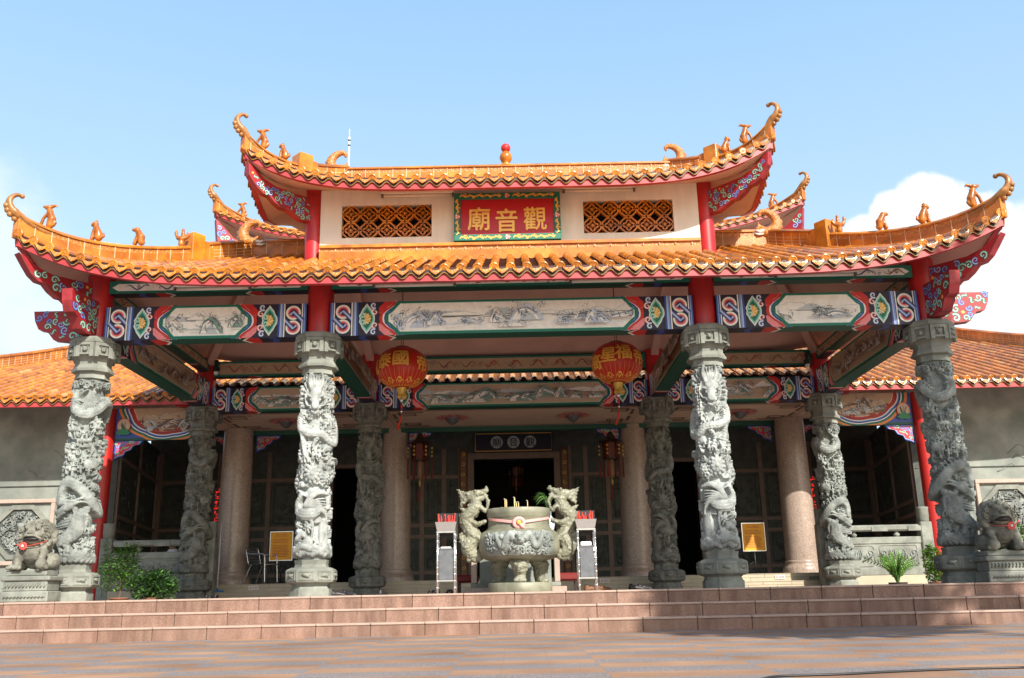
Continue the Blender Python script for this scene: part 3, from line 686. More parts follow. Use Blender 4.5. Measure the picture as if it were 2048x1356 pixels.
def dragon_board(D, L, h, f):
    tan = f[2]; D.rect(0, 0, L, h, 'green'); m_ = .045; D.poly([(m_ + .1, m_), (L - m_ - .1, m_), (L - m_, h * .5), (L - m_ - .1, h - m_), (m_ + .1, h - m_), (m_, h * .5)], tan)
    g = random.Random(f[1]); x = .25
    while x < L - .25:
        c = g.choice(('dred', 'rustred', 'inkblue', 'brown') if tan != 'tan' else ('rustred', 'brown', 'dred')); Lp = [(x + .05 * k, h * .5 + h * .2 * math.sin(k * 1.1 + x)) for k in range(9)]
        D.line(Lp, [.004 + .022 * math.sin(PI * k / 8) for k in range(9)], c)
        for k in range(3): D.spiral(x + g.uniform(0, .45), h * g.uniform(.3, .7), h * .14, g.uniform(0, 6), 1.1, .012, g.choice((c, 'inkblue', 'brown')))
        x += .5
segs = [(-XO + P_R * .9, -XI - P_R * .9, 21, 'green'), (-XI + P_R * .9, XI - P_R * .9, 4, 'blue'), (XI + P_R * .9, XO - P_R * .9, 33, 'ink')]
for x0, x1, sd, st in segs:
    o = beam('front_beam', x0, x1, Y1 - .17, Y1 + .13, 3.99, 4.545, [('-y', sd, 'white', st, True)])
    if st == 'blue':
        b = MB(); D = Decal(b, (x0, Y1 - .17, 3.99), (1, 0, 0), (0, 0, 1)); D.h = .09 * .12; lotus_figure(D, -.72 - x0, .07, .42)
        t = '　'; b.build('painted_figure', o)
    beam('eave_beam', x0, x1, Y1 - .12, Y1 + .1, 4.79, 5.0, [('-y', sd + 50, 'white', None, True)], dec=dragon_board)
for sg in (-1, 1):      # side and inner cross beams
    x = sg * XO; beam('side_beam', x - .14, x + .14, Y1 + .2, Y2 - .2, 3.99, 4.545, [('+x', 60 + sg, 'tan', 'dark', True), ('-x', 63 + sg, 'tan', 'dark', True)])
    beam('side_eave_beam', x - .1, x + .1, Y1 + .2, Y2 - .2, 4.78, 5.02, [('+x', 70 + sg, 'tan', None, True), ('-x', 73 + sg, 'tan', None, True)], dec=dragon_board)
    x = sg * XI; beam('cross_beam', x - .14, x + .14, Y1 + .2, Y2 - .2, 3.99, 4.5, [('+x', 80 + sg, 'brown', 'dark', False), ('-x', 83 + sg, 'brown', 'dark', False)])
for x0, x1, sd, st in segs:
    beam('rear_beam', x0, x1, Y2 - .16, Y2 + .14, 3.90, 4.42, [('-y', sd + 7, 'tan2', 'green', True)])
    beam('rear_eave_beam', x0, x1, Y2 - .12, Y2 + .1, 4.68, 5.02, [('-y', sd + 9, 'tan', None, True)], dec=dragon_board)
for X in (-XO, -XI, XI, XO):
    for Y in (Y1, Y2):
        c = MB(); top = 5.1; c.lathe([(P_R, HC - .14), (P_R, top)], (X, Y, 0), 28, 'pillar_red'); c.build('pillar', pav)
# ribs under the ceiling
for sg in (-1, 1):
    def rib(p, q, w=.16, d=.2):
        r = MB()
        p, q = Vector(p), Vector(q); t = (q - p).normalized(); s_ = Vector((t.y, -t.x, 0)).normalized() * (w / 2); z = Vector((0, 0, d))
        r.add([p + s_, p - s_, p - s_ - z, p + s_ - z, q + s_, q - s_, q - s_ - z, q + s_ - z], [(0, 1, 2, 3), (4, 7, 6, 5), (0, 4, 5, 1), (1, 5, 6, 2), (2, 6, 7, 3), (3, 7, 4, 0)], 'ceiling_pink'); r.build('ceiling_rib', pav)
    Z = lambda x, y: (LR.ze + (LR.zr - LR.ze) * min(1 - abs(LR.ym - y) / (LR.ym - LR.ye), (LR.xe - abs(x)) / (LR.xe - LR.xr))) - .19
    for ys in (-1, 1): rib((sg * 6.6, LR.ym + ys * 2.6, Z(6.6, LR.ym + ys * 2.6)), (sg * 5.05, LR.ym, Z(5.05, LR.ym)))
    for ys in (-1, 1): rib((sg * XI, LR.ym + ys * 2.6, Z(XI, LR.ym + ys * 2.6)), (sg * XI, LR.ym, Z(XI, LR.ym)))
# scroll brackets
ARM = [(0, .0), (.33, .0), (.5, .02), (.62, .17), (.76, .20), (.83, .34), (.86, .5), (0, .5)]
def bracket_arm(name, O, d, outline, th, seed, sc=.07, parent=pav):
    """flat carved board standing upright along horizontal direction d, both faces painted"""
    O = Vector(O); d = Vector(d).normalized(); n = Vector((d.y, -d.x, 0)); b = MB()
    P3 = [O + d * p[0] + Vector((0, 0, p[1])) - n * (th / 2) for p in outline]; b.prism(P3, n * th, 'bracket_red')
    for sgn in (-1, 1):
        D = Decal(b, O + n * (sgn * th / 2), d, (0, 0, 1), n * sgn); D.poly([(p[0] * .97 + .01, p[1] * .94 + .015) for p in outline], 'bred'); curls(D, outline, sc, seed + sgn)
    return b.build(name, parent)
for sg in (-1, 1):
    bracket_arm('bracket_arm', (sg * (XO + .15), Y1, HC), (sg, 0, 0), ARM, .17, 5 + sg)
    bracket_arm('bracket_arm', (sg * XO, Y1 - .15, HC + .02), (sg * .12, -1, 0), [(p[0] * .92, p[1] * 1.15) for p in ARM], .17, 9 + sg)
    bracket_arm('bracket_arm', (sg * (XO + .15), Y2, HC), (sg, 0, 0), [(p[0] * .85, p[1]) for p in ARM], .17, 15 + sg)
    sc_ = [(0, -.42), (.22, -.43), (.38, -.36), (.5, -.30), (.62, -.30), (.76, -.22), (.86, -.13), (.98, -.12), (1.1, -.04), (1.2, .08), (1.27, .17), (1.33, .40)]
    c0 = Vector((sg * (XO + .08), Y1 - .1, 4.93)); tp = LR.front(sg * LR.xe, 0); dd = Vector((tp.x - c0.x, tp.y - c0.y, 0)); k = dd.length / 1.4
    top = [(u * k, (LR.front(sg * min(LR.xe, abs(c0.x + dd.normalized().x * u * k)), 0).z if u > .3 else 4.85) - .2 - 4.93) for u in (1.33, 1.2, 1.0, .8, .6)] + [(0, -.1)]
    top = [(1.33 * k, .20), (1.2 * k, .12), (1.0 * k, .02), (.75 * k, -.03), (.4 * k, -.02), (0, 0)]
    bracket_arm('hip_bracket', c0, dd, [(p[0] * k, p[1] - .05) for p in sc_[:-1]] + top, .15, 21 + sg)
    c0 = Vector((sg * 3.66, YU + .04, 7.1)); tp = UR.front(sg * UR.xe, 0); dd = Vector((tp.x - c0.x, tp.y - c0.y, 0)); k = dd.length / 1.4
    bracket_arm('hip_bracket', c0, dd, [(p[0] * k, p[1] * .95 - .1) for p in sc_[:-1]] + [(1.30 * k, .30), (1.2 * k, .22), (1.0 * k, .06), (.75 * k, -.03), (.4 * k, -.05), (0, -.06)], .13, 31 + sg, .05)
# ------------------------------------------------------------------ stage: light, sky, ground, stairs
sun_el, sun_az = R_(35.5), R_(27)        # to the right of straight behind the camera
sd = Vector((math.sin(sun_az) * math.cos(sun_el), -math.cos(sun_az) * math.cos(sun_el), math.sin(sun_el)))
sl = bpy.data.lights.new('sun', 'SUN'); sl.energy = 5.0; sl.angle = R_(.6); sl.color = (1, .93, .82)
so_ = bpy.data.objects.new('sun', sl); C.objects.link(so_); so_.rotation_euler = sd.to_track_quat('Z', 'Y').to_euler()
W = bpy.data.worlds.new('World'); S.world = W; W.use_nodes = True; nt = W.node_tree; bg = nt.nodes['Background']
sky = nt.nodes.new('ShaderNodeTexSky'); sky.sky_type = 'NISHITA'; sky.sun_disc = False; sky.sun_elevation = sun_el; sky.sun_rotation = PI - sun_az; sky.dust_density = 1.2; sky.air_density = 1.0; sky.ozone_density = 1.5
bg.inputs['Strength'].default_value = .15
tc = nt.nodes.new('ShaderNodeTexCoord')
def wn(t, **k):
    n = nt.nodes.new(t)
    for a, b in k.items(): setattr(n, a, b)
    return n
nz = wn('ShaderNodeTexNoise'); nz.inputs['Scale'].default_value = 30; nz.inputs['Detail'].default_value = 7; nz.inputs['Roughness'].default_value = .6; nt.links.new(tc.outputs['Generated'], nz.inputs['Vector'])
def cloud(puffs, amp, soft, gain):
    acc = None
    for px, py, rad in puffs:
        d = (at(px, py, 10) - Vector((0, 0, CAMZ))).normalized()
        v = wn('ShaderNodeVectorMath', operation='DISTANCE'); nt.links.new(tc.outputs['Generated'], v.inputs[0]); v.inputs[1].default_value = d
        mm = wn('ShaderNodeMath', operation='MULTIPLY_ADD'); nt.links.new(v.outputs['Value'], mm.inputs[0]); mm.inputs[1].default_value = -1 / (rad / F_PX); mm.inputs[2].default_value = 1
        if acc is None: acc = mm.outputs[0]
        else:
            x = wn('ShaderNodeMath', operation='SMOOTH_MAX'); nt.links.new(acc, x.inputs[0]); nt.links.new(mm.outputs[0], x.inputs[1]); x.inputs[2].default_value = .06; acc = x.outputs[0]
    q = wn('ShaderNodeMath', operation='MULTIPLY_ADD'); nt.links.new(nz.outputs['Fac'], q.inputs[0]); q.inputs[1].default_value = amp; nt.links.new(acc, q.inputs[2])
    r = wn('ShaderNodeMapRange', interpolation_type='SMOOTHSTEP'); nt.links.new(q.outputs[0], r.inputs[0]); r.inputs[1].default_value = amp * .5; r.inputs[2].default_value = amp * .5 + soft; r.inputs[4].default_value = gain
    return r.outputs[0]
c1 = cloud([(1850, 405, 62), (1795, 440, 60), (1885, 435, 70), (1735, 480, 55), (1960, 470, 80), (1840, 520, 130), (2000, 560, 150), (1700, 550, 70), (1900, 650, 220), (2080, 650, 230)], .62, .22, .96)
c2 = cloud([(-20, 480, 150), (20, 560, 170), (60, 640, 170), (-60, 400, 120)], .9, .9, .5)
mx = wn('ShaderNodeMath', operation='MAXIMUM'); nt.links.new(c1, mx.inputs[0]); nt.links.new(c2, mx.inputs[1])
mixc = wn('ShaderNodeMix', data_type='RGBA'); nt.links.new(mx.outputs[0], mixc.inputs[0]); sp = wn('ShaderNodeSeparateXYZ'); nt.links.new(tc.outputs['Generated'], sp.inputs[0])
rg = wn('ShaderNodeMapRange', interpolation_type='SMOOTHSTEP'); nt.links.new(sp.outputs['Y'], rg.inputs[0]); rg.inputs[1].default_value = -.15; rg.inputs[2].default_value = .55
tint = wn('ShaderNodeMix', data_type='RGBA'); nt.links.new(rg.outputs[0], tint.inputs[0]); tint.inputs[6].default_value = (.86, .82, .74, 1); tint.inputs[7].default_value = (1.9, 1.9, 1.6, 1)
ml = wn('ShaderNodeMix', data_type='RGBA', blend_type='MULTIPLY'); ml.inputs[0].default_value = 1; nt.links.new(sky.outputs[0], ml.inputs[6]); nt.links.new(tint.outputs[2], ml.inputs[7])
zr_ = wn('ShaderNodeMapRange'); nt.links.new(sp.outputs['Z'], zr_.inputs[0]); zr_.inputs[1].default_value = .22; zr_.inputs[2].default_value = .60
hz = wn('ShaderNodeMix', data_type='RGBA'); nt.links.new(zr_.outputs[0], hz.inputs[0]); hz.inputs[6].default_value = (2.75, 3.6, 4.4, 1); hz.inputs[7].default_value = (1.55, 2.75, 4.25, 1)
fl_ = wn('ShaderNodeMath', operation='MULTIPLY'); nt.links.new(rg.outputs[0], fl_.inputs[0]); fl_.inputs[1].default_value = .8
sk = wn('ShaderNodeMix', data_type='RGBA'); nt.links.new(fl_.outputs[0], sk.inputs[0]); nt.links.new(ml.outputs[2], sk.inputs[6]); nt.links.new(hz.outputs[2], sk.inputs[7])
nt.links.new(sk.outputs[2], mixc.inputs[6]); mixc.inputs[7].default_value = (5.0, 5.1, 5.25, 1); CLOUD = mixc
nt.links.new(mixc.outputs[2], bg.inputs['Color'])
S.view_settings.view_transform = 'Standard'; S.view_settings.look = 'None'; S.view_settings.exposure = .62

GZ = lambda y: -.535 + .012 * min(0, y - 13.0)
g = MB(); g.add([(-400, -60, GZ(13)), (400, -60, GZ(13)), (400, -60, GZ(13))], [], 'paving'); g.v = []
ys = [-80, 0, 13.02, 60, 900]
zs = [GZ(0) , GZ(0), -.535, -.7, -.7]
for a in range(4): g.add([(-900, ys[a], zs[a]), (900, ys[a], zs[a]), (900, ys[a + 1], zs[a + 1]), (-900, ys[a + 1], zs[a + 1])], [(0, 1, 2, 3)], 'paving')
tag(g.build('ground', merge=True), 'terracotta and grey block paving in front of the temple steps', kind='structure')
st = MB(); EDGE = [13.0, 13.38, 13.76]; ZS = [-.535, -.36, -.18, 0.]
for k in range(3):
    off = (.37, -.2, .12)[k]; L = .72; n = -16 + off
    y0, y1 = EDGE[k], (EDGE[k + 1] if k < 2 else 14.3); z0, z1 = ZS[k] - .02, ZS[k + 1]
    st.box(-16, 16, y0 + .012, y1 + .03, z0, z1 - .03, 'slab_gap')
    x = -16 + off
    while x < 16:
        mk = rnd.choice(('slab1', 'slab2', 'slab3')); e = rnd.uniform(-.004, .004)
        st.box(x + .005, x + L - .005, y0 + e * .4, y0 + .03, z0, z1 - .032, mk, .004)
        st.box(x + .004, x + L - .004, y0 - .014 + e * .3, y1 + .05, z1 - .031, z1 + e * .3, 'slab_edge', .008)
        x += L
tag(st.build('stairs'), 'three wide reddish granite steps up to the temple terrace', kind='structure')
fl = MB(); fl.box(-16, 16, 14.31, 23, -.4, -.001, 'floor_tile'); tag(fl.build('terrace_floor'), 'terracotta terrace floor under the pavilion', kind='structure')
hs = MB()
for k, (xl, y0, z0, z1) in enumerate(((6.72, 20.62, 0, .16), (6.58, 20.95, .16, .32))):
    yb = 20.95 if k == 0 else 27
    hs.box(-xl, xl, y0 + .01, yb + .02, z0 - .02, z1 - .012, 'tile_joint')
    n = int(2 * xl / .6); w_ = 2 * xl / n
    for i in range(n):
        for j in range(2): o_ = (j + k) % 2 * .3; hs.box(max(-xl, -xl + i * w_ + .004 - o_), -xl + (i + 1) * w_ - .004 - o_, y0, y0 + .02, z0 + j * .08 + .003, z0 + (j + 1) * .08 - .003 - (.012 if j else 0), 'tile_beige')
        hs.box(-xl + i * w_ + .003, -xl + (i + 1) * w_ - .003, y0 - .01, y0 + .4 if k == 0 else 27, z1 - .011, z1, 'tile_beige')
tag(hs.build('hall_steps'), 'cream tiled double step into the hall porch', kind='structure')
# ------------------------------------------------------------------ carved stone columns: relief sculpted as a height field round the shaft
NU, NV, V0, V1, RC = 250, 380, .52, 3.40, .205
CIRC = 2 * PI * .30
class Relief:
    def __init__(s, seed):
        s.g = random.Random(seed); u = (np.arange(NU) / NU - .5) * CIRC; v = V0 + np.arange(NV + 1) / NV * (V1 - V0)
        s.U, s.V = np.meshgrid(u, v); s.H = np.zeros_like(s.U)
    def stroke(s, pts, r, amp=None, base=0., scale=0., n=8, pw=.5):
        P_ = [(p.x, p.y) for p in spline([(a, b, 0) for a, b in pts], n)] if n and len(pts) > 2 else pts
        N = len(P_); rr = lerp_list(list(r), N) if hasattr(r, '__len__') else [r] * N; arc = 0
        for i in range(N - 1):
            (ax, ay), (bx, by) = P_[i], P_[i + 1]; R1 = max(rr[i], rr[i + 1]); lo, hi = min(ay, by) - R1, max(ay, by) + R1
            j0 = max(0, int((lo - V0) / (V1 - V0) * NV)); j1 = min(NV + 1, int((hi - V0) / (V1 - V0) * NV) + 2)
            if j1 <= j0: continue
            U = s.U[j0:j1]; V = s.V[j0:j1]; du = (U - ax + CIRC * 1.5) % CIRC - CIRC / 2; dv = V - ay; ex, ey = bx - ax, by - ay; l2 = ex * ex + ey * ey or 1e-9
            t = np.clip((du * ex + dv * ey) / l2, 0, 1); dx = du - t * ex; dy = dv - t * ey; d = np.sqrt(dx * dx + dy * dy); rad = rr[i] + (rr[i + 1] - rr[i]) * t
            q = np.clip(1 - (d / rad) ** 2, 0, 1); A = (amp if amp is not None else 1.0 * rad)
            h = base + A * q ** pw
            if scale:
                al = arc + t * math.sqrt(l2); cr = (dx * ey - dy * ex) / math.sqrt(l2)
                h = h + .010 * np.sin(2 * PI * al / scale + 2.5 * np.abs(cr) / scale) * (q > .05) + .004 * np.cos(2 * PI * cr / scale)
            s.H[j0:j1] = np.where(q > 0, np.maximum(s.H[j0:j1], h), s.H[j0:j1]); arc += math.sqrt(l2)
    def ball(s, u, v, r, amp=None, base=0., rv=None): s.stroke([(u, v - (rv or 0)), (u, v + (rv or 0) + 1e-4)], r, amp, base, n=0)
    def pit(s, u, v, r, d):
        du = (s.U - u + CIRC * 1.5) % CIRC - CIRC / 2; q = np.clip(1 - (du ** 2 + (s.V - v) ** 2) / r ** 2, 0, 1); s.H -= d * q
    def flat(s, u0, u1, v0, v1, f):
        q = (s.U > u0) & (s.U < u1) & (s.V > v0) & (s.V < v1); s.H[q] *= f
    def holes(s, n, v0, v1):
        g = s.g
        for _ in range(n):
            u, v, r = g.uniform(-CIRC / 2, CIRC / 2), g.uniform(v0, v1), g.uniform(.018, .042)
            j = int((v - V0) / (V1 - V0) * NV); i = int((u / CIRC + .5) * NU) % NU
            if s.H[j, i] < .085: s.pit(u, v, r, .07)
    def swirl(s, u, v, r, d=1, a0=0., base=.03, amp=.035):
        s.ball(u, v, r * .9, base * .8)
        s.stroke([(u + r * (1 - .85 * k / 10) * math.cos(a0 + d * k * .9), v + r * (1 - .85 * k / 10) * math.sin(a0 + d * k * .9)) for k in range(11)], [r * .34, r * .2], amp, base, n=3)
    def flower(s, u, v, r, n=9, base=.05):
        for ring, k in ((1., n), (.6, n - 2)):
            for i in range(k):
                a = 2 * PI * i / k + ring; s.stroke([(u + .25 * r * ring * math.cos(a), v + .25 * r * ring * math.sin(a)), (u + r * ring * math.cos(a), v + r * ring * math.sin(a))], [r * .2, r * .26], .035, base + (1 - ring) * .05, n=0)
        s.ball(u, v, r * .25, .03, base + .05)
    def figure(s, u, v, h, base=.05, lean=0.):
        s.stroke([(u, v), (u + lean * h, v + h * .55)], [h * .17, h * .13], .05, base, n=0); s.ball(u + lean * h, v + h * .8, h * .13, .05, base + .01)
        for sg in (-1, 1): s.stroke([(u + lean * h, v + h * .5), (u + sg * h * .25, v + h * .35), (u + sg * h * .3, v + h * .6)], h * .06, .03, base + .02, n=3)
    def horse(s, u, v, h, d=1, base=.06):
        s.stroke([(u - d * h * .5, v + h * .55), (u + d * h * .3, v + h * .6)], h * .22, .055, base, n=0); s.stroke([(u + d * h * .3, v + h * .6), (u + d * h * .55, v + h * 1.0), (u + d * h * .75, v + h * .9)], [h * .15, h * .1], .05, base, n=4)
        for q in (-.5, -.3, .2, .35): s.stroke([(u + d * h * q, v + h * .5), (u + d * h * (q + .06), v + h * .25), (u + d * h * (q - .02), v)], [h * .09, h * .055], .04, base, n=3)
        s.stroke([(u - d * h * .55, v + h * .6), (u - d * h * .8, v + h * .35), (u - d * h * .75, v + h * .1)], h * .07, .03, base, n=3)
        s.figure(u - d * h * .05, v + h * .75, h * .75, base + .02)
    def filler(s, n, v0, v1, dens=.06):
        g = s.g
        for _ in range(n):
            u = g.uniform(-CIRC / 2, CIRC / 2); v = g.uniform(v0, v1); k = g.random()
            if k < .4: s.swirl(u, v, g.uniform(.035, .065), g.choice((-1, 1)), g.uniform(0, 6), g.uniform(.005, .04))
            elif k < .7: s.stroke([(u, v), (u + g.uniform(-.08, .08), v + g.uniform(-.06, .06)), (u + g.uniform(-.14, .14), v + g.uniform(-.1, .1))], [g.uniform(.012, .03), .008], None, g.uniform(0, .05), n=4)
            elif k < .85: s.figure(u, v, g.uniform(.1, .17), g.uniform(.0, .04), g.uniform(-.3, .3))
            else:
                for _ in range(5): s.ball(u + g.uniform(-.05, .05), v + g.uniform(-.05, .05), g.uniform(.012, .03), None, g.uniform(.0, .04))
    def dragon_head(s, u, v, k=1.):
        """facing outwards, looking down"""
        for sg in (-1, 1):
            s.stroke([(u + sg * .05 * k, v + .09 * k), (u + sg * .10 * k, v + .22 * k), (u + sg * .085 * k, v + .36 * k)], [.035 * k, .02 * k], .05, .07)
            for j in range(5): a = .35 + j * .33; s.stroke([(u + sg * .08 * k, v + .02 * k), (u + sg * (.08 + .12 * math.sin(a)) * k, v + .14 * k * math.cos(a) + .02), (u + sg * (.12 + .17 * math.sin(a)) * k, v + .25 * k * math.cos(a) + .03)], [.03 * k, .012 * k], .035, .035, n=4)
            s.stroke([(u + sg * .05 * k, v - .12 * k), (u + sg * .14 * k, v - .10 * k), (u + sg * .17 * k, v + .03 * k), (u + sg * .13 * k, v + .12 * k)], .012 * k, .02, .075)
            s.ball(u + sg * .055 * k, v - .035 * k, .03 * k, .03, .10); s.stroke([(u + sg * .015 * k, v - .01 * k), (u + sg * .10 * k, v + .025 * k)], .022 * k, .03, .11, n=0)
            for j in range(4): s.stroke([(u + sg * .04 * k, v - .19 * k), (u + sg * (.05 + .03 * j) * k, v - (.26 - .025 * j) * k)], .014 * k, .02, .06, n=0)
        for j in range(-2, 3): s.stroke([(u + j * .02 * k, v + .1 * k), (u + j * .035 * k, v + .24 * k), (u + j * .05 * k, v + .33 * k)], [.024 * k, .01 * k], .03, .06, n=4)
        s.ball(u, v + .055 * k, .085 * k, .085, .08); s.stroke([(u, v), (u, v - .13 * k)], [.06 * k, .055 * k], .07, .09, n=0); s.ball(u, v - .125 * k, .05 * k, .06, .13); s.stroke([(u - .06 * k, v - .15 * k), (u, v - .165 * k), (u + .06 * k, v - .15 * k)], .028 * k, .05, .08, n=3)
        s.stroke([(u - .045 * k, v - .2 * k), (u, v - .225 * k), (u + .045 * k, v - .2 * k)], .03 * k, .05, .06, n=3)
    def leg(s, pts, k=1., base=.07):
        s.stroke(pts, [.055 * k, .04 * k, .034 * k], None, base, .045); u, v = pts[-1]; 
        for j in (-1, 0, 1): s.stroke([(u, v), (u + j * .05 * k, v - .045 * k), (u + j * .06 * k, v - .095 * k)], [.022 * k, .01 * k], .035, base, n=3)
    def body(s, pts, r, base=.055, fins=True):
        r = [q * .86 for q in r] if hasattr(r, '__len__') else r * .86
        s.stroke(pts, r, .09, base, .05, n=10)
        if fins:
            Q = spline([(a, b, 0) for a, b in pts], 8)
            for i in range(1, len(Q) - 1, 2):
                t = (Q[i + 1] - Q[i - 1]).normalized(); nn = Vector((-t.y, t.x, 0)); rr = r[0] if hasattr(r, '__len__') else r
                p = Q[i] + nn * rr * .9; q = p + nn * .05 + t * .02; s.stroke([(p.x, p.y), (q.x, q.y)], [.02, .006], .03, base + .02, n=0)
    def mesh(s, name, mirror=False):
        H = np.where(s.H > .10, .10 + .06 * np.tanh((s.H - .10) / .06), s.H); K = (np.roll(H, 1, 1) + np.roll(H, -1, 1) + np.vstack([H[:1], H[:-1]]) + np.vstack([H[1:], H[-1:]])) / 4
        H = H * .92 + K * .08
        th = s.U / CIRC * 2 * PI * (-1 if mirror else 1); e = np.minimum(1, np.minimum(np.arange(NV + 1), NV - np.arange(NV + 1)) / 5)[:, None]
        R = RC + H * .92 * (.3 + .7 * e)
        X = R * np.sin(th); Y = -R * np.cos(th); Z = s.V + 0 * th
        vs = np.stack([X, Y, Z], -1).reshape(-1, 3); i, j = np.meshgrid(np.arange(NV), np.arange(NU), indexing='ij'); j2 = (j + 1) % NU
        f = np.stack([i * NU + j, i * NU + j2, (i + 1) * NU + j2, (i + 1) * NU + j], -1).reshape(-1, 4)
        if mirror: f = f[:, ::-1]
        me = bpy.data.meshes.new(name); me.from_pydata(vs.tolist(), [], f.tolist()); me.materials.append(M['stone']); me.polygons.foreach_set('use_smooth', [True] * len(me.polygons)); me.update()
        return me
def inner_design(seed):
    s = Relief(seed); g = s.g
    s.filler(420, .6, 3.25)
    # coiling dragon, head at the front near the top
    s.body([(-.08, 2.80), (-.24, 2.68), (-.22, 2.50), (-.04, 2.42), (.16, 2.40), (.30, 2.30), (.48, 2.32), (.60, 2.55), (.75, 2.72), (.92, 2.5), (.80, 2.2), (.6, 2.0), (.45, 2.05)], [.055, .075, .08, .08, .075, .07, .06, .05, .03])
    s.leg([(-.20, 2.5), (-.17, 2.3), (-.12, 2.08)], 1.05); s.leg([(.10, 2.38), (.02, 2.24), (.07, 2.10)], .8)
    for q in range(6): s.stroke([(.1 + .05 * q, 2.85 - .05 * q), (.2 + .03 * q, 2.7 - .03 * q), (.3 + .01 * q, 2.75 - .06 * q)], [.022, .014, .006], .035, .05, n=4)
    for q in range(5): s.figure(.22 + .05 * (q % 2), 2.52 + .1 * q, .14, .05)
    s.flat(-.16, .2, 2.72, 3.26, .3); s.dragon_head(.03, 2.98, 1.1)
    for u, v in ((-.27, 3.05), (-.3, 2.9), (-.25, 2.78), (.3, 2.95), (.36, 3.1)): s.figure(u, v, .16, .05)
    for q in range(7): s.swirl(-.3 + .1 * q, 3.28 + .03 * (q % 2), .05, 1, q, .03)
    # books, small beasts and a row of cloud
    s.stroke([(.24, 2.2), (.34, 2.22)], .06, .03, .07, n=0)
    for q in range(5): s.figure(-.22 + q * .12, 2.03 + .04 * (q % 2), .17, .05, g.uniform(-.3, .3))
    s.flower(.02, 1.80, .13, 11, .06); s.flower(.25, 1.74, .09, 9, .06); s.flower(-.5, 1.7, .12, 10, .05); s.flower(.6, 1.85, .11, 9, .05)
    s.stroke([(-.24, 2.05), (-.2, 1.85), (-.27, 1.65), (-.25, 1.4)], .025, None, .04); s.stroke([(.1, 1.7), (.22, 1.6), (.26, 1.45)], .02, None, .05); s.ball(-.16, 1.63, .045, .05, .05); s.stroke([(-.24, 1.58), (-.05, 1.63)], [.02, .03], .035, .05, n=0)
    # phoenix
    s.holes(170, .75, 3.2); s.flat(-.30, .32, .80, 1.60, .22)
    for j in range(7): s.stroke([(.10, 1.20 - .02 * j), (.20 + .018 * j, 1.08), (.19 + .024 * j, .90 - .02 * j), (.20 + .03 * j, .70)], [.032, .024, .03, .012], .04, .035, n=5)
    s.stroke([(-.19, 1.24), (-.10, 1.20), (.02, 1.19), (.12, 1.22)], [.075, .105, .10, .06], .105, .05, .045); s.stroke([(-.19, 1.25), (-.22, 1.36), (-.16, 1.46)], [.075, .055, .042], .08, .06, .045)
    s.ball(-.14, 1.49, .045, .06, .085); s.stroke([(-.13, 1.50), (-.05, 1.45)], [.022, .008], .03, .1, n=0); s.stroke([(-.17, 1.52), (-.23, 1.56), (-.26, 1.52)], [.018, .008], .03, .08, n=4)
    for j in range(8): s.stroke([(-.04 + .01 * j, 1.30), (.08 + .022 * j, 1.40 - .028 * j), (.24 + .008 * j, 1.43 - .05 * j)], [.026, .020, .012], .035, .10 - .004 * j, n=4)
    s.stroke([(-.06, 1.32), (.02, 1.45), (.14, 1.52), (.27, 1.49)], [.045, .05, .045, .03], .05, .10)
    s.stroke([(.02, 1.12), (.06, 1.0), (.04, .84)], [.04, .02, .018], None, .08); s.stroke([(-.06, 1.12), (-.05, 1.0), (-.08, .86)], [.035, .018, .016], None, .07)
    for j in (-1, 0, 1): s.stroke([(.04, .84), (.03 + .06 * j, .80)], .016, .025, .07, n=0)
    s.flower(-.02, 1.0, .075, 8, .06); s.flower(-.2, 1.05, .05, 7, .06); s.stroke([(-.22, .84), (-.12, .9), (-.06, .86)], [.05, .06, .03], .06, .06); s.ball(-.2, .95, .035, .05, .07)
    # rocks and waves at the foot
    for q in range(26):
        u = -CIRC / 2 + q * CIRC / 26; v = .60 + .03 * (q % 3)
        s.stroke([(u - .08, v), (u, v + .05), (u + .08, v + .02)], .045, .05, .05, n=4); s.swirl(u, v + .12, .05, (-1) ** q, q, .04)
    s.stroke([(-.26, .66), (-.1, .72), (.02, .68)], .05, .05, .08); s.ball(-.02, .76, .09, .04, .07, .02)
    s.H = np.maximum(s.H, 0); return s
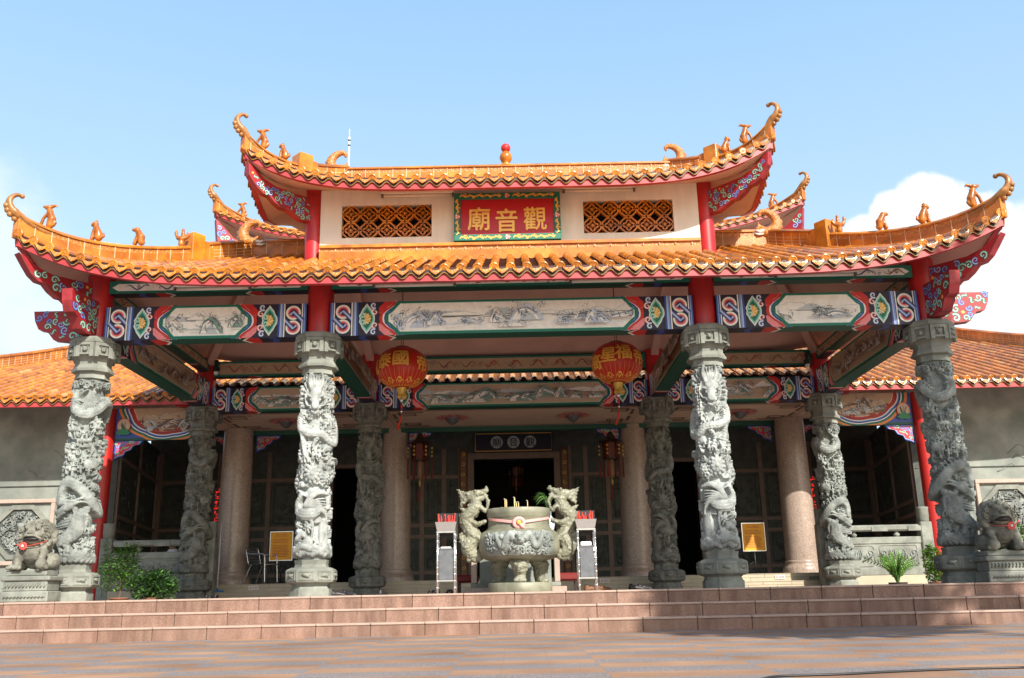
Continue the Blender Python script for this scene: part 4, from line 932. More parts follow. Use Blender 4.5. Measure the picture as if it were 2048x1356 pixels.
def outer_design(seed):
    s = Relief(seed); g = s.g
    s.filler(440, .6, 3.2)
    for q in range(19): s.swirl(-CIRC / 2 + q * CIRC / 19, 3.26 + .035 * (q % 2), .055, (-1) ** q, q, .05)
    # small dragon looping under the cloud rim
    s.H[int((2.72 - V0) / (V1 - V0) * NV):int((3.2 - V0) / (V1 - V0) * NV)] *= .25
    s.body([(-.1, 3.05), (-.12, 2.92), (-.03, 2.80), (.12, 2.78), (.26, 2.86), (.42, 3.0), (.62, 2.95), (.75, 2.75)], [.075, .085, .085, .075, .05], .06)
    for q in range(4): s.stroke([(-.1, 3.0), (-.16 + .05 * q, 3.12), (-.22 + .1 * q, 3.18)], [.035, .012], .04, .07, n=4)
    s.stroke([(-.16, 3.08), (-.25, 2.95), (-.2, 2.8), (-.27, 2.68)], .02, .03, .06); s.leg([(.22, 2.8), (.27, 2.68), (.24, 2.55)], .7)
    # riders, figures, clouds
    for q, (u, v, h, d) in enumerate(((-.12, 2.45, .19, -1), (.14, 2.28, .18, 1), (-.2, 2.12, .16, 1), (.3, 2.5, .17, -1), (-.55, 2.4, .18, 1), (.6, 2.2, .18, -1), (.85, 2.5, .18, 1))): s.horse(u, v, h, d, .055)
    for q in range(16): s.swirl(-CIRC / 2 + q * CIRC / 16, 2.08 + .05 * math.sin(q * 2.1), .055, (-1) ** q, q, .05)
    s.stroke([(.2, 2.02), (.3, 2.02)], .075, .03, .08, n=0)
    for q in range(6): s.figure(-.3 + q * .13, 1.86 + .03 * (q % 2), .17, .05)
    s.holes(190, .75, 3.15)
    # great dragon: arching body, long head with streaming mane, scaled thigh, clawed legs
    s.pit(.05, 1.42, .1, .05)
    s.body([(-.22, 1.45), (-.21, 1.62), (-.08, 1.73), (.1, 1.66), (.24, 1.52), (.38, 1.38), (.6, 1.3), (.8, 1.45), (.95, 1.7)], [.085, .095, .10, .10, .09, .08, .06], .075)
    s.stroke([(-.06, 1.37), (.0, 1.40)], [.075, .07], .08, .085, n=0); s.stroke([(-.08, 1.36), (-.20, 1.30), (-.28, 1.30)], [.06, .05, .042], .07, .09); s.stroke([(-.10, 1.30), (-.20, 1.23), (-.26, 1.21)], [.04, .03, .025], .05, .085)
    s.ball(-.29, 1.325, .03, .05, .12); s.ball(-.07, 1.415, .03, .04, .13); s.stroke([(-.12, 1.42), (-.04, 1.455), (.04, 1.45)], .02, .03, .13, n=3); s.stroke([(-.30, 1.34), (-.36, 1.42), (-.33, 1.5)], .014, .03, .09, n=5); s.stroke([(-.30, 1.29), (-.38, 1.24), (-.4, 1.14)], .014, .03, .08, n=5)
    for q in range(5): s.stroke([(-.13 - .03 * q, 1.275 - .004 * q), (-.135 - .03 * q, 1.245)], [.012, .005], .03, .11, n=0)
    for sg in (0, 1): s.stroke([(.02, 1.44 - .05 * sg), (.14, 1.50 - .05 * sg), (.26, 1.49 - .07 * sg)], [.028, .02, .008], .04, .11, n=4)
    for q in range(14): s.stroke([(.0 + .006 * q, 1.42 - .012 * q), (.10 - .004 * q, 1.34 - .018 * q), (.02 - .022 * q, 1.24 - .014 * q), (-.14 - .016 * q, 1.15 - .004 * q)], [.022, .018, .014, .005], .03, .055 + .012 * (q % 3), n=5)
    for q in range(5): s.stroke([(-.24, 1.46), (-.3 - .02 * q, 1.5 + .03 * q), (-.36, 1.45 + .05 * q)], [.022, .008], .03, .06, n=3)
    s.stroke([(.12, 1.2), (.1, 1.02), (-.04, .9), (-.2, .8)], [.11, .125, .10, .06], .10, .07, .055); 
    for q in range(7): s.ball(.19 - .035 * q, 1.08 - .047 * q, .03, .03, .12)
    s.leg([(.16, 1.3), (.25, 1.22), (.24, 1.08)], 1.1, .08); s.ball(.23, 1.33, .06, .07, .09)
    s.leg([(-.2, .82), (-.12, .76), (-.08, .68)], .9, .08); s.stroke([(-.02, .86), (.02, .72)], [.05, .04], .05, .08, n=0); s.figure(-.02, .66, .16, .08)
    for q in range(22):
        u = -CIRC / 2 + q * CIRC / 22; s.stroke([(u - .1, .58), (u, .64 + .02 * (q % 2)), (u + .1, .60)], .04, .06, .05, n=4); s.swirl(u + .04, .70, .055, (-1) ** q, q, .05)
    for q in range(5): s.stroke([(.05, .62), (.12 + .04 * q, .72 - .01 * q), (.3, .6 + .03 * q)], [.03, .015], .035, .08, n=4)
    s.H = np.maximum(s.H, 0); return s
OCT = PI / 8
def octa(mb, prof, m=None): mb.lathe(prof, (0, 0, 0), 8, m, False, OCT)
def base_mesh():
    b = MB(); b.dm = 'stone_flat'; octa(b, [(.315, 0), (.315, .105), (.295, .115), (.275, .16), (.31, .185)]); octa(b, [(.33, .186), (.375, .205), (.385, .225), (.385, .375), (.36, .395), (.30, .42)]); octa(b, [(.262, .4205), (.25, .46), (.262, .53)])
    for k in range(8):
        a = k * PI / 4 - PI / 2; rm = .385 * math.cos(PI / 8); w = .385 * math.sin(PI / 8); t = Vector((-math.sin(a), math.cos(a), 0)); n = Vector((math.cos(a), math.sin(a), 0))
        fr = lambda u, z, d: n * (rm + d) + t * u + Vector((0, 0, z))
        for u0, u1, z0, z1 in ((-w * .78, w * .78, .235, .25), (-w * .78, w * .78, .35, .365), (-w * .78, -w * .68, .25, .35), (w * .68, w * .78, .25, .35)):
            b.add([fr(u0, z0, .0), fr(u1, z0, .0), fr(u1, z1, .0), fr(u0, z1, .0), fr(u0, z0, .01), fr(u1, z0, .01), fr(u1, z1, .01), fr(u0, z1, .01)], [(4, 5, 6, 7), (0, 1, 5, 4), (1, 2, 6, 5), (2, 3, 7, 6), (3, 0, 4, 7)])
        g = random.Random(k)
        b.tube([fr(-w * .45, .29 + g.uniform(-.01, .02), .004), fr(-w * .1, .31, .008), fr(w * .2, .295, .008), fr(w * .45, .32, .004)], [.012, .03, .026, .01], 7)
        b.tube([fr(-w * .3, .33, .004), fr(w * .1, .275, .006), fr(w * .4, .27, .004)], [.01, .014, .008], 6)
    return b
def cap_mesh():
    b = MB(); b.dm = 'stone_flat'; octa(b, [(.262, 3.38), (.25, 3.44), (.25, 3.475), (.315, 3.49), (.32, 3.53), (.30, 3.545), (.285, 3.58), (.27, 3.60), (.275, 3.66), (.31, 3.70), (.355, 3.725)]); octa(b, [(.36, 3.7255), (.365, 3.93), (.38, 3.945), (.385, 4.0), (.365, 4.03)])
    for k in range(8):
        a = k * PI / 4 - PI / 2; rm = .363 * math.cos(PI / 8); w = .363 * math.sin(PI / 8); t = Vector((-math.sin(a), math.cos(a), 0)); n = Vector((math.cos(a), math.sin(a), 0))
        fr = lambda u, z, d: n * (rm + d) + t * u + Vector((0, 0, z))
        for u0, u1, z0, z1 in ((-w * .98, -w * .55, 3.70, 3.93), (w * .55, w * .98, 3.70, 3.93), (-w * .55, w * .55, 3.885, 3.93), (-w * .55, w * .55, 3.73, 3.755)):
            b.add([fr(u0, z0, -.01), fr(u1, z0, -.01), fr(u1, z1, -.01), fr(u0, z1, -.01), fr(u0, z0, .03), fr(u1, z0, .03), fr(u1, z1, .03), fr(u0, z1, .03)], [(4, 5, 6, 7), (0, 1, 5, 4), (1, 2, 6, 5), (2, 3, 7, 6), (3, 0, 4, 7)])
        c = n * (rm + .01) + Vector((0, 0, 3.82)); b.ball(c, .042, None, 8, (1, 1, 1.1)); b.ball(c + n * .03 - Vector((0, 0, .02)), .02, None, 6)
        for sg in (-1, 1): b.ball(c + t * (.035 * sg) + Vector((0, 0, .042)), .014, None, 6); b.ball(c + t * (.016 * sg) + n * .035 + Vector((0, 0, .012)), .009, None, 5)
    return b
D1, D2 = inner_design(3), outer_design(5)
SH = {('i', 0): D1.mesh('carved_shaft'), ('i', 1): D1.mesh('carved_shaft', True), ('o', 0): D2.mesh('carved_shaft'), ('o', 1): D2.mesh('carved_shaft', True)}
bm_, cm_ = base_mesh(), cap_mesh()
COLS = [(-XI, Y1, 'i', 0, 'sunlit carved stone column with dragon head and phoenix, front row left of the incense burner'), (XI, Y1, 'i', 1, 'sunlit carved stone column with dragon head and phoenix, front row right of the incense burner'),
        (-XO, Y1, 'o', 0, 'carved stone dragon column beside the left guardian lion, outer end of the front row'), (XO, Y1, 'o', 1, 'shaded carved stone dragon column beside the right guardian lion, outer end of the front row'),
        (-XI, Y2, 'i', 0, 'dark carved stone column in the shade behind the left red lantern'), (XI, Y2, 'i', 1, 'dark carved stone column in the shade behind the right red lantern'),
        (-XO, Y2, 'o', 0, 'carved stone column in the back row next to the left balustrade and bushes'), (XO, Y2, 'o', 1, 'half sunlit carved stone column in the back row next to the right balustrade')]
b0 = c0 = None
for x, y, k, mi, lb in COLS:
    t = thing('dragon_column', lb, 'column', (x, y, 0), 'carved dragon columns of the pavilion'); inner = (k == 'i' and y == Y1); mk_ = 'stone_pale' if inner else ('stone_shaded' if (k == 'i' or x < 0) and y == Y2 else 'stone')
    if b0 is None: b0 = bm_.build('pedestal', t, True); c0 = cm_.build('capital', t, True)
    else:
        for q in (b0, c0): w_ = q.copy(); C.objects.link(w_); w_.parent = t
    o = bpy.data.objects.new('carved_shaft', SH[(k, mi)]); C.objects.link(o); o.parent = t
    pk_ = 'stone_shaded' if mk_ == 'stone_shaded' else 'stone_flat'
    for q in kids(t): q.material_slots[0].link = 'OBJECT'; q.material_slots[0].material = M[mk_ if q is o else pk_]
# ------------------------------------------------------------------ main hall behind the pavilion
hall = thing('temple_hall', 'main temple hall behind the pavilion with wide orange roof, grey stone walls and dark doorways', 'temple', (0, 26, 0))
HR = Roof(xe=14.5, xr=12.4, ye=19.6, ym=27.5, ze=4.22, zr=7.35, U=.9, x1=9.5, pw=4, pitch=.25)
t = MB(); z = MB(); fa = MB(); so = MB(); XW = 6.95
Pf = lambda a, s: HR.front(a, s)
HR.slope(t, Pf, -14.4, 14.4, HR.fmax, (0, -1, 0), keep=lambda a: abs(a) > XW)
s0 = (20.75 - 19.6) / 7.9
HR.slope(t, lambda a, s: HR.front(a, s0 + (1 - s0) * s), -XW, XW, lambda a: .55, (0, -1, 0), caps=False)
n_ = int(round(28.8 / .25)); pt_ = 28.8 / n_; k0 = -14.4 + pt_ * round((14.4 - XW) / pt_)

for a, b in ((-14.4, -XW), (XW, 14.4)): HR.under(so, Pf, a, b, HR.fmax, .19, 'soffit', na=16, t0=.01, clip=lambda a: .3)
HR.under(so, lambda a, s: HR.front(a, s0 + (1 - s0) * s), -XW, XW, lambda a: .7, .16, 'soffit', na=6)
for sg in (-1, 1):
    Ps = lambda a, s, sg=sg: HR.side(a, s, sg); HR.slope(t, Ps, 19.7, 27.4, HR.smax, (sg, 0, 0))
ro = t.build('lower_roof', hall); so.build('soffit', ro)
for sgm in ((-14.4, k0), (-k0, 14.4)):
    z = MB(); fa = MB(); HR.trim(Pf, -14.4, 14.4, (0, -1, 0), z, fa, keepseg=[sgm]); z.build('eave_trim', ro); fa.build('fascia', ro)
for sg in (-1, 1):
    z = MB(); fa = MB(); HR.trim(lambda a, s, sg=sg: HR.side(a, s, sg), 19.7, 27.4, (sg, 0, 0), z, fa); z.build('eave_trim', ro); fa.build('fascia', ro)
for sg in (-1, 1):
    h = MB(); pa = hip_path(HR, sg, 30); k = 17
    ridge(h, pa[:k + 1], .36, .1, brick=True, joint=.22, relief=False); ridge(h, pa[k:], .28, .08, joint=.28)
    c = pa[k]; h.box(c.x - .16, c.x + .16, c.y - .25, c.y + .1, c.z - .1, c.z + .55, 'glaze', .015); h.build('hip_ridge', ro)
    h = MB(); tip = HR.front(sg * HR.xe, 0); horn(h, HR, sg, (sg * .5, -.85, 0)); h.build('ridge_horn', ro)
    h = MB(); ridge(h, [Vector((sg * x, HR.ym, HR.zr)) for x in (8, 10, 12.4)], .36, .1, brick=True, joint=.22, relief=False); h.build('main_ridge', ro)
# upper tier of the hall, seen left and right of the pavilion roof
UH = Roof(xe=9.12, xr=6.0, ye=27.0, ym=31.2, ze=10.55, zr=12.3, U=1.15, x1=2.4, pw=2.6, pitch=.27)
t = MB(); z = MB(); fa = MB(); so = MB(); Pf = lambda a, s: UH.front(a, s)
UH.slope(t, Pf, -9.04, 9.04, UH.fmax, (0, -1, 0)); UH.trim(Pf, -9.04, 9.04, (0, -1, 0), z, fa); UH.under(so, Pf, -9.04, 9.04, UH.fmax, .19, 'soffit', t0=.02)
for sg in (-1, 1):
    Ps = lambda a, s, sg=sg: UH.side(a, s, sg); UH.slope(t, Ps, 27.1, 35.3, UH.smax, (sg, 0, 0)); UH.trim(Ps, 27.1, 35.3, (sg, 0, 0), z, fa); UH.under(so, Ps, 27.1, 35.3, UH.smax, .19, 'soffit', t0=.02)
ro2 = t.build('upper_roof', hall); z.build('eave_trim', ro2); fa.build('fascia', ro2); so.build('soffit', ro2)
for sg in (-1, 1):
    h = MB(); ridge(h, hip_path(UH, sg), .34, .09); h.build('hip_ridge', ro2); h = MB(); horn(h, UH, sg, (sg * .75, -.65, 0), 1.25, z=.05); h.build('ridge_horn', ro2)
    c0 = Vector((sg * 7.5, 28.0, 10.5)); tp = UH.front(sg * UH.xe, 0); dd = Vector((tp.x - c0.x, tp.y - c0.y, 0)); L = dd.length
    bracket_arm('hip_bracket', c0, dd, [(0, -.5), (.5, -.55), (.85, -.30), (1.25, -.30), (1.55, .1), (L * .93, .15), (L * .97, .85), (L * .7, .35), (L * .4, .06), (0, 0)], .2, 41 + sg, .09, hall)
w = MB(); w.box(-7.7, 7.7, 28.1, 34, 7.0, 10.7, 'cream'); w.build('upper_wall', hall)
# porch ceiling with painted border
pc = MB(); ZC = 3.93; pc.box(-6.75, 6.75, 20.32, 22.5, ZC, ZC + .06, 'porch_cream')
D = Decal(pc, (-6.75, 20.32, ZC), (1, 0, 0), (0, 1, 0), (0, 0, -1)); Wd, Dp = 13.5, 2.18
def frame(o, w_, c, x0=0, x1=Wd): D.line([(x0 + o, o), (x1 - o, o), (x1 - o, Dp - o), (x0 + o, Dp - o), (x0 + o, o)], w_, c)
for a, b in ((0.05, 3.45), (3.85, 9.65), (10.05, 13.45)):
    for o, w_, c in ((.07, .03, 'brown'), (.14, .02, 'dred')): D.line([(a + o, o), (b - o, o), (b - o, Dp - o), (a + o, Dp - o), (a + o, o)], w_, c)
    for X, d in ((a, 1), (b, -1)):
        for Y, e in ((0, 1), (Dp, -1)):
            q = lambda u, v: (X + d * u, Y + e * v); K = [q(.9, .28), q(.35, .28), q(.35, .62), q(.7, .62), q(.7, .42), q(.22, .42), q(.22, 1.0)]
            D.line(K, .09, 'rustred'); D.line(K, .06, 'dgreen')
lots = [at(905, 838, 21.3), at(1146, 831, 21.3), at(572, 842, 21.3), at(1480, 822, 21.3)]
for q in lots:
    u, v = q.x + 6.75, .98
    for ring, n, c in ((.42, 12, 'lotus'), (.34, 10, 'lpink'), (.31, 10, 'lotus'), (.22, 10, 'rustred')):
        for k in range(n): D.petal(u, v, k * 2 * PI / n + ring, ring, ring * .5, c)
    D.disc(u, v, .15, 'dgreen', 20)
pc.build('porch_ceiling', hall)
pb = MB(); pb.box(-6.75, 6.75, 22.5, 22.75, 3.82, 3.99, 'p_dgreen'); pb.box(-10, 10, 22.75, 26, 4.62, 4.68, 'wood_dark'); pb.box(-10, 10, 22.55, 22.70, 3.99, 4.62, 'porch_cream'); pb.build('porch_beam', hall)
# back wall with carved panels and three doorways
YW = 26.0
zf = lambda py: at(600, py, YW).z
rows = [.34, .62, zf(1077) - .02, zf(1056), zf(960), 4.0]
bw = MB(); doors = [(-4.98, -3.85, .3, 3.45), (-1.12, 1.08, .3, 3.62), (3.85, 4.98, .3, 3.45)]
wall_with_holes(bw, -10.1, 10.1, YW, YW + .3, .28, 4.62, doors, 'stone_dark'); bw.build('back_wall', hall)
xs = [-9.75, -8.1, -6.75, -5.25, -3.6, -2.55, -1.95, -1.5]
for sg in (-1, 1):
    tr = MB()
    for x in xs: tr.box(sg * abs(x) - .06, sg * abs(x) + .06, YW - .05, YW - .001, .33, 3.94, 'granite_trim')
    for a, b in ((9.69, 5.31), (3.54, 1.56)):
        for zz in rows[1:5]:
            for c, d in zip([x for x in map(abs, xs) if b - .1 < x < a + .1][:-1], [x for x in map(abs, xs) if b - .1 < x < a + .1][1:]):
                x0, x1 = sorted((sg * (c - .06), sg * (d + .06))); tr.box(x0, x1, YW - .045, YW - .001, zz - .045, zz + .045, 'granite_trim')
    tr.build('granite_frame', hall)
g = random.Random(12)
for sg in (-1, 1):      # carved reliefs inside the frames
    ax = [abs(x) for x in xs]
    for c, d in zip(ax[:-1], ax[1:]):
        if (c, d) == (5.25, 3.6): continue
        for z0, z1 in zip(rows[1:4], rows[2:5]):
            x0, x1 = sorted((sg * c, sg * d)); x0 += .16; x1 -= .16; a, b = z0 + .13, z1 - .13
            if b - a < .06 or x1 - x0 < .1: continue
            cp = MB()
            for (p, q) in (((x0, a), (x1, a)), ((x0, b), (x1, b)), ((x0, a), (x0, b)), ((x1, a), (x1, b))): cp.tube([(p[0], YW, p[1]), (q[0], YW, q[1])], .018, 5, 'stone_dark')
            for k in range(int((x1 - x0) * (b - a) * 22) + 2):
                u, v = g.uniform(x0 + .06, x1 - .06), g.uniform(a + .05, b - .05); r = g.uniform(.04, .12); a0 = g.uniform(0, 6)
                cp.tube([(min(max(u + r * (1 - .8 * j / 6) * math.cos(a0 + j), x0), x1), YW, min(max(v + r * (1 - .8 * j / 6) * math.sin(a0 + j), a), b)) for j in range(7)], [.03 - .003 * j for j in range(7)], 5, 'stone_dark')
            cp.build('carved_panel', hall)
# door surrounds and rooms behind, their darkness put into the wall colour
for i, (x0, x1, z0, z1) in enumerate(doors):
    f = MB(); big = i == 1; mk = 'wood_dark' if big else 'granite_trim'; w_ = .17 if big else .1
    f.box(x0 - w_, x0, YW - .09, YW + .2, .33, z1 + w_, 'granite_trim'); f.box(x1, x1 + w_, YW - .09, YW + .2, .33, z1 + w_, 'granite_trim'); f.box(x0, x1, YW - .09, YW + .2, z1, z1 + w_, 'granite_trim')
    o = f.build('doorway', hall)
    if big:
        for s_ in (x0 - .4, x1 + .18):
            b = MB(); b.box(s_, s_ + .22, YW - .11, YW - .001, .33, 3.93, 'wood_dark'); b.box(s_ + .04, s_ + .18, YW - .125, YW - .11, .5, 3.8, 'p_brown')
            D = Decal(b, (s_, YW - .125, .5), (1, 0, 0), (0, 0, 1), (0, -1, 0))
            for k in range(12): D.spiral(.11, .2 + k * .28, .06, k, 1.2, .02, 'yellow')
            b.build('gilded_pilaster', o)
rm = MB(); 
for p in ((-6, 6, 30, 30.1, .2, 4.2), (-6, -5.9, 26.31, 30, .2, 4.2), (5.9, 6, 26.31, 30, .2, 4.2), (-5.9, 5.9, 26.31, 30, 4.1, 4.2)): rm.box(*p, 'unlit_black')
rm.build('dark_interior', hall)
# side walls of the alcoves and the grey outer wing walls
for sg in (-1, 1):
    a = MB(); P0, P1 = Vector((sg * 8.98, 21.3, 0)), Vector((sg * 9.85, 26, 0)); d = (P1 - P0); n = Vector((d.y, -d.x, 0)).normalized() * sg * .2
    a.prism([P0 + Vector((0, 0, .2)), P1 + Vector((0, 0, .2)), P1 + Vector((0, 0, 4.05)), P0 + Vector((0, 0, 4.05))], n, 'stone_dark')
    L = d.length; u = d.normalized(); nn = -n.normalized()
    for zz in (.62, rows[2], rows[3], rows[4]): c = [P0 + u * .1 + Vector((0, 0, zz - .045)), P0 + u * (L - .05) + Vector((0, 0, zz - .045)), P0 + u * (L - .05) + Vector((0, 0, zz + .045)), P0 + u * .1 + Vector((0, 0, zz + .045))]; a.prism(c, nn * .05, 'granite_trim')
    for q in (.12, 2.3, L - .1): c = [P0 + u * (q - .05) + Vector((0, 0, .3)), P0 + u * (q + .05) + Vector((0, 0, .3)), P0 + u * (q + .05) + Vector((0, 0, 3.9)), P0 + u * (q - .05) + Vector((0, 0, 3.9))]; a.prism(c, nn * .053, 'granite_trim')
    for k in range(60):
        q = g.uniform(.3, L - .3); v = g.choice((g.uniform(1.3, 2.9), g.uniform(3.2, 3.8))); r = g.uniform(.06, .16); a0 = g.uniform(0, 6)
        a.tube([P0 + u * (q + r * (1 - .8 * j / 6) * math.cos(a0 + j)) + Vector((0, 0, v + r * (1 - .8 * j / 6) * math.sin(a0 + j))) for j in range(7)], [.03 - .003 * j for j in range(7)], 5, 'stone_dark')
    a.build('alcove_wall', hall)
    w = MB(); x0, x1 = sorted((sg * 9.02, sg * 17)); w.box(x0, x1, 21.3, 21.5, -.1, 4.4, 'wall_grey')
    zt = at(72, 990, 21.3).z - .01; cx = sg * 11.0; cz = 1.55; Hh = .72
    w.box(x0, x1, 21.27, 21.2995, zt + .2, zt + .215, 'stone_dark')
    g2 = random.Random(70 + sg)
    for k in range(34):      # shallow carved clouds, rocks and branches on the slabs
        u0 = g2.uniform(min(x0, x1) + .4, max(x0, x1) - .6); v0 = g2.uniform(.3, 3.9); L = [(u0 + .12 * q, 21.302, v0 + .10 * math.sin(q * 1.3 + k)) for q in range(g2.randint(4, 9))]
        if abs(u0 - cx) < 1.9 and abs(v0 - cz) < .95: continue
        w.tube(L, [.012 + .01 * math.sin(q) for q in range(len(L))], 5, 'wall_grey')
    wo = w.build('wing_wall', hall)
    f = MB(); 
    for a_, b_, c_, d_ in ((-Hh, Hh, Hh - .09, Hh), (-Hh, Hh, -Hh, -Hh + .09), (-Hh, -Hh + .09, -Hh + .09, Hh - .09), (Hh - .09, Hh, -Hh + .09, Hh - .09)): f.box(cx + a_, cx + b_, 21.22, 21.299, cz + c_, cz + d_, 'granite_pale', .012)
    def octr(r, y): return [Vector((cx + r * math.cos(OCT + k * PI / 4), y, cz + r * math.sin(OCT + k * PI / 4))) for k in range(8)]
    A, B, Cc = octr(.64, 21.25), octr(.535, 21.25), octr(.535, 21.33)
    f.add(A + B + Cc, [(k, (k + 1) % 8, 8 + (k + 1) % 8, 8 + k) for k in range(8)] + [(8 + k, 8 + (k + 1) % 8, 16 + (k + 1) % 8, 16 + k) for k in range(8)], 'stone_flat')
    A2 = octr(.64, 21.2995); f.add(A + A2, [(k, (k + 1) % 8, 8 + (k + 1) % 8, 8 + k) for k in range(8)], 'stone_flat'); f.add([p - Vector((0, .032, 0)) for p in Cc], [list(range(8))], 'stone_dark')  # dark backing stands in for the shade behind the pierced carving
    s8 = [(p.x - cx, p.z - cz) for p in octr(.5, 0)]
    for k in range(330):
        u, v = g2.uniform(-.5, .5), g2.uniform(-.5, .5); r = g2.uniform(.035, .06)
        if not inside((u * 1.1, v * 1.1), s8): continue
        if abs(u) < .13 and abs(v) < .22: continue
        a0 = g2.uniform(0, 6); f.tube([(cx + u + r * (1 - .75 * j / 5) * math.cos(a0 + j), 21.275, cz + v + r * (1 - .75 * j / 5) * math.sin(a0 + j)) for j in range(6)], .017, 5, 'stone')
    f.lathe([(.05, -.2), (.1, -.14), (.1, -.02), (.06, .06), (.09, .12), (.12, .2), (.02, .21)], (cx, 21.275, cz), 12, 'stone', sy=.35)
    for q in (-.36, .24): f.tube([(cx - .42, 21.275, cz + q), (cx + .42, 21.275, cz + q)], .012, 5, 'stone')
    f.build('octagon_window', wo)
    # red pole, painted fan board, corner pieces
    p = MB(); p.lathe([(.15, 0), (.15, 4.12)], (sg * 8.9, 20.42, 0), 24, 'pole_red'); p.build('red_pole', hall)
    b = MB(); xa, xb = sorted((sg * 8.74, sg * 6.75)); b.box(xa, xb, 20.44, 20.56, 3.41, 4.12, 'p_navy')
    D = Decal(b, (xa, 20.44, 3.41), (1, 0, 0), (0, 0, 1)); L, H = xb - xa, .71; D.rect(0, 0, L, H, 'blue'); D.rect(0, 0, L, .05, 'dgreen')
    ctr = L * (.56 if sg < 0 else .44)
    def U_(k, j=0): 
        o = []
        for q in range(49):
            a_ = PI + PI * q / 48; rr = k * (1 + .035 * abs(math.sin(a_ * 4.5))); o.append((ctr + L * .47 * rr * math.cos(a_), H + .06 + .72 * rr * math.sin(a_)))
        return [(min(max(x, 0), L), min(max(y, .0), H)) for x, y in o]
    for k, c in ((1.12, 'orange'), (1.06, 'green'), (1.0, 'white'), (.975, 'blue'), (.93, 'lblue'), (.91, 'white'), (.89, 'dred'), (.82, 'red'), (.79, 'lpink'), (.775, 'tan')): D.poly(U_(k), c)
    landscape(D, ctr - L * .27, .16, ctr + L * .27, H - .03, 90 + sg, 'dark')
    for q in range(2, 47, 9):
        x, y = U_(.84)[q]; 
        for e in (-1, 1): D.disc(x + e * .035, y + .05, .03, 'dred', 10); D.spiral(x + e * .035, y + .03, .026, 0, 1, .012, 'red', e)
    px = .19 if sg < 0 else L - .19
    D.disc(px, H * .45, .15, 'red', 18, .17); D.disc(px, H * .45, .135, 'tan2', 18, .155); 
    for q in range(12): D.line([(px - .02, H * .3), (px + g.uniform(-.08, .08), H * .45 + g.uniform(-.06, .1))], .012, 'ink')
    for q in range(6): D.petal(px, H * .18, .3 + q * .5, .17, .07, 'leafp'); 
    b.build('painted_board', hall)
def spandrel(x, y, zt, sg, k=1.0):
    """stepped corner piece, blue edged red lattice; grows towards sg"""
    O = [(0, 0), (.62, 0), (.56, -.07), (.42, -.1), (.36, -.2), (.24, -.24), (.2, -.33), (.06, -.37), (0, -.42)]; O = [(u * k, v * k) for u, v in O]; b = MB()
    b.prism([Vector((x + sg * u, y, zt + v)) for u, v in O], (0, .08, 0), 'p_blue'); D = Decal(b, (x, y, zt), (sg, 0, 0), (0, 0, 1), (0, -1, 0))
    D.poly([(u * .9 + .03, v * .88 - .02) for u, v in O], 'lblue'); D.poly([(u * .82 + .035, v * .8 - .03) for u, v in O], 'red'); curls(D, [(u * .9, v * .9) for u, v in O], .045 * k, int(abs(x * 100)))
    return b.build('corner_piece', hall)
for sg in (-1, 1):
    spandrel(sg * 8.74, 20.46, 3.405, -sg, 1.0)
    for x, k in ((6.57 - .36, .95), (2.87 - .34, .9)): spandrel(sg * x, 22.55, 3.815, -sg, k)
    spandrel(sg * (6.57 + .36), 22.55, 3.815, sg, .55); spandrel(sg * (2.87 + .34), 22.55, 3.815, sg, .8)
# name board over the middle door
nb = MB(); nb.box(-1.1, 1.06, YW - .16, YW - .095, 3.80, 4.34, 'p_navy'); D = Decal(nb, (-1.1, YW - .16, 3.80), (1, 0, 0), (0, 0, 1)); D.line([(.03, .03), (2.13, .03), (2.13, .51), (.03, .51), (.03, .03)], .025, 'yellow')
for i, ch in enumerate('廟音觀'):
    u = .62 + i * .46; D.disc(u, .27, .17, 'ink3', 20); vs, fs = glyphs(ch, .01); D.h += .001; nb.add([D.pt((u - .13 + p[0] * .26, .17 + p[1] * .26)) for p in vs], fs, 'p_ink')
nb.build('door_name_board', hall)
# granite columns of the porch
for X, Y, lb in ((-6.57, 22.3, 'smooth granite column beside the metal chair'), (6.57, 22.3, 'smooth pinkish granite column in sunlight, right of the right notice board'), (-2.87, 22.8, 'smooth granite column in the shade left of the left hanging palace lantern'), (2.87, 22.8, 'smooth granite column in the shade right of the right hanging palace lantern')):
    t = thing('granite_column', lb, 'column', (X, Y, .32), 'smooth granite porch columns')
    b = MB(); b.lathe([(.45, 0), (.455, .1), (.43, .16), (.40, .19), (.385, .25), (.40, .28), (.37, .30)], (0, 0, 0), 36, 'granite_pink'); b.build('base', t, True)
    b = MB(); b.lathe([(.365, .3005), (.365, 1.4), (.355, 2.4), (.335, 3.6)], (0, 0, 0), 36, 'granite_pink'); b.build('shaft', t, True)
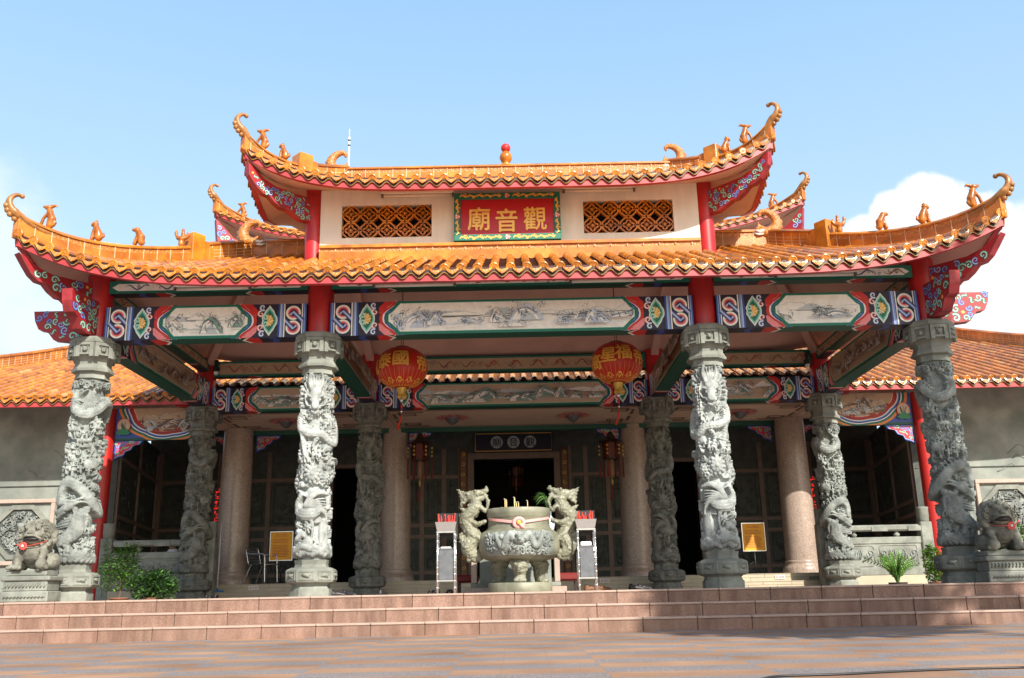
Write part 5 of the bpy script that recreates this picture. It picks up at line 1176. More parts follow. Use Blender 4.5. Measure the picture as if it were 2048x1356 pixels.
# balustrades
for sg, lb in ((-1, 'grey stone balustrade with carved panels behind the left bushes'), (1, 'grey stone balustrade with carved lotus panel behind the right plants')):
    t = thing('balustrade', lb, 'balustrade', (sg * 7.6, 20.3, 0), 'balustrades beside the pavilion')
    xa, xb = sorted((sg * 8.5, sg * 6.58))
    b = MB(); b.box(xa - .2, xb + .05, 20.2, 20.42, 0, .22, 'tile_beige', .01); b.build('plinth', t)
    b = MB(); b.box(xa, xb, 20.22, 20.40, .221, .38, 'stone_flat', .012); b.box(xa, xb, 20.22, 20.40, .86, 1.0, 'stone_flat', .012); b.build('base_rail', t)
    b = MB(); b.box(xa, xb, 20.21, 20.41, 1.12, 1.25, 'stone_flat', .03)
    for q in (.12, .55, .95): b.box(xa + (xb - xa) * q - .17, xa + (xb - xa) * q + .17, 20.195, 20.209, 1.115, 1.22, 'stone_flat', .006)
    b.build('handrail', t)
    for q in (.28, .75):
        b = MB(); b.lathe([(.03, 1.001), (.06, 1.03), (.065, 1.06), (.03, 1.09), (.05, 1.119)], (xa + (xb - xa) * q, 20.31, 0), 12, 'stone_flat'); b.build('baluster', t)
    b = MB(); b.box(xa, xb, 20.24, 20.38, .3805, .8595, 'stone_flat')
    nP = 2; pw = (xb - xa - .1) / nP
    for i in range(nP):
        cx = xa + .05 + pw * (i + .5); hw = pw / 2 - .06; c_ = [(-hw, -.17), (-hw + .05, -.21), (hw - .05, -.21), (hw, -.17), (hw, .17), (hw - .05, .21), (-hw + .05, .21), (-hw, .17), (-hw, -.17)]
        b.tube([(cx + u, 20.24, .62 + v) for u, v in c_], .014, 5, 'stone_flat')
        b.ball((cx, 20.24, .64), .13, 'stone', 12, (1, .22, .85))
        for k in range(-3, 4): b.tube([(cx + k * .03, 20.23, .55), (cx + k * .045, 20.215, .66), (cx + k * .035, 20.225, .74)], [.012, .02, .008], 5, 'stone')
        for e in (-1, 1):
            for k in range(4): b.tube([(cx + e * (.14 + .05 * k), 20.235, .5 + .02 * k), (cx + e * (.2 + .06 * k), 20.228, .56 + .04 * k), (cx + e * (.17 + .07 * k), 20.235, .62 + .035 * k)], [.018, .02, .01], 5, 'stone')
            r = .06; b.tube([(cx + e * .32 + r * (1 - .12 * j) * math.cos(j * .9), 20.235, .68 + r * (1 - .12 * j) * math.sin(j * .9)) for j in range(8)], .015, 5, 'stone')
    b.build('carved_panel', t)
    for x in (8.62, 6.46):
        b = MB(); x *= sg; b.box(x - .125, x + .125, 20.185, 20.43, 0.0, 1.30, 'stone_flat', .02); b.lathe([(.10, 1.30), (.12, 1.33), (.115, 1.37), (.125, 1.40), (.125, 1.57), (.135, 1.59), (.12, 1.61)], (x, 20.31, 0), 16, 'stone_flat'); b.build('post', t)
# ------------------------------------------------------------------ name plaque of the pavilion
pq = thing('name_plaque', 'red name plaque with gold characters and green scrolled frame on the upper wall', 'sign', (-.04, 15.9, 6.1))
x0, x1, z0, z1, yq = -1.0, .92, 6.10, 7.02, 15.80
b = MB(); b.box(x0 + .12, x1 - .12, yq + .03, yq + .16, z0 + .12, z1 - .12, 'sign_red'); b.build('panel', pq)
b = MB()
for a in ((x0, x1, z0, z0 + .12), (x0, x1, z1 - .12, z1), (x0, x0 + .12, z0 + .12, z1 - .12), (x1 - .12, x1, z0 + .12, z1 - .12)): b.box(a[0], a[1], yq, yq + .17, a[2], a[3], 'p_green', .008)
D = Decal(b, (x0, yq, z0), (1, 0, 0), (0, 0, 1)); Wq, Hq = x1 - x0, z1 - z0
def vine(ax, o, a, bb):
    n = int((bb - a) / .13)
    for k in range(n):
        c = a + (k + .5) * (bb - a) / n; q = lambda u, v: (c + u, o + v) if ax else (o + v, c + u)
        L = [q(-.075, -.02), q(-.04, .02), q(0, .005), q(.04, -.02), q(.075, .015)]; D.line(L, [.012, .03, .022, .03, .012], 'yellow'); p = q(.02, .02 * (-1) ** k); D.spiral(p[0], p[1], .03, k, 1., .018, 'yellow', (-1) ** k)
for o in (.06, Hq - .06): vine(1, o, .1, Wq / 2 - .1); vine(1, o, Wq / 2 + .1, Wq - .1)
for o in (.06, Wq - .06): vine(0, o, .12, Hq / 2 - .07); vine(0, o, Hq / 2 + .07, Hq - .12)
for p in ((Wq / 2, .06), (Wq / 2, Hq - .06), (.06, Hq / 2), (Wq - .06, Hq / 2)):
    for k in range(6): D.petal(*p, k * 1.047, .055, .035, 'lotus' if k % 2 else 'lpink')
fr = b.build('frame', pq)
for ch, px, py in (('廟', 958, 437), ('音', 1013, 440), ('觀', 1070, 436)):
    c = at(px, py, yq); vs, fs = glyphs(ch, .014); sc = .47; b = MB(); e = bmesh.new()
    F_ = [(c.x + (p[0] - .5) * sc * .92, yq + .012 - p[2] * .4, c.z + (p[1] - .38) * sc) for p in vs]; B_ = [(p[0], yq + .034, p[2]) for p in F_]; b.add(F_, fs, 'gold')
    ed = {}
    for f in fs:
        for i in range(len(f)): k = (f[i], f[(i + 1) % len(f)]); ed[k] = 1
    n = len(F_); b.add(F_ + B_, [(i, j, n + j, n + i) for (i, j) in ed if (j, i) not in ed], 'gold'); b.build('character', pq)

# ------------------------------------------------------------------ ridge ornaments
def ridge_at(r, sg, px, py):
    """point on the hip ridge whose picture position is nearest to the one given"""
    best = None
    for p in hip_path(r, sg, 200):
        v = p + Vector((0, 0, .3)) - Vector((0, 0, CAMZ)); d = v.dot(_F); e = abs(1024 + F_PX * v.dot(_R) / d - px)
        if best is None or e < best[0]: best = (e, p)
    return best[1]
def beast_a(): return [('t', [(0, 0, .02), (.02, 0, .12), (-.03, 0, .26)], [.06, .065, .045]), ('t', [(-.03, 0, .24), (-.11, 0, .14), (-.15, 0, .0)], [.03, .024, .028]), ('b', (-.05, 0, .31), .05, (1.2, 1, .8)), ('t', [(-.07, 0, .31), (-.12, 0, .33)], [.03, .022]), ('t', [(-.0, 0, .33), (.06, 0, .345), (.085, 0, .32)], [.03, .022, .01]), ('t', [(.05, 0, .02), (.08, 0, .06), (.07, 0, .1)], [.03, .025, .012]), *[('b', (.055 - .012 * k, 0, .06 + .05 * k), .022) for k in range(5)]]
def beast_b(): return [('t', [(.03, 0, .03), (.02, 0, .1), (-.02, 0, .2)], [.065, .06, .045]), ('t', [(-.03, .02, .2), (-.06, .02, .1), (-.07, .02, .0)], [.03, .022, .026]), ('t', [(-.03, -.02, .2), (-.06, -.02, .1), (-.07, -.02, .0)], [.03, .022, .026]), ('b', (-.04, 0, .255), .048, (1.1, 1, .9)), ('b', (-.08, 0, .24), .03), ('b', (-.02, .02, .30), .016), ('b', (-.02, -.02, .30), .016), ('t', [(.06, 0, .02), (.11, 0, .05), (.105, 0, .1)], [.03, .024, .012])]
def beast_c(): return [('t', [(.06, 0, .02), (.05, 0, .12), (-.01, 0, .22)], [.055, .07, .05]), ('t', [(-.0, 0, .18), (-.02, .025, .08), (-.05, .025, .0)], [.035, .028, .03]), ('t', [(-.0, 0, .18), (-.02, -.025, .08), (-.05, -.025, .0)], [.035, .028, .03]), ('t', [(-.02, 0, .25), (-.09, 0, .255)], [.05, .03]), ('t', [(.09, 0, .01), (.12, 0, .03)], [.035, .015]), *[('b', (.07 - .014 * k, 0, .1 + .04 * k), .026) for k in range(4)]]
def rooster(): return [('t', [(-.07, 0, .12), (.0, 0, .09), (.08, 0, .13)], [.035, .065, .035]), ('t', [(-.06, 0, .11), (-.1, 0, .18), (-.1, 0, .23)], [.035, .028, .028]), ('t', [(-.1, 0, .225), (-.14, 0, .215)], [.02, .008]), ('b', (-.095, 0, .26), .018), ('t', [(.08, 0, .12), (.12, 0, .17), (.1, 0, .22)], [.035, .03, .012]), ('t', [(0, 0, .08), (0, 0, .0)], [.05, .055]), ('t', [(.02, 0, .13), (.02, 0, .22)], [.034, .03]), ('b', (.02, 0, .265), .03), ('b', (.02, 0, .295), .014)]
PROTO = {}
def figurine(kind, r, sg, px, py, k, label, dz=.355):
    p = ridge_at(r, sg, px, py); loc = p + Vector((0, 0, dz - .01))
    t = MB(); f = dict(beast=beast_a, dog=beast_b, toad=beast_c, rooster=rooster)[kind]
    nm = dict(beast='dragon_figurine', dog='lion_figurine', toad='maned_figurine', rooster='rooster_rider_figurine')[kind]
    if kind not in PROTO: o = blob([(q[0], q[1], q[2] * 1.0 if not hasattr(q[2], '__len__') else q[2], *q[3:]) for q in f()], nm, 'glaze_dark', voxel=.0085, smooth=2); PROTO[kind] = o
    else: o = PROTO[kind].copy(); C.objects.link(o)
    o.location = loc; o.scale = (k * (-sg) * -1 if False else k * (1 if sg < 0 else -1), k, k); o.rotation_euler.z = 0
    return tag(o, label, 'roof figurine', 'glazed ridge figurines', 'thing')
for sg, sd_, pts in ((-1, 'left', ((98, 460), (192, 495), (274, 502), (362, 497))), (1, 'right', ((1946, 412), (1850, 445), (1768, 462), (1681, 462)))):
    end = 'lower ridge, nearest the %s corner horn' % sd_
    figurine('beast', LR, sg, *pts[0], 1.02, 'glazed horned beast figurine on the %s' % end)
    figurine('dog', LR, sg, *pts[1], 1.05, 'glazed seated lion figurine on the %s lower ridge, second from the horn' % sd_)
    figurine('toad', LR, sg, *pts[2], 1.0, 'glazed maned beast figurine on the %s lower ridge beside the rooster rider' % sd_)
    figurine('rooster', LR, sg, *pts[3], 1.0, 'glazed rooster with a rider on the %s end of the lower roof' % sd_)
for sg, sd_, pts in ((-1, 'left', ((527, 290), (568, 310))), (1, 'right', ((1490, 262), (1452, 290)))):
    figurine('beast', UR, sg, *pts[0], 1.0, 'glazed horned beast figurine high on the %s upper ridge' % sd_)
    figurine('dog', UR, sg, *pts[1], .95, 'glazed seated lion figurine on the %s upper ridge below the horned beast' % sd_)
for sg, sd_, pts in ((-1, 'left', ((486, 440), (533, 465))), (1, 'right', ((1545, 410), (1501, 435)))):
    figurine('beast', UH, sg, *pts[0], 1.35, 'small glazed beast figurine on the far hall roof, %s side' % sd_, .33)
    figurine('rooster', UH, sg, *pts[1], 1.25, 'small glazed rooster rider on the far hall roof, %s side' % sd_, .33)
def chiwen(loc, sg, k, label):
    """dragon fish biting the end of a ridge, its tail curled over towards the middle"""
    t = thing('ridge_dragon', label, 'roof ornament', loc, 'curled dragon fish at the ridge ends'); e = -sg
    q = spline([(e * .22, 0, .06), (e * .02, 0, .0), (-e * .16, 0, .08), (-e * .22, 0, .28), (-e * .12, 0, .47), (e * .06, 0, .55), (e * .17, 0, .50), (e * .165, 0, .43)], 5); n = len(q)
    rr = lerp_list([.10, .15, .15, .125, .10, .075, .055, .035], n)
    pr = [('t', [p * k for p in q], [r * k for r in rr])]
    pr += [('b', tuple((q[i] + Vector((-e * rr[i] * .9, 0, 0))) * k), .05 * k) for i in range(6, n - 10, 3)]
    pr += [('t', [Vector((e * .1, 0, .12)) * k, Vector((e * .22, 0, .2)) * k, Vector((e * .2, 0, .28)) * k], [.06 * k, .04 * k, .015 * k]), ('b', (e * .16 * k, -.09 * k, .1 * k), .04 * k), ('t', [Vector((e * .14, 0, -.02)) * k, Vector((e * .3, 0, -.03)) * k], [.07 * k, .035 * k])]
    blob(pr, 'body', 'glaze_relief', t, .016, 2, True)
    b = MB(); b.tube([(e * .12 * k, -.10 * k, .03 * k), (e * .22 * k, -.11 * k, -.0 * k), (e * .33 * k, -.07 * k, .05 * k)], [.03 * k, .035 * k, .015 * k], 7, 'white_paint'); b.tube([(e * .14 * k, -.1 * k, -.06 * k), (e * .26 * k, -.1 * k, -.07 * k), (e * .34 * k, -.06 * k, -.02 * k)], [.025 * k, .03 * k, .012 * k], 7, 'white_paint'); b.build('jaws', t, True)
    return t
p = at(678, 345, UR.ym); chiwen((p.x, UR.ym, UR.zr + .24), -1, .72, 'curled dragon fish ornament at the left end of the top ridge')
p = at(1346, 328, UR.ym); chiwen((p.x, UR.ym, UR.zr + .24), 1, .72, 'curled dragon fish ornament at the right end of the top ridge')
chiwen((-LR.xr - .0, LR.ym - .05, LR.zr + .26), -1, .82, 'curled dragon fish with white jaws, left end of the lower ridge'); chiwen((LR.xr + .0, LR.ym - .05, LR.zr + .26), 1, .82, 'curled dragon fish with white jaws, right end of the lower ridge')
p = at(1012, 331, UR.ym); t = thing('ridge_finial', 'gourd shaped finial with a red ball at the middle of the top ridge', 'roof ornament', (p.x, UR.ym, UR.zr + .28)); b = MB()
b.lathe([(.11, 0), (.12, .02), (.06, .05), (.055, .07), (.09, .10), (.12, .16), (.122, .2), (.10, .26), (.06, .30), (.05, .31)], (0, 0, 0), 20, 'glaze'); b.build('gourd', t, True)
b = MB(); b.ball((0, 0, .385), .092, 'p_red', 20); b.build('ball', t, True)
p = at(697, 335, 17.2); q = at(697, 258, 17.2); t = MB(); t.tube([(p.x, 17.2, p.z - .6), (p.x, 17.2, q.z - .18)], .018, 8, 'white_paint'); t.tube([(p.x, 17.2, q.z - .18), (p.x, 17.2, q.z)], [.012, .006], 8, 'white_paint')
for zz in (q.z - .38, q.z - .27): t.tube([(p.x, 17.2, zz), (p.x, 17.2, zz + .03)], .026, 8, 'black')
single(t, 'antenna', 'thin white antenna mast behind the top ridge', 'antenna', (p.x, 17.2, p.z - .6))

# ------------------------------------------------------------------ lamps
def tube_light(px0, px1, py, Y, label):
    a, c = at(px0, py, Y), at(px1, py, Y); z = (a.z + c.z) / 2; t = thing('tube_light', label, 'tube light', ((a.x + c.x) / 2, Y, z), 'fluorescent tube lights under the eaves'); h = (c.x - a.x) / 2
    b = MB(); b.box(-h, h, -.045, .05, .0, .05, 'white_paint', .006); b.build('housing', t, True)
    b = MB(); b.tube([(-h + .04, -.005, -.032), (h - .04, -.005, -.032)], .024, 10, 'tube_white'); b.build('tube', t, True)
    for s_ in (-1, 1): b = MB(); b.box(min(s_ * h, s_ * (h - .035)), max(s_ * h, s_ * (h - .035)), -.04, .03, -.06, -.001, 'steel_dull'); b.build('socket', t, True)
for a in ((763, 908, 388, 15.92, 'upper tube light left of the red name plaque'), (1125, 1270, 378, 15.92, 'upper tube light right of the red name plaque'), (349, 503, 574, 14.35, 'tube light under the lower eave above the leftmost painted beam'), (745, 912, 567, 14.35, 'tube light above the left half of the middle painted beam'), (1138, 1312, 558, 14.35, 'tube light above the right half of the middle painted beam'), (1548, 1712, 547, 14.35, 'tube light under the lower eave above the rightmost painted beam')): tube_light(*a)
def wrap_text(ch, ang, zc, h, R, prof, mb, mk):
    vs, fs = glyphs(ch, .024); bm = bmesh.new(); V_ = [bm.verts.new((p[0] - .5, p[1] - .38, p[2])) for p in vs]
    for f in fs:
        try: bm.faces.new([V_[i] for i in f])
        except ValueError: pass
    for ax in (0, 1):
        for k in range(-4, 5):
            n = Vector((1, 0, 0)) if ax == 0 else Vector((0, 1, 0)); bmesh.ops.bisect_plane(bm, geom=bm.verts[:] + bm.edges[:] + bm.faces[:], plane_co=n * (k * .125), plane_no=n)
    bm.verts.index_update(); o = []
    for v in bm.verts: z = zc + v.co.y * h; r = prof(z) + .006 + v.co.z * .4; a = ang + v.co.x * h / R * 1.0; o.append((r * math.sin(a), -r * math.cos(a), z))
    mb.add(o, [[v.index for v in f.verts] for f in bm.faces], mk); bm.free()
def lantern(px, py, Y, label, chars, ceil):
    c = at(px, py, Y); t = thing('red_lantern', label, 'lantern', (c.x, Y, c.z), 'big red hanging lanterns'); A, B = .455, .385
    prof = lambda z: A * math.sqrt(max(0, 1 - (abs(z) / B) ** 2.3)) if abs(z) < B else 0
    b = MB(); n = 96; vs = []; Zs = [-.372 + .744 * k / 24 for k in range(25)]
    for z in Zs:
        for i in range(n): a = 2 * PI * i / n; r = prof(z) * (1 + .012 * abs(math.sin(a * 16)) - .006); vs.append((r * math.sin(a), -r * math.cos(a), z))
    b.add(vs, [(j * n + i, j * n + (i + 1) % n, (j + 1) * n + (i + 1) % n, (j + 1) * n + i) for j in range(24) for i in range(n)], 'lantern_red', True); sh = b.build('shade', t, True)
    b = MB()
    for i in range(32):
        a = 2 * PI * i / 32; b.tube([((prof(z) + .001) * math.sin(a), -(prof(z) + .001) * math.cos(a), z) for z in [-.37 + .30 * k / 7 for k in range(8)]], .0022, 4, 'gold')
    for i in range(12):
        a = 2 * PI * i / 12
        for da, w_, zz in ((0, .12, -.28), (.13, .1, -.32), (-.13, .1, -.32)):
            K = []; 
            for q in range(10): aa = a + da + w_ * math.cos(q * .628); z = zz + .045 * math.sin(q * .628); r = prof(z) + .005; K.append((r * math.sin(aa), -r * math.cos(aa), z))
            b.add(K, [list(range(10))], 'gold')
    b.build('gold_petals', sh, True)
    b = MB()
    for ch, ang, zc in chars: wrap_text(ch, ang, zc - .01, .30, .42, prof, b, 'p_yellow')
    b.build('characters', sh, True)
    b = MB(); b.lathe([(.10, .34), (.14, .365), (.13, .385), (.03, .40)], (0, 0, 0), 20, 'lantern_dark'); b.build('cap', t, True)
    b = MB(); b.lathe([(.05, -.50), (.075, -.49), (.08, -.43), (.095, -.40), (.10, -.37)], (0, 0, 0), 16, 'brass'); b.build('collar', t, True)
    b = MB()
    for k in range(18): a = k * .349; b.tube([(.065 * math.cos(a), .065 * math.sin(a), -.495), (.068 * math.cos(a), .068 * math.sin(a), -.56)], .006, 4, 'gold')
    b.tube([(0, 0, -.5), (-.005, 0, -.62), (.0, 0, -.86)], .008, 5, 'tassel'); b.ball((0, 0, -.60), .022, 'glass_white', 8); b.tube([(0, 0, -.64), (0, 0, -.74)], [.014, .018], 8, 'tassel'); b.ball((0, 0, -.80), .016, 'glass_white', 8); b.tube([(0, 0, -.86), (-.02, 0, -.95), (-.07, 0, -1.12)], [.012, .018, .024], 8, 'tassel'); b.build('tassel', t, True)
    b = MB(); 
    for s_ in (-.02, .02): b.tube([(s_, 0, .385), (s_ * .3, 0, .75), (0, 0, ceil - c.z)], .006, 5, 'cord')
    b.build('cord', t, True)
lantern(804, 736, 16.5, 'big red lantern hanging left of centre with four gold characters', [('國', .06, .10), ('泰', -.66, .07), ('帝', 1.05, .03), ('風', -1.35, .0)], 5.83)
lantern(1234, 726, 16.5, 'big red lantern hanging right of centre, gold characters tilted', [('福', .18, .12), ('星', -.46, .08), ('帝', .92, .05), ('高', -1.1, -.02)], 5.83)
def palace_lamp(px, py, Y, label, k=1.):
    c = at(px, py, Y); t = thing('palace_lantern', label, 'lantern', (c.x, Y, c.z), 'dark wooden palace lanterns in the porch')
    b = MB()
    for i in range(6):
        a = i * PI / 3; b.tube([(.16 * k * math.cos(a), .16 * k * math.sin(a), -.12 * k), (.16 * k * math.cos(a), .16 * k * math.sin(a), .2 * k)], .014 * k, 5, 'dark_wood')
    b.lathe([(.17 * k, -.14 * k), (.17 * k, -.11 * k)], (0, 0, 0), 6, 'dark_wood', False); b.lathe([(.17 * k, .2 * k), (.26 * k, .22 * k), (.10 * k, .30 * k), (.04 * k, .42 * k)], (0, 0, 0), 6, 'dark_wood', False); b.build('frame', t, True)
    b = MB(); b.lathe([(.145 * k, -.105 * k), (.145 * k, .195 * k)], (0, 0, 0), 6, 'lantern_dark', False); b.build('panes', t, True)
    for i in range(6):
        a = i * PI / 3 + .1; x, y = .24 * k * math.cos(a), .24 * k * math.sin(a); b = MB(); b.tube([(x, y, .2 * k), (x, y, -.1 * k)], .006, 4, 'tassel_dim')
        for zz in (.12, .04, -.04): b.ball((x, y, zz * k), .026 * k, 'brass', 8)
        b.tube([(x, y, -.1 * k), (x, y, -.5 * k)], [.012 * k, .02 * k], 6, 'tassel_dim'); b.build('tassel', t, True)
    b = MB(); b.lathe([(.04 * k, -.5 * k), (.055 * k, -.46 * k), (.055 * k, -.2 * k), (.04 * k, -.14 * k)], (0, 0, 0), 8, 'p_brown'); b.tube([(0, 0, -.5 * k), (0, 0, -.66 * k)], .02 * k, 6, 'brass'); b.tube([(0, 0, -.66 * k), (-.03 * k, 0, -.95 * k)], [.015 * k, .03 * k], 6, 'tassel_dim'); b.build('pendant', t, True)
    b = MB(); b.tube([(0, 0, .42 * k), (0, 0, 3.92 - c.z if Y < 22.45 else 4.6 - c.z)], .01, 5, 'cord'); b.build('cord', t, True)
palace_lamp(840, 908, 21.9, 'dark palace lantern with red tassels hanging left of the middle doorway', 1.15); palace_lamp(1222, 905, 21.9, 'dark palace lantern with red tassels hanging right of the middle doorway', 1.15)
palace_lamp(1032, 945, 27.5, 'dim palace lantern hanging inside the dark middle doorway', .8)
for q, nm in zip(lots, ('left of the middle, below the red lotus', 'right of the middle, below the red lotus', 'at the far left of the porch ceiling', 'at the far right of the porch ceiling')):
    t = MB(); t.lathe([(.16, -.001), (.165, -.03), (.14, -.05), (.11, -.11), (.05, -.15), (.012, -.17)], (q.x, 21.3, 3.928), 20, 'steel_dull'); single(t, 'ceiling_lamp', 'grey bowl lamp on the porch ceiling, ' + nm, 'lamp', (q.x, 21.3, 3.928), 'bowl lamps on the porch ceiling')
for px, py, nm in ((434, 742, 'left'), (1613, 727, 'right')):
    c = at(px, py, 19.82); t = thing('security_camera', 'small dome camera with a round bracket on the %s back pillar' % nm, 'camera', (c.x, 19.82, c.z), 'dome cameras on the back pillars')
    b = MB(); b.ball((0, -.05, -.05), .055, 'glass_white', 12); b.build('dome', t, True); b = MB(); b.lathe([(.07, -.03), (.07, .06)], (0, -.05, 0), 14, 'black'); b.box(-.03, .03, -.05, .1, .05, .09, 'black'); b.tube([(0, -.05, .06), (0, -.05, .16)], .03, 8, 'black'); b.ball((0, -.05, .19), .05, 'black', 10); b.build('bracket', t, True)
for px, py, nm in ((434, 1010, 'left'), (1626, 985, 'right')):
    c = at(px, py, 23.6); t = thing('led_sign', 'tall narrow sign with red glowing characters at the %s end of the porch' % nm, 'sign', (c.x, 23.6, c.z), 'red glowing signs in the porch'); b = MB(); b.box(-.14, .14, 0, .08, -.42, .42, 'led_box', .01); b.build('case', t, True); b = MB(); g = random.Random(4)
    for k in range(6):
        zc = -.34 + k * .136
        for _ in range(5): x, z = g.uniform(-.06, .04), zc + g.uniform(-.045, .045); w_, h_ = g.choice(((.07, .008), (.008, .05))); b.box(x, x + w_, -.004, -.0005, z - h_ / 2, z + h_ / 2, 'led')
    b.build('glowing_text', t, True)
    b = MB(); b.box(-.03, .03, .02, .06, -c.z + .32, -.42, 'led_box'); b.build('stand', t, True)
# ------------------------------------------------------------------ incense burner
BX, BY = .045, 14.42
bn = thing('incense_burner', 'large grey green stone incense burner with dragon handles and a pale ribbon', 'incense burner', (BX, BY, 0))
b = MB(); b.lathe([(.47, 0), (.475, .02), (.475, .12), (.465, .135), (.10, .14)], (0, 0, 0), 48, 'stone_burner'); b.build('base', bn, True)
prof = [(.22, .44), (.40, .45), (.51, .475), (.575, .53), (.607, .61), (.612, .72), (.60, .80), (.57, .855), (.525, .885), (.485, .90), (.49, .915), (.47, .93), (.462, .96), (.462, 1.07), (.475, 1.08), (.472, 1.10), (.482, 1.115), (.485, 1.195), (.475, 1.207), (.41, 1.207), (.40, 1.19)]
b = MB(); b.lathe(prof, (0, 0, 0), 64, 'stone_burner'); bowl = b.build('bowl', bn, True)
def brad(z):
    for (r0, z0), (r1, z1) in zip(prof, prof[1:]):
        if z0 <= z <= z1: return r0 + (r1 - r0) * (z - z0) / (z1 - z0 + 1e-9)
    return .4
cyl = lambda a, z, d=0.: Vector(((brad(z) + d) * math.sin(a), -(brad(z) + d) * math.cos(a), z))
b = MB(); g = random.Random(3); n = 24
vs = [cyl(-.92 + 1.84 * i / n, .51 + .34 * j / 8, .012) for j in range(9) for i in range(n + 1)]; b.add(vs, [(j * (n + 1) + i, j * (n + 1) + i + 1, (j + 1) * (n + 1) + i + 1, (j + 1) * (n + 1) + i) for j in range(8) for i in range(n)], 'stone', True)
for e in (-1, 1):
    L = [cyl(e * (.12 + .09 * k), .72 + .09 * math.sin(k * 1.5), .02) for k in range(7)]; b.tube(spline(L, 4), lerp_list([.055, .06, .055, .05, .045, .035, .015], 25), 8, 'stone')
    b.ball(cyl(e * .42, .77, .02), .045, 'stone', 10)
b.tube([cyl(-.1, .70, .02), cyl(0, .74, .03), cyl(.1, .70, .02)], [.05, .07, .05], 8, 'stone'); b.ball(cyl(0, .78, .05), .06, 'stone', 10); b.ball(cyl(-.05, .80, .09), .022, 'stone', 8); b.ball(cyl(.05, .80, .09), .022, 'stone', 8); b.ball(cyl(0, .74, .09), .03, 'stone', 8)
for k in range(110):
    a, z, r = g.uniform(-.88, .88), g.uniform(.55, .82), g.uniform(.025, .05); a0 = g.uniform(0, 6); b.tube([cyl(a + r / .6 * (1 - .8 * j / 6) * math.cos(a0 + j), z + r * (1 - .8 * j / 6) * math.sin(a0 + j), .018) for j in range(7)], [.02 - .002 * j for j in range(7)], 6, 'stone')
b.build('carved_panel', bowl, True)
b = MB(); b.lathe([(.41, 1.165), (.3, 1.175), (.05, 1.185)], (0, 0, 0), 32, 'ash'); b.build('ash_bed', bowl, True)
for a in (0, 2 * PI / 3, -2 * PI / 3):
    ca = lambda r, t_, z: ((r * math.sin(a) + t_ * math.cos(a)), (-r * math.cos(a) + t_ * math.sin(a)), z)
    pr = [('t', [ca(.30, 0, .47), ca(.37, 0, .36), ca(.33, 0, .24), ca(.36, 0, .17)], [.12, .125, .085, .09]), ('b', ca(.45, 0, .35), .05), ('b', ca(.44, .06, .40), .035), ('b', ca(.44, -.06, .40), .035), ('b', ca(.42, 0, .29), .05, (1.3, 1, .6)), ('b', ca(.38, .1, .42), .045), ('b', ca(.38, -.1, .42), .045)] + [('b', ca(.42, -.06 + .06 * k, .165), .04) for k in range(3)]
    blob(pr, 'leg', 'stone_burner', bn, .013, 1, True, .012, 22)
for e in (-1, 1):
    q = spline([(e * .56, 0, .56), (e * .68, -.03, .55), (e * .76, -.05, .66), (e * .66, -.04, .80), (e * .74, -.02, .93), (e * .80, -.02, 1.08), (e * .68, -.04, 1.20), (e * .64, -.05, 1.33), (e * .70, -.05, 1.40)], 5); n = len(q)
    pr = [('t', q, lerp_list([.08, .11, .115, .11, .105, .105, .10, .085, .075], n))]
    pr += [('t', [(e * .74, -.05, 1.42), (e * .62, -.08, 1.44), (e * .47, -.08, 1.50)], [.075, .06, .03]), ('t', [(e * .66, -.07, 1.37), (e * .54, -.09, 1.37), (e * .47, -.09, 1.42)], [.05, .032, .02]), ('b', (e * .48, -.08, 1.53), .03), ('b', (e * .64, -.13, 1.48), .028)]
    for k in range(6): pr.append(('t', [(e * .70, -.05 - .03 * (k % 2), 1.43), (e * (.82 + .01 * k), -.05, 1.46 - .035 * k), (e * (.93 - .015 * k), -.04, 1.52 - .05 * k)], [.04, .028, .010]))
    pr += [('t', [(e * .50, -.09, 1.42), (e * .45, -.1, 1.33), (e * .47, -.1, 1.22)], [.022, .03, .02]), ('t', [(e * .70, -.1, .86), (e * .58, -.14, .78), (e * .54, -.14, .66)], [.05, .04, .03])]
    for k in range(5): pr.append(('b', tuple(q[8 + k * 6] + Vector((e * .075, 0, .02))), .04))
    pr += [('t', [(e * .76, -.06, 1.05), (e * .62, -.10, .99), (e * .50, -.10, 1.03)], [.05, .045, .035]), ('t', [(e * .70, -.05, .74), (e * .83, -.03, .68), (e * .87, -.02, .84), (e * .80, -.02, .90)], [.05, .045, .035, .02]), ('t', [(e * .66, -.06, 1.22), (e * .56, -.1, 1.24), (e * .50, -.12, 1.18)], [.05, .04, .03])]
    for k in range(7): pr.append(('t', [(e * (.80 + .04 * math.sin(k * 1.4)), -.03, .62 + .1 * k), (e * (.88 + .03 * math.sin(k * 1.4)), -.02, .66 + .1 * k)], [.03, .008]))
    for k in range(6): pr.append(('b', (e * (.60 + .03 * k), -.06, .50 + .03 * math.sin(k * 2)), .05))
    blob(pr, 'dragon_handle', 'stone_burner', bn, .012, 1, True, .013, 24)
b = MB()
for e in (-1, 1):
    L = [cyl(e * (1.25 - .235 * k), 1.06 - .016 * k, .012 + .004 * k) for k in range(6)]
    vs = []
    for p in L: vs += [p + Vector((0, 0, .022 - .0 * p.x)), p - Vector((0, 0, .016))]
    b.add(vs, [(2 * k, 2 * k + 1, 2 * k + 3, 2 * k + 2) for k in range(5)], 'ribbon_pink', True)
rb = b.build('ribbon', bn, True)
b = MB(); c = cyl(0, .975, .05)
for k in range(14): a = k * .449; b.ball(c + Vector((.07 * math.cos(a), .01, .06 * math.sin(a))), .032, 'ribbon_pink', 8, (1, .6, 1))
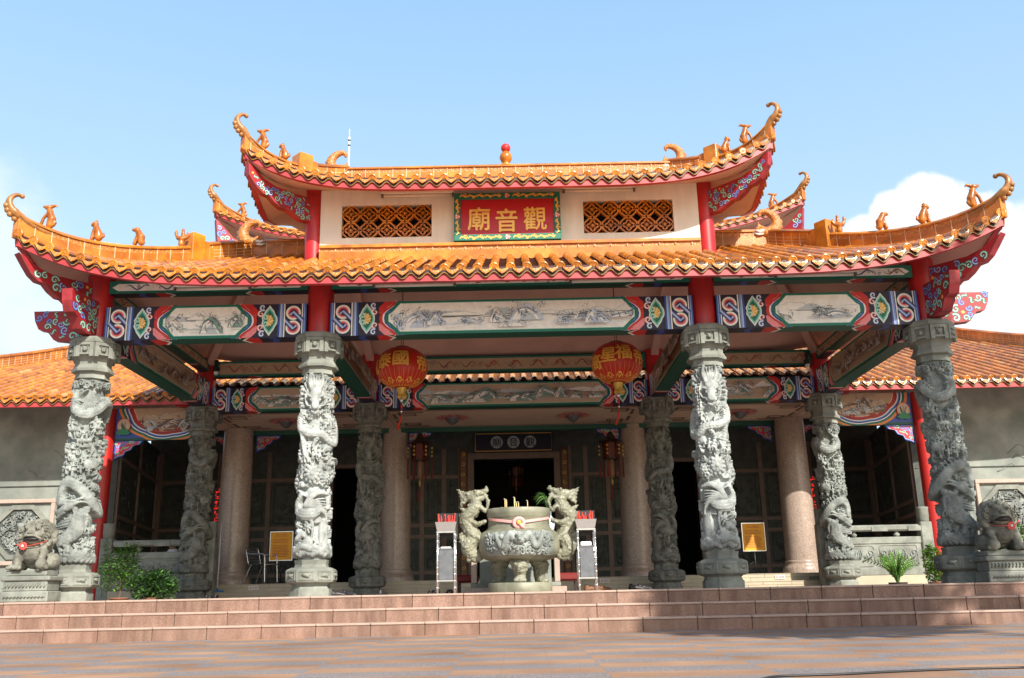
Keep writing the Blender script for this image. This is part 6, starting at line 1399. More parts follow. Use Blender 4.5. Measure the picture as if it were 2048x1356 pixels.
b.ball(c + Vector((0, -.02, 0)), .036, 'gold', 12, (1, .6, 1)); b.tube([c, c + Vector((.05, -.01, -.06)), c + Vector((.09, 0, -.09))], [.03, .03, .015], 6, 'ribbon_pink'); b.build('rosette', rb, True)
for k, (px, tp, w_) in enumerate(((1010, 1000, .008), (1013, 1001, .007), (1005, 1017, .006), (1029, 997, .011), (1033, 1006, .007), (1037, 1006, .007), (1055, 1003, .007), (1018, 1017, .005), (1024, 1018, .005), (1000, 1024, .006))):
    p = at(px, tp, BY - .05 + .03 * (k % 4)); b = MB(); z = Vector((p.x, p.y, 1.14)); b.tube([z, p], w_, 5, 'incense'); b.tube([p, p + Vector((-.006, 0, .015)), p + Vector((-.02, 0, .02))], [w_, w_, w_ * .6], 5, 'ash'); single(b, 'incense_stick', 'burning joss stick standing in the stone burner', 'incense stick', z, 'joss sticks in the burner')
# ------------------------------------------------------------------ incense stands
for e, x0, nm in ((-1, -1.19, 'left'), (1, .87, 'right')):
    t = thing('incense_stand', 'narrow steel stand with an incense tray, %s of the stone burner' % nm, 'stand', (x0 + .16, 14.25, 0), 'steel incense stands')
    h = .125
    for sx in (-1, 1):
        for sy in (-1, 1):
            b = MB(); b.tube([(sx * h, sy * .13, 0), (sx * h, sy * .13, .88)], .016, 8, 'steel')
            for k in range(9): b.ball((sx * h, sy * .13, .08 + k * .095), .022, 'steel', 8)
            b.build('leg', t, True)
    b = MB(); b.box(-h + .02, h - .02, -.125, .125, .19, .62, 'steel_dull', .006); b.build('cabinet', t, True)
    b = MB(); b.box(-h, h, -.13, .13, .17, .19, 'steel'); b.box(-h, h, -.13, .13, .622, .635, 'steel_dull'); b.build('shelf', t, True)
    b = MB(); b.box(x0 + .16 - h + .04, x0 + .16 + h - .05, 14.15, 14.30, .6355, .70 if e > 0 else .665, 'white_paint', .012); single(b, 'paper_packet', 'crumpled white packet on the shelf of the %s incense stand' % nm, 'packet', (x0 + .16, 14.25, .6355))
    b = MB(); b.box(-h - .015, h + .015, -.145, .145, .865, .882, 'steel'); w0, w1 = .128, .158
    b.add([(-w0, -.14, .8825), (w0, -.14, .8825), (w0, .14, .8825), (-w0, .14, .8825), (-w1, -.16, 1.02), (w1, -.16, 1.02), (w1, .16, 1.02), (-w1, .16, 1.02), (-w1 + .012, -.148, 1.02), (w1 - .012, -.148, 1.02), (w1 - .012, .148, 1.02), (-w1 + .012, .148, 1.02), (-w0 + .012, -.128, .91), (w0 - .012, -.128, .91), (w0 - .012, .128, .91), (-w0 + .012, .128, .91)], [(0, 3, 2, 1), (0, 1, 5, 4), (1, 2, 6, 5), (2, 3, 7, 6), (3, 0, 4, 7), (4, 5, 9, 8), (5, 6, 10, 9), (6, 7, 11, 10), (7, 4, 8, 11), (8, 9, 13, 12), (9, 10, 14, 13), (10, 11, 15, 14), (11, 8, 12, 15), (12, 13, 14, 15)], 'steel'); b.build('tray', t, True)
    b = MB(); b.box(-w1 + .01, w1 - .0, .161, .175, .80, 1.17, 'black'); b.build('back_plate', t, True)
    g = random.Random(9 + e)
    for k, cx in enumerate((-.09, .0, .09)):
        b = MB(); o = Vector((x0 + .16 + cx, 14.25, .915))
        for _ in range(9): p = o + Vector((g.uniform(-.035, .035), g.uniform(-.08, .08), 0)); b.tube([p, p + Vector((g.uniform(-.015, .015), g.uniform(-.02, .02), g.uniform(.13, .24)))], .006, 4, 'incense_red')
        single(b, 'incense_bundle', 'bunch of red joss sticks in the %s stand\'s tray' % nm, 'incense', o, 'red joss sticks in the %s tray' % nm)
# ------------------------------------------------------------------ altar, vase, kneelers
al = thing('altar_table', 'low stone altar table directly behind the incense burner', 'altar', (-.02, 15.95, 0))
b = MB(); b.box(-.84, .80, 15.66, 16.3, 0, .09, 'granite_pale', .012); b.box(-.75, .71, 15.74, 16.25, .091, .16, 'stone_flat', .01); b.build('plinth', al)
b = MB(); b.box(-.60, .56, 15.76, 16.2, .161, .86, 'wall_grey'); b.build('panel', al)
for x in (-.74, .61): b = MB(); b.box(x, x + .09, 15.75, 16.22, .161, .86, 'granite_pale', .01); b.build('post', al)
b = MB(); b.box(-.86, .82, 15.68, 16.28, .861, .94, 'stone_flat', .02); b.build('tabletop', al)
p = at(1096, 1024, 15.95); vz = thing('flower_vase', 'white and blue vase with long green leaves on the altar', 'vase', (p.x, 15.95, .941))
b = MB(); b.lathe([(.06, 0), (.09, .05), (.11, .14), (.09, .24), (.05, .3), (.055, .36), (.07, .38)], (0, 0, 0), 20, 'porcelain'); b.build('vase', vz, True)
b = MB(); g = random.Random(2)
for k in range(26):
    a = g.uniform(0, 6.28); l = g.uniform(.18, .34); L = [Vector((0, 0, .36)), Vector((.4 * l * math.cos(a), .4 * l * math.sin(a), .36 + l * .9)), Vector((l * math.cos(a), l * math.sin(a), .36 + l * g.uniform(.4, 1.0)))]; b.tube(spline(L, 4), lerp_list([.008, .02, .002], 9), 4, 'leaf', flat=.2)
b.build('leaves', vz, True)
for nm, px, py in (('left', 936, 1192), ('right', 1135, 1188)):
    p = at(px, py, 16.9); t = thing('kneeling_stool', 'dark red padded kneeling stool %s of the altar' % nm, 'stool', (p.x, 16.9, 0), 'red kneeling stools by the altar')
    b = MB(); b.box(-.19, .19, -.22, .22, .19, .32, 'cushion', .03); b.build('cushion', t, True)
    for sx in (-1, 1):
        for sy in (-1, 1): b = MB(); b.box(sx * .15 - .02, sx * .15 + .02, sy * .18 - .02, sy * .18 + .02, 0, .189, 'dark_wood'); b.build('leg', t, True)
# ------------------------------------------------------------------ guardian lions
def lion(X, Y, fl, nm):
    t = thing('guardian_lion', 'grey stone guardian lion with a red ribbon at the far %s of the terrace' % nm, 'stone lion', (X, Y, 0), 'stone guardian lions'); f = fl
    b = MB(); b.dm = 'stone_flat'; b.box(-.34, .34, -.21, .21, 0, .15, None, .012); b.box(-.31, .31, -.19, .19, .151, .29, None, .01); b.box(-.35, .35, -.22, .22, .291, .36, None, .015); b.box(-.30, .28, -.18, .18, .361, .44, None, .012)
    g = random.Random(6)
    for k in range(12): u = -.28 + .05 * k; b.tube([(u, -.21, .05), (u + .02, -.222, .09), (u + .04, -.21, .06)], .011, 5); b.tube([(u, -.19, .2), (u + .025, -.203, .24), (u + .01, -.19, .26)], .013, 5)
    b.build('pedestal', t, True)
    z = .44
    pr = [('b', (0, .06, z + .24), .19, (1.1, 1, 1.2)), ('b', (0, -.06, z + .27), .17, (1.15, 1, 1.1)), ('b', (f * .03, -.10, z + .52), .165, (1.15, 1, .95)), ('b', (f * .05, -.22, z + .49), .10, (1.35, .9, .7)), ('b', (f * .05, -.21, z + .40), .085, (1.3, .9, .6)), ('b', (f * .055, -.30, z + .525), .035, (1.5, 1, .9))]
    for e in (-1, 1):
        pr += [('b', (f * .04 + e * .075, -.225, z + .585), .045), ('b', (f * .04 + e * .08, -.22, z + .63), .04, (1.4, .8, .6)), ('b', (f * .02 + e * .17, -.05, z + .62), .05, (.7, .6, 1.2)), ('b', (e * .22, .06, z + .12), .13, (.9, 1.2, 1)), ('t', [(e * .22, .0, z + .06), (e * .24, -.16, z + .045)], [.06, .05])]
        for k in range(3): pr.append(('b', (e * .24 + (k - 1) * .035, -.2, z + .035), .03))
    for k in range(26):
        a = k * 2 * PI / 26; pr.append(('b', (f * .03 + .2 * math.cos(a), .0 + .03 * math.sin(k * 2.3), z + .48 + .19 * math.sin(a)), .062 + .012 * (k % 2)))
    for k in range(10): a = PI + k * PI / 9; pr.append(('b', (f * .03 + .21 * math.cos(a), -.11, z + .40 + .09 * math.sin(a)), .05))
    pr += [('t', [(-f * .14, -.1, z + .3), (-f * .16, -.17, z + .18), (-f * .13, -.2, z + .05)], [.075, .06, .055]), *[('b', (-f * .13 + (k - 1) * .04, -.235, z + .035), .032) for k in range(3)]]
    pr += [('t', [(f * .14, -.1, z + .3), (f * .22, -.18, z + .24), (f * .20, -.21, z + .16)], [.07, .055, .05]), ('b', (f * .2, -.2, z + .08), .085)]
    pr += [('t', [(0, .22, z + .1), (0, .27, z + .3), (.02, .24, z + .5)], [.05, .06, .03])]
    bd = blob(pr, 'body', 'stone_lion', t, .0115, 0, True, .005, 34)
    b = MB(); b.ball((f * .055, -.272, z + .43), .085, 'black', 12, (1.35, .75, .42)); b.build('mouth_shade', t, True)  # black ball stands in for the shaded hollow of the jaws
    for k in range(15):                                   # curls of the mane round the face
        a = -.45 + k * (PI + .9) / 14; c = Vector((f * .035 + .195 * math.cos(a), -.135 - .02 * (k % 2), z + .50 + .165 * math.sin(a))); b = MB(); b.ball(c, .045, 'stone_lion', 10, (1, .8, 1))
        b.tube([c + Vector((.036 * (1 - .13 * q) * math.cos(q * .95 + a), -.034, .036 * (1 - .13 * q) * math.sin(q * .95 + a))) for q in range(7)], .011, 6, 'stone_lion'); b.build('mane_curl', t, True)
    b = MB(); L = spline([(f * .055 - .14, -.27, z + .43), (f * .055 - .07, -.325, z + .475), (f * .055, -.335, z + .48), (f * .055 + .07, -.325, z + .475), (f * .055 + .14, -.27, z + .43)], 4); b.tube(L, .018, 7, 'stone_lion'); b.build('upper_lip', t, True)
    b = MB()
    for e in (-1, 1): b.ball((f * .045 + e * .078, -.268, z + .585), .027, 'stone_flat', 10); b.ball((f * .045 + e * .078, -.29, z + .583), .012, 'black', 8)
    b.build('eyes', t, True)
    b = MB(); L = spline([(-.23, -.12, z + .37), (-.1, -.245, z + .335), (.04, -.27, z + .34), (.16, -.235, z + .37), (.25, -.12, z + .42)], 5); b.tube(L, .012, 6, 'ribbon_red', flat=.4); r = b.build('ribbon', t, True)
    b = MB(); c = Vector((-f * .05, -.275, z + .335))
    for k in range(10): a = k * .628; b.ball(c + Vector((.04 * math.cos(a), 0, .04 * math.sin(a))), .02, 'ribbon_red', 8, (1, .6, 1))
    b.ball(c + Vector((0, -.015, 0)), .02, 'white_paint', 8); b.build('rosette', r, True)
lion(-6.99, 14.0, 1, 'left'); lion(7.02, 14.0, -1, 'right')
# ------------------------------------------------------------------ plants
def leafy(mb, centre, rad, n, size, mk, g, droop=.3, up=None):
    for _ in range(n):
        while True:
            d = Vector((g.uniform(-1, 1), g.uniform(-1, 1), g.uniform(-1, 1)))
            if .25 < d.length < 1: break
        p = Vector(centre) + Vector((d.x * rad[0], d.y * rad[1], d.z * rad[2])); a = g.uniform(0, 6.28); l = size * g.uniform(.7, 1.3); t = Vector((math.cos(a), math.sin(a), g.uniform(-droop - .4, .5))).normalized() + d * .5; t.normalize(); s_ = t.cross(Vector((g.uniform(-.4, .4), g.uniform(-.4, .4), 1))).normalized() * l * .22; nn = t.cross(s_).normalized() * l * .06
        mb.add([p, p + t * l * .45 + s_ - nn, p + t * l, p + t * l * .45 - s_ - nn, p + t * l * .5 + nn], [(0, 1, 4), (1, 2, 4), (2, 3, 4), (3, 0, 4)], mk)
def shrub(name, label, cat, loc, blobs, n, size, mk, stems, seed, pot=None, group=None):
    g = random.Random(seed); t = thing(name, label, cat, loc, group); b = MB()
    tot = sum(r[0] * r[1] * r[2] for _, r in blobs)
    for c, r in blobs: leafy(b, c, r, int(n * r[0] * r[1] * r[2] / tot) + 20, size, g.choice(mk) if False else mk[0], g); leafy(b, c, (r[0] * 1.05, r[1] * 1.05, r[2] * 1.05), int(n * .35 * r[0] * r[1] * r[2] / tot) + 8, size, mk[1], g)
    b.build('foliage', t, True); b = MB()
    for L, r0 in stems: b.tube(spline(L, 4), lerp_list([r0, r0 * .3], (len(L) - 1) * 4 + 1), 6, 'stem')
    b.build('stem', t, True)
    if pot: 
        b = MB(); b.lathe([(pot * .85, 0), (pot, pot * .3), (pot * 1.08, pot * .32), (pot * 1.08, pot * .42), (pot * .95, pot * .42), (pot * .9, pot * .35)], (0, 0, 0), 20, 'pot'); b.build('pot', t, True); b = MB(); b.lathe([(pot * .92, pot * .34), (pot * .1, pot * .38)], (0, 0, 0), 16, 'soil'); b.build('soil', t, True)
    return t
p = at(238, 1195, 18.4); shrub('ficus_bush', 'tall fine leaved bush growing against the left balustrade', 'bush', (p.x, 18.4, 0), [((0, 0, .72), (.36, .3, .3)), ((-.18, 0, .58), (.26, .25, .2)), ((.2, .0, .55), (.25, .25, .2)), ((.1, 0, .86), (.2, .2, .2)), ((.24, 0, .98), (.1, .1, .12)), ((-.1, 0, .34), (.28, .2, .14)), ((.2, 0, .36), (.2, .2, .13))], 1000, .075, ('leaf', 'leaf_bright'), [([(0, 0, 0), (.02, 0, .25), (-.02, 0, .55)], .022), ([(.0, 0, .25), (.15, 0, .5), (.24, 0, .95)], .014), ([(0, 0, .2), (-.12, 0, .4), (-.2, 0, .6)], .012)], 11, .17)
p = at(303, 1195, 18.4); shrub('low_bush', 'low dark green round leaved bush beside the tall bush', 'bush', (p.x, 18.4, 0), [((-.15, 0, .25), (.28, .25, .22)), ((.15, 0, .3), (.28, .25, .26)), ((.02, 0, .45), (.18, .18, .14)), ((.3, 0, .2), (.14, .16, .15))], 900, .10, ('leaf_dark', 'leaf'), [([(0, 0, 0), (-.05, 0, .2), (-.15, 0, .4)], .015), ([(0, 0, 0), (.06, 0, .2), (.15, 0, .45)], .015)], 12, .14)
def fronds(name, label, loc, n, ln, seed, pot):
    g = random.Random(seed); t = thing(name, label, 'potted plant', loc)
    for k in range(n):
        a = g.uniform(0, 6.28); sp = g.uniform(.15, 1.0); l = ln * g.uniform(.65, 1.05); b = MB()
        L = spline([(0, 0, .03), (.3 * l * sp * math.cos(a), .3 * l * sp * math.sin(a), .03 + .5 * l), (l * sp * math.cos(a), l * sp * math.sin(a), 0.03 + l * (1 - .25 * sp))], 7); b.tube(L, lerp_list([.014, .004], len(L)), 5, 'leaf')
        for i in range(4, len(L), 1):
            d = (L[i] - L[i - 1]).normalized(); s_ = d.cross(Vector((math.sin(a), -math.cos(a), .2))).normalized()
            for e in (-1, 1):
                tdir = (s_ * e * .9 + d * .7).normalized(); w_ = d.cross(tdir).normalized(); q = tdir.cross(w_) * .012; l2 = .085 * g.uniform(.8, 1.15); p0 = L[i]
                b.add([p0, p0 + tdir * l2 * .45 + q, p0 + tdir * l2, p0 + tdir * l2 * .45 - q, p0 + tdir * l2 * .5 + w_ * .006], [(0, 1, 4), (1, 2, 4), (2, 3, 4), (3, 0, 4)], 'leaf_bright' if g.random() < .55 else 'leaf')
        b.build('frond', t, True)
    b = MB(); b.lathe([(pot * .95, 0), (pot, .05), (pot * 1.02, .055), (pot * .95, .06), (pot * .9, .05)], (0, 0, 0), 20, 'soil'); b.build('pot', t, True)
p = at(1796, 1166, 18.2); fronds('frond_plant', 'bright green plant with upright feathery fronds in front of the right balustrade', (p.x, 18.2, 0), 34, .60, 5, .17)
p = at(1872, 1163, 18.2); shrub('narrow_bush', 'narrow light green bush between the frond plant and the right red pole', 'bush', (p.x, 18.2, 0), [((0, 0, .45), (.17, .17, .22)), ((.05, 0, .22), (.2, .18, .16)), ((-.05, 0, .62), (.1, .1, .12))], 620, .085, ('leaf_bright', 'leaf'), [([(0, 0, 0), (0, 0, .3), (-.04, 0, .65)], .012)], 15, .13)
p = at(2046, 1150, 14.6); shrub('edge_bush', 'green bush at the right edge beside the right stone lion', 'bush', (p.x + .08, 14.9, 0), [((0, 0, .5), (.22, .22, .2)), ((.02, 0, .75), (.16, .16, .16)), ((0, 0, .28), (.16, .16, .12))], 700, .085, ('leaf', 'leaf_bright'), [([(0, 0, 0), (0, 0, .4), (.04, 0, .75)], .014)], 16, .15)
p = at(14, 1190, 14.6); shrub('small_weed', 'small green plant at the left edge beside the left stone lion', 'plant', (p.x + .02, 14.7, 0), [((.0, 0, .16), (.14, .12, .1)), ((.1, 0, .42), (.07, .06, .06))], 120, .07, ('leaf_bright', 'leaf'), [([(0, 0, 0), (.02, 0, .1), (.06, 0, .2)], .008), ([(0, 0, 0), (.06, 0, .2), (.1, 0, .42)], .006)], 17)
p = at(214, 1085, 20.1); g = random.Random(3); b = MB(); base = Vector((p.x, 20.08, .1)); L = spline([base, base + Vector((-.04, 0, .4)), base + Vector((.03, 0, .8)), base + Vector((0, 0, 1.15))], 8); b.tube(L, .008, 5, 'leaf')
for q in L[8:]:
    for _ in range(2): leafy(b, q, (.03, .02, .03), 1, .10, 'leaf_bright', g)
single(b, 'climbing_vine', 'thin light green vine climbing the left balustrade post', 'vine', base)
p = at(4, 1192, 14.3); b = MB(); b.lathe([(.17, 0), (.19, .02), (.175, .06), (.12, .11), (.05, .135), (.01, .14)], (p.x - .04, 14.1, 0), 20, 'orange_plastic'); b.lathe([(.195, 0), (.2, .012), (.19, .018)], (p.x - .04, 14.1, 0), 20, 'black'); single(b, 'plastic_basin', 'bright orange plastic basin at the left edge of the terrace', 'basin', (p.x - .04, 14.1, 0))
# ------------------------------------------------------------------ notices, chair, mop, shoes, small signs
def notice(px, py, w_, h_, rz, label, seed):
    c = at(px, py, 21.9); t = thing('notice_stand', label, 'notice stand', (c.x, 21.9, .32), 'yellow notice boards on stands', rz); zc = c.z - .32
    b = MB(); b.box(-w_ / 2, w_ / 2, -.012, .012, zc - h_ / 2, zc + h_ / 2, 'notice'); g = random.Random(seed); D = Decal(b, (-w_ / 2, -.012, zc - h_ / 2), (1, 0, 0), (0, 0, 1), (0, -1, 0))
    for r in range(15):
        y = h_ * (.90 - r * .056); x = w_ * (.22 if r < 2 else .1); e = w_ * (.78 if r < 2 else g.uniform(.72, .92))
        if r in (2, 6): continue
        while x < e: l = g.uniform(.012, .03); D.rect(x, y, min(x + l, e), y + .012, 'rustred' if r else 'red'); x += l + .008
    b.build('board', t, True)
    b = MB(); f = .018
    for q in ((-w_ / 2 - f, -w_ / 2, zc - h_ / 2 - f, zc + h_ / 2 + f), (w_ / 2, w_ / 2 + f, zc - h_ / 2 - f, zc + h_ / 2 + f), (-w_ / 2, w_ / 2, zc + h_ / 2, zc + h_ / 2 + f), (-w_ / 2, w_ / 2, zc - h_ / 2 - f, zc - h_ / 2)): b.box(q[0], q[1], -.02, .02, q[2], q[3], 'steel')
    b.build('frame', t, True)
    b = MB(); b.tube([(0, .02, .03), (0, .02, zc - h_ / 2)], .016, 8, 'black'); b.build('pole', t, True)
    b = MB(); b.lathe([(.17, 0), (.17, .015), (.03, .03)], (0, .02, 0), 16, 'black')
    for e in (-1, 1): b.tube([(e * .02, .02, .28), (e * .12, .02, .24), (e * .13, .02, .1), (e * .05, .02, .06)], .008, 5, 'black')
    b.build('base', t, True)
notice(563, 1092, .50, .62, R_(-3), 'yellow notice board on a stand, partly hidden by the front column left of the burner', 1); notice(1507, 1074, .50, .60, R_(3), 'yellow notice board on a black stand left of the sunlit granite column', 2)
p = at(523, 1168, 21.7); ch = thing('metal_chair', 'aluminium armchair standing beside the left notice board', 'chair', (p.x, 21.7, .32), rz=R_(72))
for sx in (-1, 1):
    b = MB(); b.tube(spline([(sx * .26, -.24, 0), (sx * .25, -.22, .35), (sx * .25, -.2, .62), (sx * .25, -.1, .66), (sx * .25, .1, .66), (sx * .24, .26, .68)], 5), .014, 8, 'steel'); b.build('leg', ch, True)
    b = MB(); b.tube(spline([(sx * .25, .32, 0), (sx * .23, .18, .35), (sx * .22, .12, .45)], 5), .014, 8, 'steel'); b.build('leg', ch, True)
b = MB(); b.tube(spline([(-.24, .2, .42), (-.24, .28, .76), (-.12, .31, .80), (.12, .31, .80), (.24, .28, .76), (.24, .2, .42)], 6), .014, 8, 'steel'); b.build('back_frame', ch, True)
b = MB()
for k in range(4): b.box(-.235, .235, .245 + k * .012, .258 + k * .012, .50 + k * .07, .545 + k * .07, 'steel_dull')
b.build('backrest', ch, True)
b = MB(); b.box(-.24, .24, -.22, .22, .43, .45, 'steel_dull', .006); b.tube([(-.25, -.22, .43), (.25, -.22, .43)], .014, 8, 'steel'); b.build('seat', ch, True)
a, c = at(443, 1047, 21.4), at(435, 1166, 20.8); mp = thing('floor_mop', 'white handled mop with a blue head leaning by the left granite column', 'mop', (c.x, 20.8, .16))
b = MB(); b.tube([Vector((0, .0, .06)), a - Vector((c.x, 20.8, .16))], .013, 8, 'white_paint'); b.build('handle', mp, True); b = MB(); b.box(-.16, .13, -.06, .06, .0, .045, 'plastic_blue', .012); b.tube([(0, 0, .045), (.0, 0, .09)], .025, 8, 'plastic_blue'); b.build('head', mp, True)
def shoe(px, py, Y, mk, rz, label, group, sole='black', open_=False):
    p = at(px, py, Y); t = MB(); c, s_ = math.cos(rz), math.sin(rz); q = lambda x, y, z: (p.x + c * x - s_ * y, Y + s_ * x + c * y, z)
    if open_:
        t.x = Matrix.Translation((p.x, Y, 0)) @ Matrix.Rotation(rz, 4, 'Z'); t.box(-.125, .125, -.045, .045, 0, .025, mk, .01); t.tube([(.02, -.045, .02), (.03, -.035, .07), (.03, .035, .07), (.02, .045, .02)], .02, 6, mk); t.tube([(-.08, -.045, .02), (-.09, 0, .075), (-.08, .045, .02)], .012, 6, mk); t.x = None
        o = single(t, 'sandal', label, 'sandal', (p.x, Y, 0), group)
    else:
        o = blob([('t', [q(-.11, 0, .04), q(-.02, 0, .05), q(.10, 0, .035)], [.045, .05, .035]), ('b', q(-.10, 0, .07), .045, (1, 1, 1.1)), ('b', q(.1, 0, .03), .04, (1.2, 1, .7)), ('t', [q(-.12, 0, .012), q(.14, 0, .012)], [.03, .03])], 'shoe', mk, voxel=.009, smooth=2)
        o.data.transform(Matrix.Translation((-p.x, -Y, 0))); o.location = (p.x, Y, 0); tag(o, label, 'shoe', group, 'thing')
        b = MB(); b.x = Matrix.Translation((p.x, Y, 0)) @ Matrix.Rotation(rz, 4, 'Z'); b.box(-.135, .155, -.042, .042, 0, .018, sole, .007); WO[o.name] = Vector((p.x, Y, 0)); b.build('sole', o)
        b = MB(); b.x = Matrix.Translation((p.x, Y, 0)) @ Matrix.Rotation(rz, 4, 'Z'); b.ball((-.1, 0, .115), .03, 'black', 10, (1.2, 1, .3)); b.build('opening_shade', o)  # flat black disc stands in for the shaded inside of the shoe
shoe(410, 1191, 17.2, 'shoe_black', .3, 'black sandal in front of the left back column by the step', 'black sandals by the left back column', open_=True); shoe(430, 1191, 17.3, 'shoe_black', -.2, 'black sandal in front of the left back column by the step', 'black sandals by the left back column', open_=True)
shoe(676, 1192, 17.2, 'shoe_black', .2, 'black sports shoe with a red sole right of the front left column', 'red soled sports shoes', 'cushion'); shoe(698, 1192, 17.4, 'shoe_black', -.3, 'black sports shoe with a red sole right of the front left column', 'red soled sports shoes', 'cushion')
shoe(766, 1192, 17.4, 'shoe_black', 1.2, 'single black shoe beside the foot of the shaded column under the left lantern', None); shoe(866, 1193, 17.0, 'shoe_black', .9, 'black sandal under the left incense stand', 'black sandals by the left stand', open_=True); shoe(899, 1193, 17.0, 'shoe_black', 1.4, 'black sandal under the left incense stand', 'black sandals by the left stand', open_=True)
shoe(1185, 1188, 17.0, 'shoe_brown', 0.2, 'brown leather shoe behind the right incense stand', 'brown shoes'); shoe(1206, 1187, 17.1, 'shoe_brown', -.1, 'brown leather shoe behind the right incense stand', 'brown shoes')
shoe(1274, 1184, 17.2, 'shoe_black', .1, 'black shoe left of the shaded column under the right lantern', 'black shoes near the right inner column'); shoe(1290, 1184, 17.4, 'shoe_black', .3, 'black shoe left of the shaded column under the right lantern', 'black shoes near the right inner column')
for px, py, nm in ((507, 1176, 'below the metal chair'), (1210, 1166, 'behind the right incense stand'), (1560, 1152, 'below the sunlit granite column')):
    c = at(px, py, 20.93); b = MB(); w_, h_ = .21, .085; zc = .24 if True else c.z; b.box(c.x - w_ / 2, c.x + w_ / 2, 20.932, 20.936, zc - h_ / 2, zc + h_ / 2, 'white_paint'); D = Decal(b, (c.x - w_ / 2, 20.932, zc - h_ / 2), (1, 0, 0), (0, 0, 1))
    D.line([(.01, .01), (.2, .01), (.2, .075), (.01, .075), (.01, .01)], .004, 'ink2'); D.line([(.02, .02), (.065, .065)], .01, 'red'); D.line([(.02, .065), (.065, .02)], .01, 'red'); D.poly([(.025, .035), (.06, .035), (.05, .05), (.03, .055)], 'ink')
    g = random.Random(px)
    for r in (.055, .03):
        x = .08
        while x < .185: D.rect(x, r - .008, x + .012, r + .008, 'ink' if r > .04 else 'red'); x += .017
    single(b, 'shoe_sign', 'small white no shoes sign on the cream step, ' + nm, 'sign', (c.x, 20.93, zc), 'no shoes signs on the step')
# ------------------------------------------------------------------ table with papers and a person behind the balustrades
p = at(1795, 1057, 22.6); t = thing('offering_table', 'white table with yellow papers seen through the gap of the right balustrade', 'table', (p.x, 22.6, .0)); b = MB(); b.box(-.35, .35, -.3, .3, 1.02, 1.07, 'white_paint', .01); b.build('tabletop', t, True)
for sx in (-1, 1):
    for sy in (-1, 1): b = MB(); b.tube([(sx * .3, sy * .25, 0), (sx * .3, sy * .25, 1.02)], .02, 8, 'steel'); b.build('leg', t, True)
b = MB(); b.box(.08, .3, -.22, .1, 1.071, 1.12, 'p_yellow', .005); b.x = None; single(MB().add([tuple(Vector((p.x, 22.6, 0)) + Vector(v)) for v in b.v], b.f, 'p_yellow'), 'paper_stack', 'stack of yellow joss paper on the white table behind the right balustrade', 'paper', (p.x + .2, 22.5, 1.07))
pc_ = at(345, 1092, 21.6); X, Y = pc_.x, 21.6
t = thing('person', 'person in a white shirt seen through the gap of the left balustrade', 'person', (X, Y, 0)); k = lambda x, y, z: (x, y, z)
body = [('b', (0, 0, 1.22), .095, (.85, 1, 1.18)), ('t', [(0, .01, 1.14), (0, .03, 1.04)], [.05, .055]), ('t', [(0, .03, 1.0), (0, .05, .75), (0, .04, .52)], [.14, .135, .15]), ('t', [(-.17, .03, .99), (.17, .03, .99)], [.06, .06])]
for e in (-1, 1): body += [('t', [(e * .19, .03, .98), (e * .24, .02, .76), (e * .2, -.16, .62)], [.055, .045, .036]), ('t', [(e * .2, -.16, .62), (e * .12, -.24, .6)], [.036, .03]), *[('t', [(e * (.12 - .016 * (q - 1.5)), -.24, .6 + .006 * q), (e * (.08 - .014 * (q - 1.5)), -.3 - .01 * (q % 2), .575)], [.010, .008]) for q in range(4)], ('t', [(e * .14, -.22, .62), (e * .1, -.26, .645)], [.011, .009]), ('t', [(e * .1, .0, .5), (e * .13, -.42, .5), (e * .13, -.44, .1)], [.095, .07, .045]), ('t', [(e * .13, -.42, .05), (e * .14, -.58, .03)], [.045, .035]), ('b', (e * .083, 0, 1.215), .02, (.5, 1, 1.4))]
body += [('b', (0, -.098, 1.205), .016), ('b', (0, -.09, 1.165), .022, (1.3, .6, .5))]
bd = blob(body, 'body', 'skin', t, .012, 4, True)
b = MB(); 
for e in (-1, 1): b.ball((e * .033, -.085, 1.235), .011, 'black', 8)
b.build('eyes', bd, True)
blob([('b', (0, .022, 1.27), .098, (.9, 1, .85)), ('b', (0, .06, 1.22), .075)], 'hair', 'hair', t, .012, 3, True)
blob([('t', [(0, .03, 1.0), (0, .05, .75), (0, .04, .55)], [.155, .15, .17]), ('t', [(-.17, .03, .99), (.17, .03, .99)], [.075, .075]), *[('t', [(e * .19, .03, .98), (e * .235, .02, .80)], [.07, .065]) for e in (-1, 1)]], 'shirt', 'shirt', t, .014, 3, True)
blob([('b', (0, .03, .5), .175, (1, 1, .7)), *[('t', [(e * .1, .0, .5), (e * .13, -.42, .5), (e * .13, -.44, .14)], [.11, .085, .065]) for e in (-1, 1)]], 'trousers', 'trousers', t, .014, 3, True)
st_ = thing('wooden_stool', 'low wooden stool under the person behind the left balustrade', 'stool', (X, Y, 0)); b = MB(); b.box(-.2, .2, -.16, .22, .34, .38, 'dark_wood', .01); b.build('seat', st_, True)
for sx in (-1, 1):
    for sy in (-1, 1): b = MB(); b.box(sx * .16 - .02, sx * .16 + .02, .03 + sy * .15 - .02, .03 + sy * .15 + .02, 0, .34, 'dark_wood'); b.build('leg', st_, True)
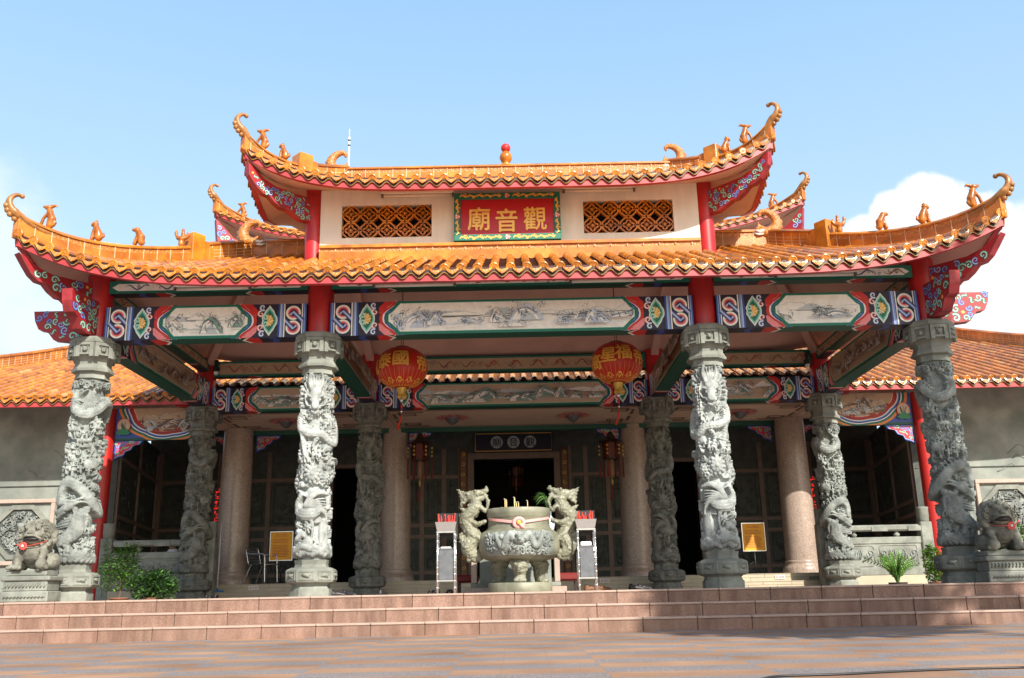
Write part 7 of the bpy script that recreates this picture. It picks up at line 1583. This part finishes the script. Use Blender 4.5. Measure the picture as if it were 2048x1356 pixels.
# cable on the paving
def on_ground(px, py):
    lo, hi = 4., 13.
    for _ in range(40):
        m_ = (lo + hi) / 2; q = at(px, py, m_)
        if q.z > GZ(m_): lo, hi = (m_, hi) if at(px, py, 4).z > GZ(4) else (lo, m_)
        else: lo, hi = (lo, m_) if at(px, py, 4).z > GZ(4) else (m_, hi)
    q = at(px, py, lo); q.z = GZ(q.y) + .008; return q
L = [on_ground(px, py) for px, py in ((1520, 1362), (1560, 1355), (1680, 1351), (1800, 1345), (1930, 1340), (2060, 1337))]
b = MB(); b.tube(spline(L, 5), .009, 6, 'black'); single(b, 'black_cable', 'thin black cable lying across the paving at the lower right', 'cable', tuple(L[2]))
# ------------------------------------------------------------------ trees that shade the forecourt from the right and behind the camera
def shade_tree(x, y, h, crown, seed, label, dn=110):
    g = random.Random(seed); z0 = GZ(y); t = thing('shade_tree', label, 'tree', (x, y, z0)); b = MB()
    b.tube([(0, 0, 0), (.1, 0, h * .3), (0, .1, h * .55)], [.28, .2, .14], 10, 'bark')
    for c, r in crown: b.tube([(0, .05, h * .42), (c[0] * .5, c[1] * .5, h * .3 + c[2] * .35), c], [.12, .07, .03], 7, 'bark')
    b.build('trunk', t, True); b = MB()
    for c, r in crown: leafy(b, c, r, int(dn * r[0] * r[1]), .34, 'leaf', g); leafy(b, c, r, int(dn * .6 * r[0] * r[1]), .34, 'leaf_dark', g)
    b.build('crown', t, True); return t

SH_, CH_ = math.sin(sun_az), math.cos(sun_az); SL = math.tan(sun_el)
def sun_pos(c, a_, k): return (CH_ * c - SH_ * a_, SH_ * c + CH_ * a_, k - SL * a_)
def tree_for(c, a_, k0, k1, rc, seed, label, n=3):
    g = random.Random(seed); x, y, z0 = sun_pos(c, a_, k0); z1 = k1 - SL * a_; zb = GZ(y); cr = []
    for i in range(n):
        q = (i + .5) / n; cr.append(((g.uniform(-.15, .15) * rc, g.uniform(-.15, .15) * rc, z0 + (z1 - z0) * q - zb), (rc * g.uniform(.85, 1.1), rc * g.uniform(.85, 1.1), (z1 - z0) / n * .72)))
    return shade_tree(x, y, z1 - zb, cr, seed, label, 300)
tree_for(12.1, -1.0, 6.3, 11.0, .70, 31, 'slim leafy tree right of the camera shading the right outer column', 4)
tree_for(9.6, -2.5, 6.25, 7.7, 2.2, 32, 'broad leafy tree right of the camera shading the right half of the steps', 2)
